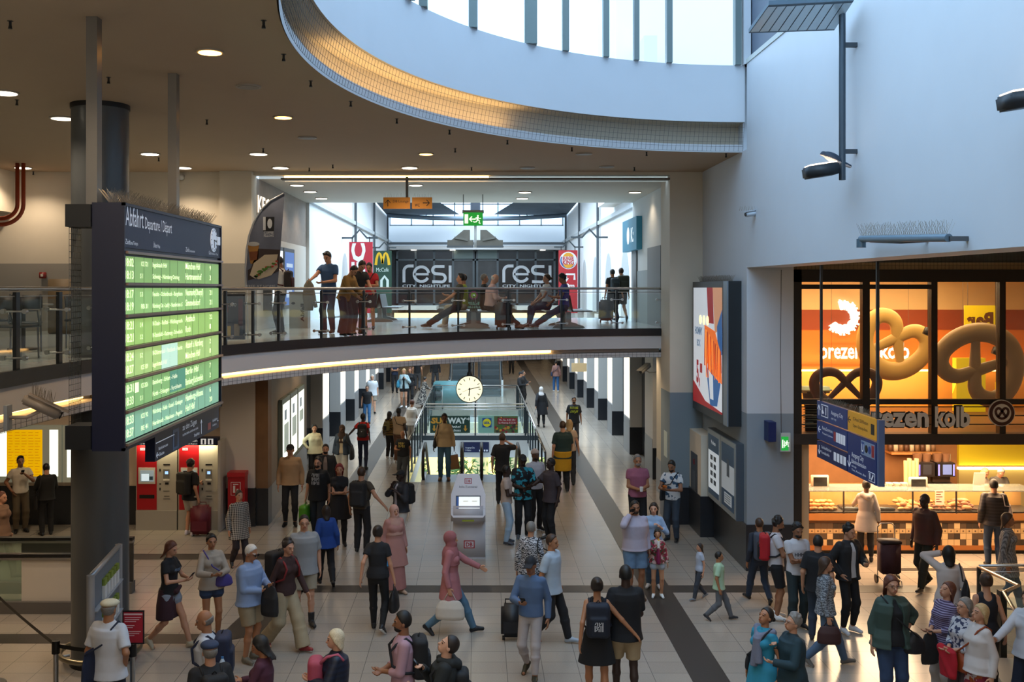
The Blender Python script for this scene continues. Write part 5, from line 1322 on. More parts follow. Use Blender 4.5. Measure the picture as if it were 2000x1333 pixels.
for a in(905,943):MB().cyl((X(a,d),d,Z(411,d)),(X(a,d),d,8.1),.012,seg=6).done('rod',[mat('6c6860',.5)],t)
# blue sign on the right wall of the bridge
t=empty('wall_sign',(4.6,28.5,6.75),'blue box sign with a white oval on the right wall of the bridge','sign');d0=29.4;x0=X(1243,d0)
MB().box(x0,4.76,d0,32.2,Z(487,d0),Z(422,d0)).done('sign_box',[mat('2a7088',.5,em=.15)],t);o=Vector((x0,32.2,Z(487,d0)));m=MB();m.disc(o,EX,UZ,1.2,.46,.26,.005,0);m.text('K:',o,EX,UZ,.42,x=1.75,y=.26,mi=0,width=.5,th=.005,bold=.03);m.done('lettering',[mat('dfe6e8',.5,em=.5)],t)
# city-light poster on the left wall of the bridge
for i,(y0,y1,cols,lab)in enumerate(((24.9,26.4,('dfe4ea','c8803a'),'lit poster with pale lettering on the left wall of the bridge'),(26.5,28.0,('3f5f9c','b9cbe6'),'lit blue poster on the left wall of the bridge'))):
    t=empty('poster_case',(-5.0,(y0+y1)/2,5.0),lab,'poster case');MB().box(-5.19,-4.98,y0,y1,4.95,6.55).done('case_frame',[mat('55585b',.4,.4)],t);o=Vector((-4.98,y0,4.95));m=MB();m.rect(o,UY,UZ,.1,y1-y0-.1,.1,1.5,.004,0);m.rect(o,UY,UZ,.3,y1-y0-.4,.3,.55,.006,1);m.rect(o,UY,UZ,.3,y1-y0-.3,1.1,1.2,.006,1);m.done('poster',[mat(cols[0],.5,em=.9),mat(cols[1],.5,em=.5)],t)
# shop letters on the grey wood wall and the other shop letters
def letters(s_,o,u,w,h,wd,label,em=1.3,col='fff6e2',th=.02,name='shop_sign',bold=.02):
    m=MB();m.text(s_,o,u,w,h,width=wd,th=th,bold=bold);ob=m.done(name,[mat(col,.4,em=em)]);tag(ob,label,'sign');return ob
letters('KFC',Vector((-5.19,24.2,7.3)),UY,UZ,.42,1.4,'white lit shop letters on the grey wood wall above the bridge')
letters('KFC',Vector((-4.84,24.5,3.45)),UY,UZ,.34,1.3,'white lit shop letters above the poster cases, partly under the bridge')
letters('Wi',Vector((5.16,30.9,3.1)),EX,UZ,.42,.9,'white lit shop letters at the right side of the corridor')
# ---------------- hanging banners with roof-shaped brackets
def bracket(x0,x1,d,z,label,grp=True):
    m=MB();c=(x0+x1)/2;w=(x1-x0)
    m.stroke([(x0,z),(c-w*.20,z),(c,z+w*.22),(c+w*.20,z),(x1,z)],.07,(0,d,0),UX,UZ,.06);ob=m.done('bracket_arm',[mat('3c4347',.5)]);tag(ob,label,'bracket','roof-shaped brackets in the far hall')
bracket(X(667,38.8),X(738,38.8),38.8,Z(465,38.8),'dark roof-shaped bracket holding the first red banner');bracket(X(727,49),X(774,49),49,Z(484,49),'dark roof-shaped bracket holding the green banner');bracket(X(1115,39),X(1187,39),39,Z(464,39),'dark roof-shaped bracket nearest on the right wall of the far hall');bracket(X(1082,49),X(1140,49),49,Z(483,49),'dark roof-shaped bracket holding the red banner with a round badge')
d=38.7;t=empty('banner',(X(705,d),d,4.6),'red hanging banner with large white letters','banner');MB().box(X(682,d),X(728,d),d,d+.02,4.55,Z(473,d)).done('cloth',[mat('b3202f',.6)],t);o=Vector((X(682,d),d,4.6));s_=d/F;m=MB();m.text('KFC',Vector((X(712,d),d,5.35)),UZ,-UX,.5,mi=0,width=1.85,bold=.04);m.text('KFC',Vector((X(712,d),d,5.25)),-UZ,UX,.4,mi=0,width=.6,bold=.04)if False else None;m.done('lettering',[mat('e6dfe0',.6)],t)
d=48.9;t=empty('banner',(X(747,d),d,4.4),'dark green hanging banner with a yellow arched letter','banner');MB().box(X(729,d),X(765,d),d,d+.02,4.3,Z(490,d)).done('cloth',[mat('1f4030',.6)],t);s_=d/F;m=MB();o=Vector((X(747,d),d,0))
for sx in(-1,1):m.stroke([(sx*13*s_,Z(518,d)),(sx*11.5*s_,Z(506,d)),(sx*9*s_,Z(497,d)),(sx*6.5*s_,Z(494,d)),(sx*4*s_,Z(497,d)),(sx*1.5*s_,Z(506,d)),(0,Z(515,d))],[.13,.12,.1,.09,.1,.11,.12],o,UX,UZ)
m.text('McCafé',o,UX,UZ,.2,x=0,y=Z(531,d),mi=1,width=24*s_,align='c');m.stroke([(-2*s_,Z(565,d)),(-2*s_,Z(548,d)),(4*s_,Z(540,d)),(10*s_,Z(548,d)),(10*s_,Z(565,d))],.12,o,UX,UZ,mi=1);m.done('lettering',[mat('e0b010',.5),mat('c9d6ce',.5)],t)
t=empty('banner',(X(1110,d),d,4.4),'red hanging banner with a round badge and an arrow','banner');MB().box(X(1091,d),X(1128,d),d,d+.02,4.3,Z(489,d)).done('cloth',[mat('b3262c',.6)],t);o=Vector((X(1110,d),d,0));m=MB();zc=Z(509,d)
m.disc(o,UX,UZ,0,zc,17*s_,.004,0);m.disc(o,UX,UZ,-.3*s_,zc-.3*s_,15.5*s_,.006,1,a0=150,a1=350);m.disc(o,UX,UZ,1*s_,zc+1*s_,14.2*s_,.008,0);m.disc(o,UX,UZ,0,zc+4*s_,11*s_,.010,2,a0=20,a1=160);m.disc(o,UX,UZ,0,zc-4*s_,11*s_,.010,2,a0=200,a1=340)
m.text('BURGER',o,UX,UZ,.16,x=0,y=zc+1*s_,mi=3,width=22*s_,th=.013,align='c',bold=.04);m.text('KING',o,UX,UZ,.21,x=0,y=zc-8*s_,mi=3,width=22*s_,th=.013,align='c',bold=.04)
m.stroke([(12*s_,Z(547,d)),(12*s_,Z(536,d)),(-4*s_,Z(536,d)),(-4*s_,Z(545,d))],.1,o,UX,UZ);m.plate([(-9*s_,Z(544,d)),(1*s_,Z(544,d)),(-4*s_,Z(551,d))],o,UX,UZ);m.text('50m',o,UX,UZ,.2,x=0,y=Z(562,d),width=24*s_,align='c',bold=.03);m.done('lettering',[mat('e2dedc',.5),mat('21508c',.5),mat('d99a2a',.5),mat('b3262c',.5)],t)
for a,b,dd,z0,z1 in((688,722,38.75,Z(474,38.7),Z(465,38.8)),(734,760,48.95,Z(491,48.9),Z(484,49)),(1096,1123,48.95,Z(490,48.9),Z(483,49))):
    tt=[q for q in bpy.data.objects if q.name.startswith('banner')and q.parent is None][(688,734,1096).index(a)]
    for c_ in(a,b):MB().cyl((X(c_,dd),dd,z0-.05),(X(c_,dd),dd,z1+.04),.02,seg=5).done('hanger',[M_BLACK],tt)
# ---------------- shopfront at the end of the upper hall
d=59.8;t=empty('shopfront',(0,d,4.5),'black glazed shopfront with large white lettering at the end of the upper hall','shopfront');s_=d/F
MB().box(-5.1,5.1,60.0,60.3,4.5,7.75).done('back_wall',[mat('26282b',.6)],t)
for a in[X(p,d)for p in(776,812,848,885,925,932,972,1010,1046,1083)]:MB().box(a-.06,a+.06,d-.1,d+.1,4.5,7.75).done('frame_post',[mat('4c5357',.4,.4)],t)
for z in(Z(508,d),4.55,7.7):MB().box(-4.7,4.6,d-.1,d+.1,z-.05,z+.05).done('frame_rail',[mat('4c5357',.4,.4)],t)
for a,b in((776,848),(848,885),(972,1046),(1046,1083)):MB().box(X(a,d),X(b,d),d-.02,d,4.5,7.7).done('black_panel',[mat('101113',.2)],t)
for a,b in((887,924),(933,971)):MB().box(X(a,d),X(b,d),d-.03,d,4.5,Z(508,d)).done('door_leaf',[pattern('denim','17191b','4b4f52',.8,.2)],t);MB().box(X(a,d),X(b,d),d-.2,d-.1,Z(506,d),Z(489,d)).done('awning',[mat('5f6d6c',.7)],t)
def resi(m,x0,o,k):
    H_=26*k;wd=5.6*k
    def S(L,w_=None):m.stroke([(x0+a*k,o[1]+b*k)for a,b in L],w_ or wd,(0,o[0],0),UX,UZ,.02)
    def AR(cx,cy,r,a0,a1,n=14):return[(cx+r*math.cos(math.radians(a0+(a1-a0)*i/n)),cy+r*math.sin(math.radians(a0+(a1-a0)*i/n)))for i in range(n+1)]
    S([(3,0),(3,22)]+[]);S(AR(13,22,10,180,90)[:]+[(22,32)]);
    S(AR(37,16,16,20,360-20)if False else AR(37,16,14.5,330,10));S([(23,16),(51,16)],4.6*k)
    S([(82,31),(66,31)]+AR(66,24,7.2,90,270)+AR(76,8.5,7.6,90,-90)+[(58,1.5)]);S([(93,0),(93,33)])
for px0 in(786,981):
    m=MB();resi(m,X(px0,d-.12),(d-.12,Z(552,d)),s_);m.text('CITY  NIGHTLIFE',Vector((X(px0,d),d-.12,Z(561.5,d))),UX,UZ,5.5*s_,width=93*s_,bold=.02,th=.02);m.done('lettering',[mat('b9bcc0',.5)],t)
for a,lab in((808,'first'),(884,'second'),(1060,'third')):
    q=MB().cyl((X(a,59.5),59.5,7.70),(X(a,59.5),59.5,7.72),.16,seg=14).done('downlight',[mat('fff3dc',.5,em=6)]);tag(q,'%s small ceiling lamp above the dark shopfront, counted from the green banner side'%lab,'lamp','lamps above the dark shopfront')
# yellow lit counter strip behind the far rail, and the old wooden gable
m=MB();m.box(X(770,50),X(1085,50),50,50.2,Z(624,50),Z(612,50));o_=m.done('light_strip',[mat('ffe79a',.5,em=1.2,emcol='ffe08a')]);tag(o_,'yellow lit edge of the far landing seen behind the benches','light')
d=52.0;t=empty('old_gable',(0,d,7.6),'weathered grey wooden gable ornament hanging in the far hall','ornament');s_=d/F;GM=mat('4a4740',.8,noise=.3,nscale=4)
for sx in(-1,1):
    xa=X(928,d);m=MB()
    m.plate([(sx*3*s_,0),(sx*54*s_,0),(sx*54*s_,12*s_),(sx*46*s_,12*s_),(sx*22*s_,32*s_),(sx*10*s_,32*s_),(sx*10*s_,12*s_),(sx*3*s_,12*s_)],Vector((xa,d,Z(482,d))),UX,UZ,.4,0);m.done('gable_half',[GM],t)
    m=MB();m.box(xa+sx*3*s_,xa+sx*55*s_,d-.5,d+.1,Z(484,d),Z(481,d));m.done('ledge',[mat('2e3438',.5)],t)
    m=MB();m.stroke([(sx*14*s_,12*s_),(sx*40*s_,17*s_)],.1,Vector((xa,d-.42,Z(482,d))),UX,UZ,.05);m.done('brace',[mat('4f4e48',.8)],t)
MB().box(X(919,d),X(938,d),d-.3,d+.1,Z(440,d),Z(395,d)).done('box_housing',[mat('1f2a38',.5)],t);MB().box(X(926,d),X(931,d),d-.1,d,Z(484,d),Z(395,d)).done('post',[mat('8b8c88',.6)],t)
# ---------------- stairwell: rails, adverts, escalators
def glass_rail(name,pts,label,h=1.1,step=2.0,col=(.7,.88,.88)):
    t=empty(name,Vector(pts[0]),label,'railing');a,b=Vector(pts[0]),Vector(pts[1]);L=(b-a).length;n=max(1,round(L/step));u=(b-a)/L
    MB().tube([a+UZ*h,b+UZ*h],.024,8).done('handrail',[M_STEEL],t);MB().tube([a+UZ*(h-.1),b+UZ*(h-.1)],.010,6).done('lower_rail',[M_STEEL],t)
    for i in range(n+1):
        p_=a+u*L*i/n;m=MB();m.box(p_.x-.025,p_.x+.025,p_.y-.025,p_.y+.025,p_.z-.1,p_.z+h-.02);m.done('railing_post',[mat('3c4448',.4,.6)],t)
        if i<n:
            q_=a+u*(L*(i+1)/n);g_=u*.06
            MB().add([p_+g_+UZ*.1,q_-g_+UZ*.1,q_-g_+UZ*(h-.13),p_+g_+UZ*(h-.13)],[(0,1,2,3)]).done('glass_panel',[glass(col,.07)],t)
    return t
glass_rail('stair_railing',((1.85,27.6,0),(1.85,46.2,0)),'glass railing along the right side of the stairwell',step=1.55)
glass_rail('stair_railing',((-1.97,29.6,0),(-1.97,46.2,0)),'glass railing along the left side of the stairwell',step=1.55)
glass_rail('stair_railing',((-1.9,37.86,0),(1.8,37.86,0)),'glass railing across the stairwell carrying the two adverts',step=1.85)
glass_rail('stair_railing',((-1.9,38.85,0),(1.8,38.85,0)),'second glass railing across, just behind the adverts',step=1.85)
glass_rail('stair_railing',((-1.9,46.15,0),(1.8,46.15,0)),'far glass railing before the rising escalators',step=1.85)
d=37.8;s_=d/F
t=empty('advert_board',(X(879,d),d,Z(846,d)),'dark green sandwich shop advert on the stairwell railing','advert');MB().box(X(840,d),X(918,d),d-.03,d,Z(846,d),Z(812.5,d)).done('panel',[mat('16382c',.5)],t);o=Vector((X(840,d),d-.03,Z(846,d)));m=MB()
m.text('SUB',o,UX,UZ,11*s_,x=3*s_,y=19*s_,mi=0,width=30*s_,bold=.05);m.text('WAY',o,UX,UZ,11*s_,x=34*s_,y=19*s_,mi=1,width=37*s_,bold=.05);m.text('Hauptbahnhof',o,UX,UZ,5*s_,x=39*s_,y=10*s_,mi=1,width=42*s_,align='c',bold=.02);m.text('Untergeschoss',o,UX,UZ,5*s_,x=39*s_,y=3*s_,mi=1,width=42*s_,align='c',bold=.02)
m.plate([(71*s_,28*s_),(75*s_,28*s_),(75*s_,31.5*s_),(79*s_-2*s_,27*s_),(75*s_,24*s_),(75*s_,26.4*s_),(71*s_,26.4*s_)],o,UX,UZ,.004,1);m.plate([(3*s_,19*s_),(0.8*s_,21.5*s_),(3*s_,24*s_)],o,UX,UZ,.004,0)
for xx in(8,69):m.rect(o,UX,UZ,(xx-1.5)*s_,(xx+1.5)*s_,8*s_,15*s_,.004,0);m.plate([((xx-4)*s_,8.5*s_),(xx*s_,3*s_),((xx+4)*s_,8.5*s_)],o,UX,UZ,.004,0)
m.done('lettering',[mat('c98f2c',.5),mat('d6ddd6',.5)],t)
t=empty('advert_board',(X(974,d),d,Z(846,d)),'green grocery advert with a yellow round logo on the stairwell railing','advert');MB().box(X(934,d),X(1012,d),d-.03,d,Z(846,d),Z(812.5,d)).done('panel',[mat('7fae9c',.5)],t);o=Vector((X(934,d),d-.03,Z(846,d)));m=MB()
m.rect(o,UX,UZ,8*s_,26*s_,11*s_,29*s_,.003,0);m.disc(o,UX,UZ,17*s_,20*s_,8*s_,.005,1);m.text('LIDL',o,UX,UZ,4.6*s_,x=17*s_,y=17.8*s_,mi=0,width=12*s_,th=.008,align='c',bold=.05);m.rect(o,UX,UZ,31*s_,77*s_,0,33*s_,.003,2);rr=random.Random(2)
for k in range(60):m.disc(o,UX,UZ,rr.uniform(33,75)*s_,rr.uniform(2,31)*s_,rr.uniform(.03,.06),.004+k*.0002,rr.choice([3,4,5,6]),7)
m.rect(o,UX,UZ,38*s_,76*s_,17*s_,29*s_,.02,4);m.text('Mo.-Sa., 6-22 Uhr',o,UX,UZ,3.6*s_,x=57*s_,y=24*s_,mi=7,width=32*s_,th=.024,align='c');m.text('So.+Feiertag, 8-22 Uhr',o,UX,UZ,3.6*s_,x=57*s_,y=18.5*s_,mi=7,width=34*s_,th=.024,align='c')
m.done('picture',[mat('1e4a8c',.5),mat('e0d21e',.5),mat('5a5f3a',.5),mat('3f6b2c',.5),mat('8c1f24',.5),mat('b9882a',.5),mat('3a2f22',.5),mat('e0dcd4',.5)],t)
# blue sign inside the stairwell edge
t=empty('wall_sign',(X(927,37.7),37.7,Z(884,37.7)),'dark blue direction sign on the white edge of the stairwell','sign');d=37.76;s_=d/F;MB().box(X(900,d),X(955,d),d-.04,d,Z(884,d),Z(864,d)).done('panel',[mat('121c48',.5)],t);o=Vector((X(900,d),d-.04,Z(884,d)));m=MB();m.stroke([(4*s_,4*s_),(4*s_,10*s_)],.03,o,UX,UZ);m.text('Ausgang City',o,UX,UZ,3*s_,x=9*s_,y=8*s_,width=18*s_);m.text('U-Bahn',o,UX,UZ,3*s_,x=9*s_,y=3*s_,width=11*s_);
for k in range(4):m.rect(o,UX,UZ,(36+4.5*k)*s_,(39+4.5*k)*s_,2*s_,5.5*s_,.003)
m.done('lettering',[WT],t)
# descending escalators: steps, balustrades
def esc_down(x0,x1,label):
    t=empty('escalator',((x0+x1)/2,29.2,-.02),label,'escalator');y0=29.0
    st=MB();st.box(x0,x1,y0,y0+1.2,-.25,-.003)
    for k in range(16):st.box(x0,x1,y0+1.2+k*.4,y0+1.6+k*.4,-.23*(k+1)-.3,-.23*(k+1))
    st.done('steps',[mat('4d5255',.4,.5)],t)
    for xx,s2 in((x0,-1),(x1,1)):
        pr=[(y0-.35,-.0),(y0-.35,.85),(y0+1.0,.9),(y0+7.6,.9-.575*6.6),(y0+7.6,-.3-.575*6.6),(y0+1.0,0)]
        MB().add([(xx,a,b)for a,b in pr],[tuple(range(6))]).done('glass_side',[glass((.75,.85,.8),.22)],t)
        MB().tube([(xx,y0-.1,.05),(xx,y0-.38,.25),(xx,y0-.42,.6),(xx,y0-.25,.9),(xx,y0+1.0,.95),(xx,y0+7.6,.95-.575*6.6)],.045,8).done('handrail',[M_BLACK],t)
        MB().box(xx-.05,xx+.05,y0-.4,y0+1.0,0.0,.12).done('skirt',[M_STEEL],t)
esc_down(-1.50,-.42,'escalator going down with the person in the beige sweater');esc_down(.14,1.2,'second escalator going down behind the info terminal')
for px_,k in((917,0),(934,1)):
    pass
def esc_up(x0,x1,label):
    t=empty('escalator',((x0+x1)/2,52.6,0),label,'escalator');y0=52.6;st=MB();st.box(x0,x1,y0-.8,y0+.4,-.0,.02)
    for k in range(17):st.box(x0,x1,y0+.4*k,y0+.4*k+.42,.23*k,.23*(k+1),k%2)
    st.done('steps',[mat('596266',.4,.4),mat('4b5458',.4,.4)],t)
    for xx in(x0-.09,x1+.09):
        pr=[(y0-.8,0),(y0-.8,.85),(y0+.3,.95),(y0+6.9,.95+.575*6.6),(y0+6.9,.575*6.6-.3),(y0+.9,0)]
        MB().add([(xx+q_,a,b)for q_ in(-.05,.05)for a,b in pr],[(5,4,3,2,1,0),(6,7,8,9,10,11)]+[(i,(i+1)%6,6+(i+1)%6,6+i)for i in range(6)]).done('side_panel',[mat('c9d6da',.35)],t)
        MB().tube([(xx,a,b+.03)for a,b in pr[1:4]],.05,6).done('handrail',[M_BLACK],t)
esc_up(X(882,52.6),X(921,52.6),'rising escalator partly hidden by the clock');esc_up(X(939,52.6),X(977,52.6),'rising escalator right of the clock')
m=MB();m.bbox((X(880,48),48.2,.55),(1.6,.9,1.1),0,bev=.06);o_=m.done('advert_block',[mat('4b7f86',.5)]);tag(o_,'turquoise block beside the foot of the left rising escalator','block')
# plant in the basement
t=empty('potted_plant',(.85,41.5,-4.4),'leafy green plant in the basement seen through the stairwell','plant')
for px0,zc_ in((-.6,-1.9),(1.15,-1.8)):
    rr=random.Random(int(px0*10));m=MB()
    for k in range(160):
        c_=Vector((px0+rr.gauss(0,.35),41.5+rr.gauss(0,.2),zc_+rr.gauss(0,.35)));a=Vector((rr.uniform(-1,1),rr.uniform(-1,1),rr.uniform(-.6,.8))).normalized()*.16;b=a.orthogonal().normalized()*.05
        m.add([c_-a,c_+b,c_+a,c_-b],[(0,1,2,3)])
    m.done('foliage',[mat('2f5a2a',.6,noise=.3)],t);MB().cyl((px0,41.5,-4.4),(px0,41.5,zc_),.05).done('stem',[mat('4a3a26',.8)],t)
# ---------------- poster cases on the left corridor wall
for i,lab in enumerate(('lit map case nearest on the left corridor wall','middle lit map case on the left corridor wall','farthest lit map case on the left corridor wall')):
    y0=25.1+i*1.45;xw=lambda y:-4.83-.27*(y-24.1)/6.6;u=Vector((xw(y0+1.3)-xw(y0),1.3,0)).normalized();o=Vector((xw(y0)+.015,y0,1.0));t=empty('poster_case',o,lab,'poster case','map cases on the left corridor wall')
    m=MB();m.rect(o,u,UZ,0,1.36,0,1.75,.09,0);m.done('case_frame',[mat('7e8a82',.4,.4)],t);m=MB();m.rect(o,u,UZ,.1,1.26,.1,1.62,.094,0);m.rect(o,u,UZ,.3,1.05,.4+.2*i,1.1,.098,1);m.rect(o,u,UZ,.35,.7,1.2,1.45,.098,2);m.done('poster',[mat('dfe6d8',.5,em=1.4),mat('a9b8b0',.5,em=.5),mat('8a9aa6',.5,em=.4)],t)
# ---------------- right wall: light box, cabinet, signs
t=empty('light_box',(5.1,21.95,2.75),'large projecting light box with an orange fast food poster','light box');MB().box(4.99,5.25,20.3,23.55,2.75,5.64).done('case',[mat('33383c',.4,.4)],t)
m=MB();m.box(4.965,4.99,20.3,20.62,2.75,5.64,0);m.done('side_trim',[mat('8b97a3',.4,.4)],t);m=MB();m.box(4.97,4.99,20.62,23.55,2.75,5.64,0);m.done('poster_frame',[M_DARK],t)
o=Vector((4.968,23.45,2.85));m=MB();m.rect(o,EX,UZ,0,2.72,.08,2.66,.002,0)
m.plate([(1.35,2.66),(1.9,2.66),(2.0,1.9),(1.5,1.9)],o,EX,UZ,.004,1);m.plate([(1.9,2.66),(2.72,2.66),(2.72,1.85),(2.1,1.7)],o,EX,UZ,.004,2);m.plate([(2.3,1.85),(2.72,2.2),(2.72,1.3),(2.4,1.2)],o,EX,UZ,.006,3)
rr=random.Random(4)
m.plate([(1.15,1.85),(2.1,1.75),(2.6,1.35),(2.72,.7),(1.9,.8),(1.2,1.15)],o,EX,UZ,.008,4)
for k in range(22):a=1.2+k*.068;m.stroke([(a,1.78-k*.02),(a+rr.uniform(-.1,.12),1.0-rr.uniform(0,.3))],.06,o,EX,UZ,.010,rr.choice([5,6,4]))
m.plate([(1.3,.95),(2.6,.7),(2.3,.2),(1.7,.15)],o,EX,UZ,.009,3);m.plate([(1.55,.9),(1.95,.8),(2.0,.3),(1.7,.3)],o,EX,UZ,.012,0);m.plate([(0,.55),(1.2,.2),(2.72,.12),(2.72,.08),(0,.08)],o,EX,UZ,.012,1)
m.text('HOMMY',o,EX,UZ,.17,x=.2,y=1.62,mi=7,width=.75,th=.012,bold=.03);m.text('BOX',o,EX,UZ,.15,x=.4,y=1.36,mi=7,width=.36,th=.012,bold=.03);m.text('5,',o,EX,UZ,.5,x=.35,y=.55,mi=1,width=.35,th=.012,bold=.04);m.rect(o,EX,UZ,.72,.9,.78,.98,.012,1)
for k in range(3):m.disc(o,EX,UZ,.75+k*.35,1.95,.10,.016,8)
m.done('poster',[mat('c9cfd6',.5,em=.55),mat('a31e22',.5,em=.35),mat('c98f6a',.5,em=.5),mat('2c5c94',.5,em=.5),mat('d9661e',.5,em=.7),mat('ef8a35',.5,em=.8),mat('b3401a',.5,em=.5),mat('5b7894',.5,em=.4),mat('f0e2a0',.5,em=1.4)],t)
spikes(t,[(5.1,20.4,5.64),(5.1,23.4,5.64)],70,.13,3,.06)
t=empty('poster_cabinet',(5.15,21.4,.91),'grey double glazed notice cabinet on the side wall under the light box','notice cabinet');MB().box(5.10,5.25,20.12,22.58,.91,2.43).done('case',[mat('59636d',.4,.3)],t)
for i,(a,b)in enumerate(((21.4,22.56),(20.14,21.36))):
    o=Vector((5.10,b,.93));w_=b-a;m=MB()
    fr=m.rect(o,EX,UZ,0,w_,0,1.49,.012,0).done('cabinet_door',[mat('a2a8a8',.4,.3)],t);m=MB();m.rect(o,EX,UZ,.1,w_-.1,.1,1.39,.016,0)
    if i==0:m.rect(o,EX,UZ,.1,w_-.1,1.05,1.39,.018,1);m.rect(o,EX,UZ,.1,w_-.1,.1,.22,.018,1);[m.rect(o,EX,UZ,.3+.3*(k%2),.5+.3*(k%2),.35+.17*(k//2),.45+.17*(k//2),.02,2)for k in range(8)];m.text('Parken',o,EX,UZ,.09,x=w_/2,y=1.2,mi=3,width=.4,th=.02,align='c')
    else:m.rect(o,EX,UZ,.1,w_-.1,1.0,1.39,.018,1);m.rect(o,EX,UZ,.1,w_-.1,.1,.45,.018,1);m.rect(o,EX,UZ,.35,.95,.18,.4,.02,0);[m.rect(o,EX,UZ,.4,.85,.22+.045*k,.235+.045*k,.022,2)for k in range(4)];m.rect(o,EX,UZ,.55,.75,.75,1.1,.02,2)
    m.done('poster',[mat('c9d2d8',.4,em=.4 if i==0 else.12),mat('2a4a66',.4,em=.08),mat('5b666e',.5),mat('dde3e6',.5,em=.3)],t)
m=MB();m.box(5.24,5.25,20.0,20.01,0,1);
t=empty('wall_box',(X(1505,19.85),19.83,2.5),'small dark blue box sign on the corner wall beside the bakery','sign');MB().box(X(1498,19.7),X(1513,19.7),19.6,19.9,Z(862,19.7),Z(824,19.7)).done('panel',[mat('16275c',.45)],t)
d=19.75;t=empty('exit_sign',(X(1534,d),d,Z(882,d)),'small green exit sign hanging on a cable beside the bakery','sign');MB().box(X(1524,d),X(1543,d),d-.03,d+.03,Z(882,d),Z(846,d)).done('sign_box',[mat('cdd4d0',.5)],t);o=Vector((X(1525,d),d-.03,Z(881,d)));s_=d/F;m=MB();m.rect(o,UX,UZ,0,14*s_,1*s_,28*s_,.003,0);m.rect(o,UX,UZ,1.5*s_,4*s_,6*s_,22*s_,.006,1);m.stroke([(6.5*s_,7*s_),(6.5*s_,20*s_)],.012,o,UX,UZ,.006,1);running_man(m,o,UX,UZ,11*s_,8*s_,13*s_,1);m.done('pictogram',[mat('1f9a3a',.5,em=.8),mat('e8f5dc',.5,em=1)],t)
MB().tube([(X(1526,d),d,Z(846,d)),(X(1524,d),d,Z(700,d)),(X(1526,d),d,5.85)],.006,5).done('cable',[mat('3a3a3c',.6)],t)
m=MB();m.box(4.49-.012,4.49,24.1,24.5,1.5,2.1);o_=m.done('notice',[mat('c4cfc6',.5)]);tag(o_,'small pale notice on the inner face of the pier','notice')
# security cameras
def camera_(x,y,z,dirv,label,col='b9c0c6',arm=.35,armd=(0,0,1),wall=None,k=1.0):
    t=empty('security_camera',(x,y,z),label,'camera');dv=Vector(dirv).normalized();R=dv.to_track_quat('Y','Z').to_matrix();c=Vector((x,y,z))
    MB().bbox(c,(.13*k,.46*k,.12*k),0,R,.02).done('housing',[mat(col,.4)],t);MB().bbox(c+dv*.05*k+R@Vector((0,0,.075*k)),(.16*k,.5*k,.015*k),0,R).done('sun_shield',[mat(col,.4)],t);MB().cyl(c+dv*.23*k,c+dv*.245*k,.045*k,seg=12).done('lens',[M_BLACK],t)
    e_=c+Vector(armd)*arm;MB().tube([c-R@Vector((0,0,.06*k)),c-R@Vector((0,0,.14*k))+Vector(armd)*.1,e_-R@Vector((0,0,.14*k))],.022*k,8).done('arm',[mat(col,.4)],t);MB().bbox(e_-R@Vector((0,0,.14*k)),(.04,.12,.26),0).done('wall_plate',[mat('8d9296',.5)],t);return t
t=camera_(X(82,10.9),10.9,Z(795,10.9),(.55,.15,-.3),'large security camera with spikes under the gallery edge','9c8f83',.30,(-1,0,0),k=.9);spikes(t,[(X(62,10.9),10.9,Z(772,10.9)),(X(105,10.9),10.9,Z(790,10.9))],16,.13,2,.06)
t=camera_(X(1460,19.8),19.3,Z(417,19.3),(-.4,-.1,-.06),'white security camera on a thin pipe below the right wall','c3ccd6',.28,(1,0,0),k=.8);MB().cyl((X(1487,19.85),19.35,Z(425,19.35)),(X(1487,19.85),19.35,5.9),.02,seg=8).done('conduit',[mat('c9d3dd',.5)],t);spikes(t,[(X(1442,19.3),19.3,Z(412,19.3)),(X(1486,19.3),19.3,Z(412,19.3))],10,.09,2,.04)
camera_(X(1260,29.2),29.2,Z(720,29.2),(-.5,-.5,-.3),'small security camera above the right side of the corridor','a9a9a4',.4,(1,0,.1),k=1.0)
# ---------------- wall lamp mast and floodlights on the tall right wall
d=16.6;t=empty('lamp_mast',(5.05,14.1,Z(352,d)),'grey lamp mast with a flat louvred floodlight on the tall right wall','lamp');xm=X(1645,d)if X(1645,d)<5.2 else 5.08
dm=2*5050/(1645-VX)*1.0;dm=5.05*F/(1645-VX);
MB().cyl((5.05,dm,Z(352,dm)),(5.05,dm,Z(25,dm)),.045,seg=12).done('mast',[mat('46525c',.4,.5)],t)
for z in(Z(88,dm),Z(296,dm)):MB().box(5.05,5.25,dm-.03,dm+.03,z-.03,z+.03).done('wall_bracket',[mat('3b4248',.5)],t)
m=MB();zt=Z(30,dm);hl=[(4.98,dm-.25,zt+.1),(4.98,dm+.3,zt+.02),(3.98,dm+.2,zt-.10),(3.98,dm-.35,zt-.02)];hl=[(5.1,dm-.3,zt+.12),(5.06,dm+.35,zt-.12),(3.85,dm+.35,zt-.16),(3.95,dm-.3,zt+.06)]
m.add([Vector(p_)for p_ in hl]+[Vector(p_)+Vector((0,0,.06))for p_ in hl],[(0,1,2,3),(7,6,5,4),(0,4,5,1),(1,5,6,2),(2,6,7,3),(3,7,4,0)]);hd_=m.done('lamp_head',[mat('5f7280',.5)],t)
m=MB()
for k in range(9):
    a0_=k/9+.006;a1_=(k+1)/9-.006;f_=lambda u_,v_:(Vector(hl[0]).lerp(Vector(hl[3]),u_)).lerp(Vector(hl[1]).lerp(Vector(hl[2]),u_),v_)-Vector((0,0,.006));m.add([f_(a0_,.06),f_(a1_,.06),f_(a1_,.94),f_(a0_,.94)],[(0,1,2,3)])
m.done('louvre',[mat('c6dbe6',.25,.3)],hd_)
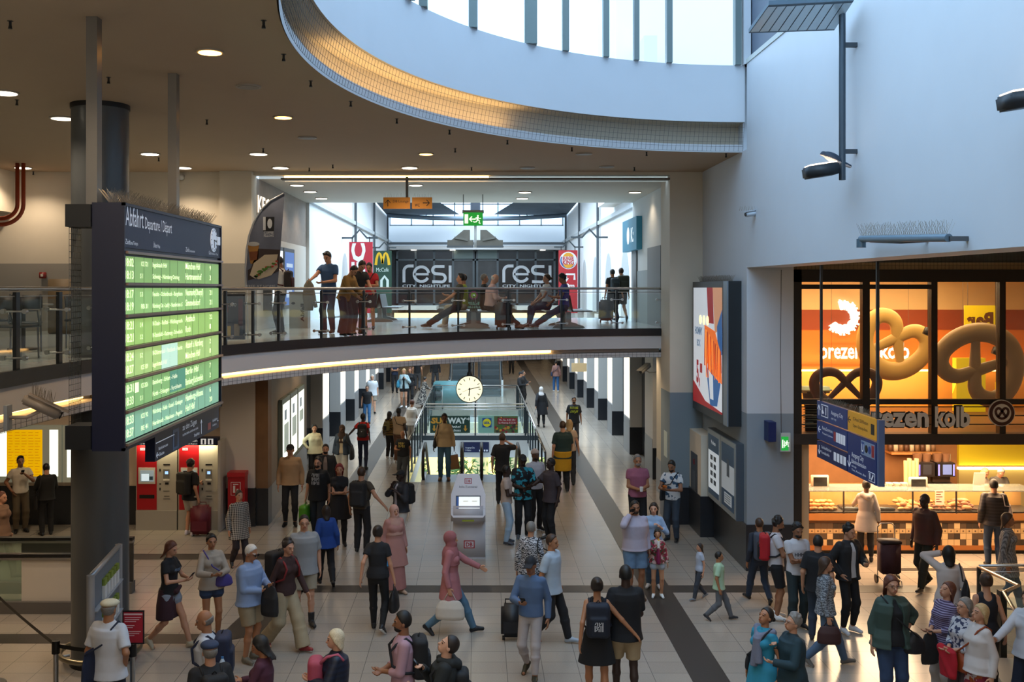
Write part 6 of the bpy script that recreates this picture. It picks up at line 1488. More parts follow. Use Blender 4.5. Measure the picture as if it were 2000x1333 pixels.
def flood(x,y,z,label,s=1.0):
    t=empty('floodlight',(x,y,z),label,'floodlight');MB().bbox((x,y,z),(.42*s,.34*s,.16*s),0,Matrix.Rotation(-.15,3,'Y'),.02).done('housing',[mat('22282e',.5)],t);MB().bbox((x,y,z+.09*s),(.36*s,.28*s,.02),0,Matrix.Rotation(-.15,3,'Y')).done('glass_front',[mat('ffe0c0',.3,em=3)],t);MB().box(x-.02,x+.3*s,y+.0,y+.06,z-.02,z+.03).done('yoke',[M_DARK],t)
    return t
fx=X(1603,dm);flood(fx,dm,Z(334,dm),'black floodlight pointing up at the foot of the lamp mast');flood(X(2000,9.4),9.4,Z(195,9.4),'black floodlight at the right edge on the tall wall',.9)
sp=spot('floodlight_beam',(4.75,dm,Z(325,dm)),60,(1,.75,.55),70,.8,.1,(0,math.radians(150),0));spot('floodlight_beam',(4.9,9.4,Z(180,9.4)),40,(1,.75,.6),70,.8,.1,(0,math.radians(150),0))
t=empty('pigeon',(X(1626,dm),dm,Z(315,dm)),'pigeon perched by the lamp mast','bird')
c=Field(.02);pb=vec(X(1626,dm),dm,Z(308,dm));c.el(pb,(.14,.06,.065),ry(.45));c.el(pb+vec(-.13,0,.055),(.035,.03,.035));c.rc(pb+vec(-.15,0,.05),pb+vec(-.19,0,.04),.01,.004);c.rc(pb+vec(.08,0,-.05),pb+vec(.24,0,-.12),.04,.025)
V_,Q_=c.mesh(.01);C_=V_[Q_].mean(1);bpy.data.objects.remove(t);o_=np_mesh('pigeon',V_-pb,Q_,[mat('2a3848',.6),mat('c9b9b0',.7)],(C_[:,2]<pb[2]-.025-.4*(C_[:,0]-pb[0])).astype(int));o_.location=tuple(pb);tag(o_,'dark-backed pigeon perched by the lamp mast','bird')
m=MB()
for s_y in(-.02,.02):m.cyl((pb[0]+.02,pb[1]+s_y,Z(327,dm)),(pb[0]+.02,pb[1]+s_y,pb[2]-.04),.006,seg=5)
q=m.done('pigeon_leg',[mat('9a4a3a',.6)],None);q.parent=o_;q.location=Vector(q.location)-Vector(tuple(pb))
db_=5.05*F/(1760-VX);ya,yb=5.05*F/(1853-VX),5.05*F/(1682-VX)
t=empty('wall_pipe',(5.05,db_,Z(470,db_)),'horizontal grey pipe arm with spikes on the tall right wall','pipe');MB().cyl((5.05,ya,Z(465,ya)),(5.05,yb,Z(467,yb)),.045,seg=12).done('arm',[mat('6b8292',.4,.3)],t);MB().cyl((5.05,yb,Z(467,yb)),(5.05,yb,Z(484,yb)),.06,seg=12).done('end_cap',[mat('5b7282',.4,.3)],t)
MB().tube([(5.05,yb-.3,Z(474,yb)),(5.05,(ya+yb)/2,Z(474,db_)),(5.25,(ya+yb)/2-.3,Z(473,db_))],.015,6).done('cable',[mat('4b5862',.5)],t);MB().box(5.05,5.25,ya-.03,ya+.03,Z(471,ya),Z(462,ya)).done('wall_bracket',[M_STEELD],t);spikes(t,[(5.05,ya,Z(463,ya)),(5.05,yb,Z(465,yb))],44,.19,3,.08)
# hanging direction sign on the right
t=empty('direction_sign',(6,16.5,2.55),'blue and yellow hanging direction sign before the bakery','sign')
for y0,y1,z0,z1,col in((16.45,17.9,3.22,3.54,'16306c'),(16.45,17.9,2.87,3.19,'16306c'),(16.45,17.9,2.55,2.84,'101f52'),(15.25,16.42,3.22,3.54,'d99a1f'),(15.25,16.42,2.55,3.19,'122a66')):
    MB().box(5.95,6.02,y0,y1,z0,z1).done('sign_panel',[mat(col,.45,em=.12)],t)
MB().box(5.96,6.05,15.18,15.25,2.55,3.54).done('end_strip',[mat('5f6f92',.45)],t)
for y0 in(17.6,15.1):MB().box(5.97,6.01,y0-.02+.2,y0+.02+.2,3.54,5.9).done('hanger_rod',[mat('4b5258',.4,.5)],t)
o=Vector((5.95,17.9,2.55));m=MB()
def ar(m,x,y,dx,dy,L,mi=0):
    m.stroke([(x,y),(x+dx*L,y+dy*L)],.016,o,EX,UZ,.003,mi);a_=Vector((dx,dy));n_=Vector((-dy,dx))
    for s2 in(-1,1):e_=Vector((x,y))+a_*L*.55+n_*s2*L*.4;m.stroke([(x+dx*L,y+dy*L),(e_.x,e_.y)],.016,o,EX,UZ,.003,mi)
ar(m,.10,.74,0,1,.18);m.rect(o,EX,UZ,.22,.56,.74,.95,.002,0);m.rect(o,EX,UZ,.235,.545,.755,.935,.003,2);m.disc(o,EX,UZ,.30,.82,.035,.005,0);m.stroke([(.30,.92),(.30,.84),(.36,.8)],.02,o,EX,UZ,.005);m.stroke([(.46,.78),(.46,.91)],.035,o,EX,UZ,.005);m.text('Ausgang City',o,EX,UZ,.07,x=.72,y=.83,width=.55);m.text('exit city',o,EX,UZ,.04,x=.72,y=.75,width=.25)
ar(m,.2,.5,-1,0,.13);m.text('ReiseZentrum',o,EX,UZ,.06,x=.28,y=.52,width=.5);m.text('Travel Centre',o,EX,UZ,.035,x=.28,y=.44,width=.5)
for k,c_ in enumerate((3,0,0,0,0)):m.rect(o,EX,UZ,.84+k*.11,.93+k*.11,.40,.56,.003,c_)
ar(m,.12,.22,0,-1,.15);m.text('Schließfächer',o,EX,UZ,.05,x=.24,y=.19,width=.5);m.text('Fundstelle',o,EX,UZ,.05,x=.24,y=.1,width=.4);[m.rect(o,EX,UZ,.84+k*.15,.95+k*.15,.08,.22,.003,0)for k in range(4)]
ar(m,1.62,.85,-1,0,.12,1);m.text('IC-Hotel, DB Museum',o,EX,UZ,.06,x=1.72,y=.86,mi=1,width=.62);m.text('Opern-/Schauspielhaus',o,EX,UZ,.05,x=1.72,y=.76,mi=1,width=.6);m.rect(o,EX,UZ,2.45,2.58,.74,.9,.003,1)
m.rect(o,EX,UZ,2.05,2.6,.38,.6,.003,4);m.rect(o,EX,UZ,2.08,2.18,.4,.58,.005,5);m.text('U',o,EX,UZ,.12,x=2.09,y=.43,mi=0,width=.08,th=.008,bold=.03);m.disc(o,EX,UZ,2.27,.49,.06,.005,1);m.disc(o,EX,UZ,2.4,.49,.06,.005,5);m.rect(o,EX,UZ,2.48,2.58,.4,.58,.005,3)
ar(m,1.55,.28,0,-1,.18);m.text('Ausgang City',o,EX,UZ,.08,x=1.66,y=.28,width=.5);m.text('Bahnhofsmission',o,EX,UZ,.07,x=1.66,y=.18,width=.6);m.text('exit city',o,EX,UZ,.035,x=1.66,y=.12,width=.2);m.text('Taxi, Parken, Bus',o,EX,UZ,.035,x=1.66,y=.06,width=.6);m.rect(o,EX,UZ,2.35,2.6,.03,.17,.003,0);m.rect(o,EX,UZ,2.36,2.59,.04,.16,.005,2);m.stroke([(2.42,.06),(2.42,.15)],.03,o,EX,UZ,.008);m.stroke([(2.48,.06),(2.55,.14)],.03,o,EX,UZ,.008)
m.done('lettering',[mat('d5dbe6',.5,em=.2),M_BLACK,mat('16306c',.45),mat('b5333a',.5),mat('8fa3bf',.5),mat('2a4f9a',.5)],t)
spikes(t,[(5.98,15.3,3.54),(5.98,17.85,3.54)],60,.1,3,.05)
# ---------------- netting wall above the bakery and its ceiling edge
g=MB();g.box(6.15,14,20.3,20.5,5.85,8.2,0);struct(g,'wall_back',[mat('7c858a',.7)],'grey panel wall above the bakery glazing')
m=MB()
for k in range(70):m.cyl((6.2+k*.075,20.1,5.85),(6.2+k*.075,20.1,6.5),.0025,seg=3,smooth=False)
for k in range(8):m.cyl((6.2,20.1,5.87+k*.08),(11.5,20.1,5.87+k*.08),.0025,seg=3,smooth=False)
o_=m.done('bird_netting',[M_NET]);tag(o_,'wire bird netting above the bakery glazing','netting')
# ================================================================ bakery
BF=20.0
t=empty('bakery_shopfront',(8.9,BF,0),'dark framed two-storey glass front of the bakery','shopfront')
FR=M_FRAME
MB().box(6.16,6.33,BF-.06,BF+.12,0,5.86).done('frame_post',[FR],t);MB().box(6.16,12,BF-.06,BF+.12,5.62,5.86).done('frame_rail',[FR],t)
for a,b in((1683,1697),(1817,1829),(1950,1962)):MB().box(X(a,BF),X(b,BF),BF-.05,BF+.1,2.66,5.62).done('frame_post',[FR],t)
for a,b in((1563,1683),(1697,1817)):MB().box(X(a,BF),X(b,BF),BF-.04,BF+.08,Z(565,BF),Z(556,BF)).done('frame_rail',[FR],t)
MB().box(6.33,12,BF-.04,BF+.08,Z(790,BF),Z(780,BF)).done('frame_rail',[FR],t);MB().box(6.16,12,BF-.08,BF+.2,Z(868,BF),Z(847,BF)).done('beam',[mat('332d2a',.5)],t)
for a,b in((6.33,X(1683,BF)),(X(1697,BF),X(1817,BF)),(X(1829,BF),X(1950,BF)),(X(1962,BF),12)):
    MB().box(a,b,BF+.02,BF+.03,Z(780,BF),5.62).done('glass_pane',[glass((.95,.97,1),.02)],t)
    for k in range(3):MB().cyl((a,BF-.02,Z(795+17*k,BF)),(b,BF-.02,Z(795+17*k,BF)),.012,seg=6).done('guard_bar',[FR],t)
# rooms behind
g=MB();g.box(6.2,13.5,24.6,24.8,2.66,6.0,0);g.box(6.2,13.5,24.58,24.6,4.5,4.98,1);g.box(6.2,13.5,24.58,24.6,4.98,6.0,2);g.box(6.2,13.5,24.57,24.6,2.66,3.5,3)
struct(g,'wall_back',[mat('c46a1c',.6),mat('86360f',.6),mat('c9a878',.6),mat('d08f3a',.6)],'orange back wall of the upper bakery floor')
g=MB();g.box(6.16,13.5,BF+.2,24.8,2.5,2.66,0);struct(g,'floor',[mat('6d4a2a',.5)],'upper floor slab of the bakery');g=MB();g.box(6.16,13.5,BF+.12,24.8,5.86,6.0,0);struct(g,'ceiling',[mat('c9b28c',.7)],'ceiling of the bakery')
g=MB();g.box(6.1,6.2,BF+.2,24.8,0,6.0,0);struct(g,'wall_left',[mat('c98b4a',.6)],'side wall inside the bakery')
g=MB();g.box(6.2,13.5,24.6,24.8,0,2.5,0);g.box(X(1873,24.5),13.5,24.5,24.6,1.25,2.5,1);g.box(X(1873,24.5),13.5,24.5,24.6,0,1.15,2);struct(g,'wall_back',[mat('8a5c34',.6,noise=.2,nscale=5),mat('c9b21a',.5),mat('a8925a',.6)],'brown and yellow back wall behind the bakery counter')
m=MB();m.box(X(1873,24.4),13.4,24.4,24.5,1.17,1.22);o_=m.done('light_strip',[mat('fff0b0',.5,em=6)]);tag(o_,'bright light strip under the yellow wall panel behind the counter','light')
m=MB();m.box(6.3,13.4,24.3,24.4,3.52,3.56);o_=m.done('light_strip',[mat('ffdf90',.5,em=6,emcol='ffc870')]);tag(o_,'glowing light strip along the orange wall of the upper bakery floor','light')
area('bakery_upper_lamps',(8.6,22.3,5.8),(0,0,0),5,3,260,(1,.72,.38));area('bakery_front_lamps',(9.0,20.55,2.44),(0,0,0),5,.3,240,(1,.62,.34));area('bakery_counter_lamps',(8.9,22.2,2.45),(0,0,0),4.8,2.4,440,(1,.72,.42))
area('bakery_upper_wash',(8.6,23.6,3.2),(math.radians(125),0,0),5,.3,90,(1,.65,.3))
# glowing wall logo
d=24.5;s_=d/F;t=empty('wall_logo',(X(1690,d),d,Z(700,d)),'glowing white bakery lettering with a bread ring on the orange wall','logo');GL=mat('fff4e4',.4,em=1.15)
m=MB();m.text('brezen',(X(1602,d),d,Z(700,d)),UX,UZ,32*s_,width=80*s_,bold=.02,th=.03);m.text('kolb',(X(1718,d),d,Z(700,d)),UX,UZ,32*s_,width=57*s_,bold=.02,th=.03);m.done('lettering',[GL],t)
m=MB();o=Vector((X(1645,d),d,Z(620,d)));rr=random.Random(9)
for k in range(46):
    a=math.radians(105-k*5.6);r0,r1=15+rr.uniform(-1,3),34+rr.uniform(-4,2);wd=(3.4 if k%5 else 1.2);m.stroke([(r0*s_*math.cos(a),r0*s_*math.sin(a)),(r1*s_*math.cos(a),r1*s_*math.sin(a))],wd*s_,o,UX,UZ,.03+k*.0004)
m.done('bread_ring',[GL],t)
def pretzel_pts(n=120):
    A=[]
    for i in range(n+1):
        u=i/n*2-1;s2=-1 if u<0 else 1;v=abs(u)
        if v<.62:
            a=math.radians(-90+v/.62*190);x=.5+.5*math.cos(a)if False else None

            w=v/.62;ang=math.radians(-90+215*w);cx_=.36*min(1,w*1.6);x=s2*(cx_+(.62 if w<.5 else.62-.26*(w-.5)*2)*math.cos(ang));y=(.80 if w<.5 else.80-.34*(w-.5)*2)*math.sin(ang)+(0 if w<.5 else.06*(w-.5)*2)
        else:
            w=(v-.62)/.38;x0_,y0_=s2*(.36+.36*math.cos(math.radians(125))),.46*math.sin(math.radians(125))+.06;x=x0_+(-s2*.56-x0_)*w;y=y0_+(-.60-y0_)*w
        A.append((x,y))
    return A
def pretzel(px,py,w_px,h_px,d,col,label,rot=0,tilt=0,em=0,thick=.20,rough=.45):
    s_=d/F;A=pretzel_pts();cr,sr=math.cos(rot),math.sin(rot);c0=P(px,py,d);sx,sz=w_px*s_/2.0,h_px*s_/1.75
    pts=[];rs=[]
    for i,(a,b)in enumerate(A):
        q=(a*cr-b*sr,a*sr+b*cr);u=abs(i/(len(A)-1)*2-1);pts.append(c0+Vector((q[0]*sx,.04*math.sin(u*9),q[1]*sz)));rs.append(thick*max(.38,1-.62*u**1.4)*(sx+sz)/2)
    m=MB();m.tube(pts,rs,12);V=np.array(m.v);V[:,1]=c0.y+(V[:,1]-c0.y)*.45;m.v=[tuple(q)for q in V]
    o_=m.done('hanging_pretzel',[mat(col,rough,em=em)]);tag(o_,label,'pretzel',None)
    q=MB()
    for k in(-.4,.4):q.cyl((c0.x+k*sx,c0.y,c0.z+.5*sz),(c0.x+k*sx,c0.y,5.86),.004,seg=4)
    z_=q.done('hanging_wire',[mat('6a5a48',.6)]);org=o_.location.copy();z_.parent=o_;z_.location=z_.location-org
pretzel(1652,757,140,86,21.4,'5a3a24','dark brown giant pretzel hanging low behind the first bakery window',rot=0,thick=.2)
pretzel(1746,672,140,118,22.4,'c9a256','golden giant pretzel hanging in the second bakery window',rot=-.5,thick=.27,em=.05)
pretzel(1915,712,172,138,21.2,'a98a5e','largest giant pretzel hanging across the third bakery window',rot=2.5,thick=.24,em=.03)
d=22.6;t=empty('bar_sign',(X(1917,d),d,Z(650,d)),'yellow sign showing mirrored dark letters inside the bakery window','sign');MB().box(X(1884,d),X(1950,d),d,d+.03,Z(650,d),Z(597,d)).done('panel',[mat('d9b80a',.5,em=.35)],t);MB().text('Bar',(X(1940,d),d-.004,Z(640,d)),-UX,UZ,30*d/F,width=52*d/F,th=-.004,bold=.05).done('lettering',[mat('6a3a14',.5)],t)
for k in(0,1):MB().cyl((X(1890+54*k,d),d,Z(597,d)),(X(1890+54*k,d),d,5.86),.006,seg=5).done('wire',[mat('5a4a3a',.6)],t)
g=MB();g.box(X(1868,23.5),X(1925,23.5),23.5,23.7,2.66,Z(700,23.5));g.box(X(1952,23.5),12,23.5,23.7,2.66,Z(748,23.5));o_=g.done('yellow_panel',[mat('d9c21c',.5,em=.25)]);tag(o_,'bright yellow wall panels in the upper bakery floor','panel')
for k in range(3):
    px_,py_=((1944,645),(1946,686),(1812,648))[k];q=MB().bbox(P(px_,py_,21.9),(.14,.14,.16),0,Matrix.Rotation(.4,3,'Y'),.01).done('spot_lamp',[M_BLACK]);tag(q,('upper black ceiling spot by the third window post of the bakery','lower black ceiling spot by the third window post of the bakery','black spot lamp by the second window post of the bakery')[k],'spot lamp');w_=MB().cyl(P(px_,py_,21.9),(X(px_,21.9),21.9,5.86),.006,seg=5).done('rod',[M_BLACK]);org=q.location.copy();w_.parent=q;w_.location=w_.location-org
m=MB();m.box(X(1567,20.5),X(1602,20.5),20.3,20.34,Z(845,20.4),Z(790,20.4),0)
for k in range(9):m.rect(Vector((X(1569,20.3),20.3,Z(796+5*k,20.3))),UX,UZ,0,.2+.06*(k%3),0,.014,.003,1)
o_=m.done('menu_board',[M_BLACK,mat('8b8f7a',.5)]);tag(o_,'black menu board behind the guard bars of the bakery','menu board')
t=empty('basket',(X(1588,22.8),22.8,3.3),'dark basket with a pale cloth on the upper bakery shelf','basket');xb=X(1590,22.8);MB().cyl((xb,22.8,2.66),(xb,22.8,3.2),.18,.26,16,caps=True).done('body',[mat('2a211c',.8)],t);MB().bbox((xb,22.8,3.24),(.7,.4,.14),0,bev=.05).done('cloth',[mat('a9c4b4',.8)],t)
# big letters and roundel on the guard bars
d=BF-.12;s_=d/F;t=empty('shop_sign',(X(1800,d),d,Z(833,d)),'large silver bakery letters with dark backing on the guard bars','sign')
for tx,a,b in(('brezen',1676,1812),('kolb',1824,1893)):
    m=MB();m.text(tx,(X(a,d),d+.04,Z(833,d)),UX,UZ,40*s_,width=(b-a)*s_,th=.02,bold=.07);m.done('letter_backing',[mat('2a2826',.5)],t);m=MB();m.text(tx,(X(a,d),d,Z(832,d)),UX,UZ,39*s_,width=(b-a)*s_,th=.05,bold=.035);m.done('lettering',[mat('d2d2ce',.4)],t)
o=Vector((X(1955,d),d,Z(807,d)));m=MB();m.disc(o,UX,UZ,0,0,26*s_,.03,1);m.disc(o,UX,UZ,0,0,24.5*s_,.034,0);m.disc(o,UX,UZ,0,0,18*s_,.038,1);m.disc(o,UX,UZ,0,0,17*s_,.040,1)
m.stroke([(a*14*s_,(b+.05)*14*s_)for a,b in pretzel_pts(60)],4.6*s_,o,UX,UZ,.046,0);m.done('roundel',[mat('3a1a14',.5),mat('c4c1b8',.4)],t)
# counter
CF=21.15;x0c,x1c=X(1580,CF),11.6
t=empty('bakery_counter',((x0c+x1c)/2,CF,0),'long tiled bakery counter with a glass display case','counter')
MB().box(x0c,x1c,CF+.06,CF+.7,0,.08).done('kick_base',[M_BLACK],t);MB().box(x0c,x1c,CF,CF+.75,.08,.18).done('lower_board',[mat('a5652c',.5)],t);MB().box(x0c,x1c,CF-.02,CF+.75,.70,.84).done('wood_band',[mat('a8713c',.5,noise=.1,nscale=6)],t)
m=MB();m.box(x0c,x1c,CF+.01,CF+.7,.18,.70,0);rr=random.Random(11);n=int((x1c-x0c)/.125)
for i in range(n):
    for r,(za,zb)in enumerate(((.18,.30),(.305,.425),(.43,.52),(.525,.70-.005))):
        if r==2:mi=4
        else:
            q_=rr.random();mi=1 if q_<.28 else 2 if q_<.68 else 3
        zb2=zb if r<3 else.645
        m.rect(Vector((x0c,CF+.01,0)),UX,UZ,i*.125+.004,i*.125+.121,za,zb2,.004,mi)
        if r==2:m.disc(Vector((x0c,CF+.006,0)),UX,UZ,i*.125+.0625,(za+zb2)/2,.02,.003,2,4)
m.done('tile_front',[mat('6b4c30',.5),mat('d9b887',.35),mat('5c4a3a',.35),mat('3f362e',.35),mat('c9a878',.35)],t)
MB().box(x0c,x1c,CF+.0,CF+.75,1.29,1.31).done('glass_top',[glass((.85,.9,.85),.2)],t);MB().box(x0c,x1c,CF+.0,CF+.01,.86,1.29).done('glass_front',[glass((.97,.97,.95),.02)],t);MB().box(x0c,x1c,CF+.02,CF+.7,.84,.87).done('tray_base',[mat('3a2f26',.4)],t)
for px_ in(1580,1648,1783,1868,1960):MB().box(X(px_,CF)-.012,X(px_,CF)+.012,CF-.01,CF+.03,.84,1.3).done('case_post',[FR],t)
m=MB();m.box(x0c,x1c,CF+.68,CF+.72,.84,1.28);m.done('case_back',[mat('c98f4a',.5)],t)
area('case_lamp',((x0c+x1c)/2,CF+.4,1.27),(0,0,0),x1c-x0c-.2,.3,45,(1,.8,.5))
m=MB();m.text('',(0,0,0),UX,UZ,.1);m.box(6.34,6.52,BF+.1,BF+.3,0,2.45,0);g=m.done('door_2',[mat('c9b08c',.5)]);tag(g,'light wooden jamb at the left of the counter',kind='structure')
def roll_mesh(kind):
    c=Field(.01)
    if kind==0:c.el((0,0,.035),(.075,.055,.038));c.rc((-.04,-.02,.07),(.04,.02,.07),.006,cut=True)
    elif kind==1:c.el((0,0,.05),(.13,.07,.055));[c.rc((-.08+.07*k,-.05,.1),(-.05+.07*k,.05,.1),.008,cut=True)for k in range(3)]
    else:[c.rc((.06*math.cos(a),.06*math.sin(a),.025),(.06*math.cos(a+.35),.06*math.sin(a+.35),.025),.02)for a in[k*.35 for k in range(15)]]
    return c.mesh(.009)
RM=[roll_mesh(k)for k in range(3)];RMe=[]
for k,(cols)in enumerate((('c98b45','b5702c','d9a25c'),('a8642c','8f4f22','b97a3a'),('8a4a20','7a3d18','9c5a28'))):
    for c_ in cols:
        q=np_mesh('bread_roll',RM[k][0],RM[k][1],[mat(c_,.6,noise=.15,nscale=25)]);RMe.append((k,q.data));bpy.data.objects.remove(q)
rr=random.Random(21)
def rolls(xa,xb,n,group,label,kinds,name,levels=3):
    for i in range(n):
        k,me=rr.choice([q for q in RMe if q[0]in kinds]);lv=i%levels;o_=bpy.data.objects.new(name,me);COL.objects.link(o_)
        o_.location=(xa+(xb-xa)*((i//levels)+.5+rr.uniform(-.15,.15))/math.ceil(n/levels),CF+.16+.13*lv+rr.uniform(-.02,.02),.872+.05*lv);o_.rotation_euler=(rr.uniform(-.2,.2),rr.uniform(-.2,.2),rr.uniform(0,3));tag(o_,label,'bread',group)
rolls(x0c+.05,x0c+.62,18,'rolls at the left end of the display','golden bread roll heaped at the left end of the glass display',(0,),'bread_roll')
rolls(X(1762,CF),X(1800,CF),12,'pastries in the middle of the display','brown pastry in the middle of the glass display case',(0,1),'pastry')
rolls(X(1802,CF),X(1866,CF),15,'pastries by the price card','glazed pastry behind the small card in the display case',(0,2),'pastry')
rolls(X(1872,CF),X(1912,CF),12,'loaves at the right of the display','dark baked loaf at the right end of the display case',(1,2),'bread_loaf')
for i,(a,b)in enumerate(((1650,1690),(1694,1755))):
    t_=MB();t_.bbox(((X(a,CF)+X(b,CF))/2,CF+.3,.90),(X(b,CF)-X(a,CF)-.04,.4,.05),0,bev=.01);o_=t_.done('serving_tray',[mat('201c1a',.3)]);tag(o_,('shallow black tray beside the person in the light coat','long black tray in the middle of the display case')[i],'tray')
m=MB();m.rect(Vector((X(1826,CF),CF-.01,1.02)),UX,UZ,0,.19,0,.3,.003,0);[m.rect(Vector((X(1826,CF),CF-.01,1.02)),UX,UZ,.02,.02+.14*w_,.26-.05*k,.275-.05*k,.005,1)for k,w_ in enumerate((1,.7,.9,.5,.8))];o_=m.done('price_card',[mat('d9c8b4',.5),mat('7a2f28',.5)]);tag(o_,'white price card hanging on the display case glass','card')
# back bar
m=MB();m.box(x0c,X(1870,23.4),23.2,23.9,0,.95);o_=m.done('work_counter',[mat('9a6a38',.5)]);tag(o_,'wooden back counter behind the bakery display','counter')
d=23.4;s_=d/F
def coffee(px0,px1,label,lit):
    a,b=X(px0,d),X(px1,d);t=empty('coffee_machine',((a+b)/2,d,.95),label,'coffee machine');MB().box(a,b,d,d+.45,.95,1.02).done('drip_tray',[M_STEELD],t);MB().box(a,b,d+.25,d+.45,1.02,1.5).done('body',[mat('4a3a30',.4)],t);MB().box(a,b,d,d+.45,Z(932,d),Z(905,d)).done('head',[mat('17171b',.3)],t)
    o=Vector((a,d,Z(932,d)));w_=b-a;m=MB();m.rect(o,UX,UZ,w_*.3,w_*.8,.05,.28,.004,0);m.rect(o,UX,UZ,.02,.05,.03,.28,.004,1);m.rect(o,UX,UZ,w_-.05,w_-.02,.03,.28,.004,1)if lit else None;m.done('display',[mat('5a6aa0' if lit else '2a2c34',.3,em=.6 if lit else.1),mat('6a6aff',.3,em=2.5 if lit else.2)],t)
    for k in(-1,1):MB().cyl(((a+b)/2+k*.1,d+.25,Z(905,d)),((a+b)/2+k*.1,d+.25,Z(890,d)),.09,.11,14).done('bean_hopper',[mat('6a4a36',.2)],t)
    MB().box((a+b)/2-.05,(a+b)/2+.05,d+.02,d+.2,1.22,1.33).done('spout',[M_STEEL],t)
coffee(1793,1826,'coffee machine with a dark front behind the counter',0);coffee(1831,1866,'coffee machine with a blue lit display behind the counter',1)
def monitor(px0,px1,py0,py1,dd,label):
    a,b=X(px0,dd),X(px1,dd);t=empty('till_screen',((a+b)/2,dd,1.0),label,'till');MB().bbox(((a+b)/2,dd+.03,(Z(py0,dd)+Z(py1,dd))/2),(b-a,.06,Z(py0,dd)-Z(py1,dd)),0,bev=.01).done('bezel',[mat('b5a894',.5)],t);MB().box(a+.04,b-.04,dd-.005,dd,Z(py1,dd)+.04,Z(py0,dd)-.04).done('screen',[mat('1d1b1a',.2)],t);MB().box((a+b)/2-.05,(a+b)/2+.05,dd+.05,dd+.12,1.31,Z(py1,dd)).done('stand',[M_BLACK],t)
monitor(1585,1619,929,954,21.6,'till screen at the left end of the counter');monitor(1776,1812,933,955,21.6,'tilted till screen in the middle of the counter')
t=empty('wall_shelf',(X(1785,24.3),24.4,Z(886,24.4)),'wooden shelf high on the back wall of the bakery','shelf');MB().box(X(1738,24.3),X(1838,24.3),24.2,24.6,Z(886,24.4),Z(882,24.4)).done('board',[mat('a8703a',.5)],t)
for k in range(9):
    a=X(1738+4+k*10.5,24.3);q=MB().bbox((a,24.4,Z(882,24.4)+.1),(.10,.1,.2),0,bev=.015).done('coffee_bag' if k>2 else 'coffee_jar',[mat(('5a3a28','b9a68c','7a5a3e')[k%3],.5)]);tag(q,'bag of coffee on the high shelf behind the bakery counter' if k>2 else 'dark jar at the left end of the high shelf behind the bakery counter','bag' if k>2 else 'jar','coffee bags on the high shelf' if k>2 else 'jars on the high shelf')
for k in range(4):
    a=X(1769+k*7,23.4);q=MB().cyl((a,23.4,.95),(a,23.4,1.55+.05*(k%2)),.045,.05,12).done('cup_stack',[mat('c9a87c',.6)]);tag(q,'tall stack of paper cups beside the coffee machines','cup stack','paper cup stacks')
for k in range(3):
    a=X(1737+14*k,21.7);q=MB().cyl((a,21.7,1.31),(a,21.7,1.37),.05,.08,12).done('cup',[mat('e0d2bc',.4)]);tag(q,'pale coffee cup on the glass top of the counter','cup','coffee cups on the glass counter')
m=MB();m.bbox((X(1908,21.9),21.8,1.31+.13),(.24,.02,.26),0,Matrix.Rotation(.2,3,'X'));o_=m.done('notice_board',[mat('b5aa9c',.6)]);tag(o_,'grey card standing on the counter before the fair-haired person','card')
# ---------------- balustrade at the right edge
t=glass_rail('stair_railing',((X(1912,16.2),16.2,0),(10.5,16.4,0)),'glass balustrade with a bent steel rail at the right edge',step=1.6)
MB().tube([(X(1912,16.2),16.2,1.08),(X(1912,16.2)+.1,15.2,1.08),(X(1960,15),15.0,1.04),(X(2010,13.6),13.4,.8)],.026,8).done('handrail',[M_STEEL],t);MB().tube([(X(1936,15.5),15.4,.72),(X(1985,15.2),15.2,.72),(X(2020,14.2),14.0,.5)],.022,8).done('lower_rail',[M_STEEL],t)
MB().box(X(1948,15.1),X(1960,15.1),15.0,15.12,0,1.05).done('railing_post',[mat('30332f',.4,.5)],t);MB().add([(X(1962,15.1),15.06,.12),(8.6,14.9,.12),(8.6,14.9,.95),(X(1962,15.1),15.06,.95)],[(0,1,2,3)]).done('glass_panel',[glass((.7,.85,.78),.18)],t)
m=MB();m.prism([(7.1,13.7),(9.5,13.5),(9.5,14.8),(7.4,14.9)],0,.12);o_=m.done('stair_curb',[mat('8d857a',.5)]);tag(o_,'low stone kerb under the right balustrade','kerb')
m=MB();m.prism([(7.0,12.5),(8.2,12.4),(8.2,13.3),(7.05,13.3)],.002,.006);o_=m.done('floor_sticker',[mat('c98a2a',.4)]);tag(o_,'orange floor marking below the right balustrade','floor marking')
# ---------------- left gallery: cafe furniture, call point, pipes
def cafe_chair(x,y,rot,label):
    t=empty('cafe_chair',(0,0,0),label,'chair','cafe chairs behind the gallery railing');C1=mat('1f2224',.5)
    MB().bbox((0,0,.46),(.44,.44,.035),0,bev=.01).done('seat',[C1],t);MB().bbox((0,.2,.78),(.44,.03,.22),0,Matrix.Rotation(-.12,3,'X'),.01).done('backrest',[C1],t)
    for sx in(-1,1):
        for sy in(-1,1):MB().cyl((sx*.2,sy*.19,0),(sx*.19,sy*.18,.45 if sy<0 else.9),.013,seg=8).done('leg',[M_STEELD],t)
        MB().tube([(sx*.22,.19,.68),(sx*.23,-.12,.68),(sx*.22,-.18,.46)],.012,6).done('armrest',[M_STEELD],t)
    t.location=(x,y,4.5);t.rotation_euler=(0,0,rot);return t
ch=cafe_chair(-7.0,15.9,.3,'dark cafe chair at the near side of the square table')
for k,(x_,y_,r_)in enumerate(((-7.9,15.6,2.2),(-6.6,17.2,1.2),(-8.0,17.2,-1.3),(-8.8,16.6,.4),(-6.5,14.5,2.9))):
    c_=copy_tree(ch);c_['label']='dark cafe chair '+('turned away beside the square table','nearest the round column','at the far side of the square table','farthest from the gallery railing','beside the table closest to the railing')[k];c_.location=(x_,y_,4.5);c_.rotation_euler=(0,0,r_)
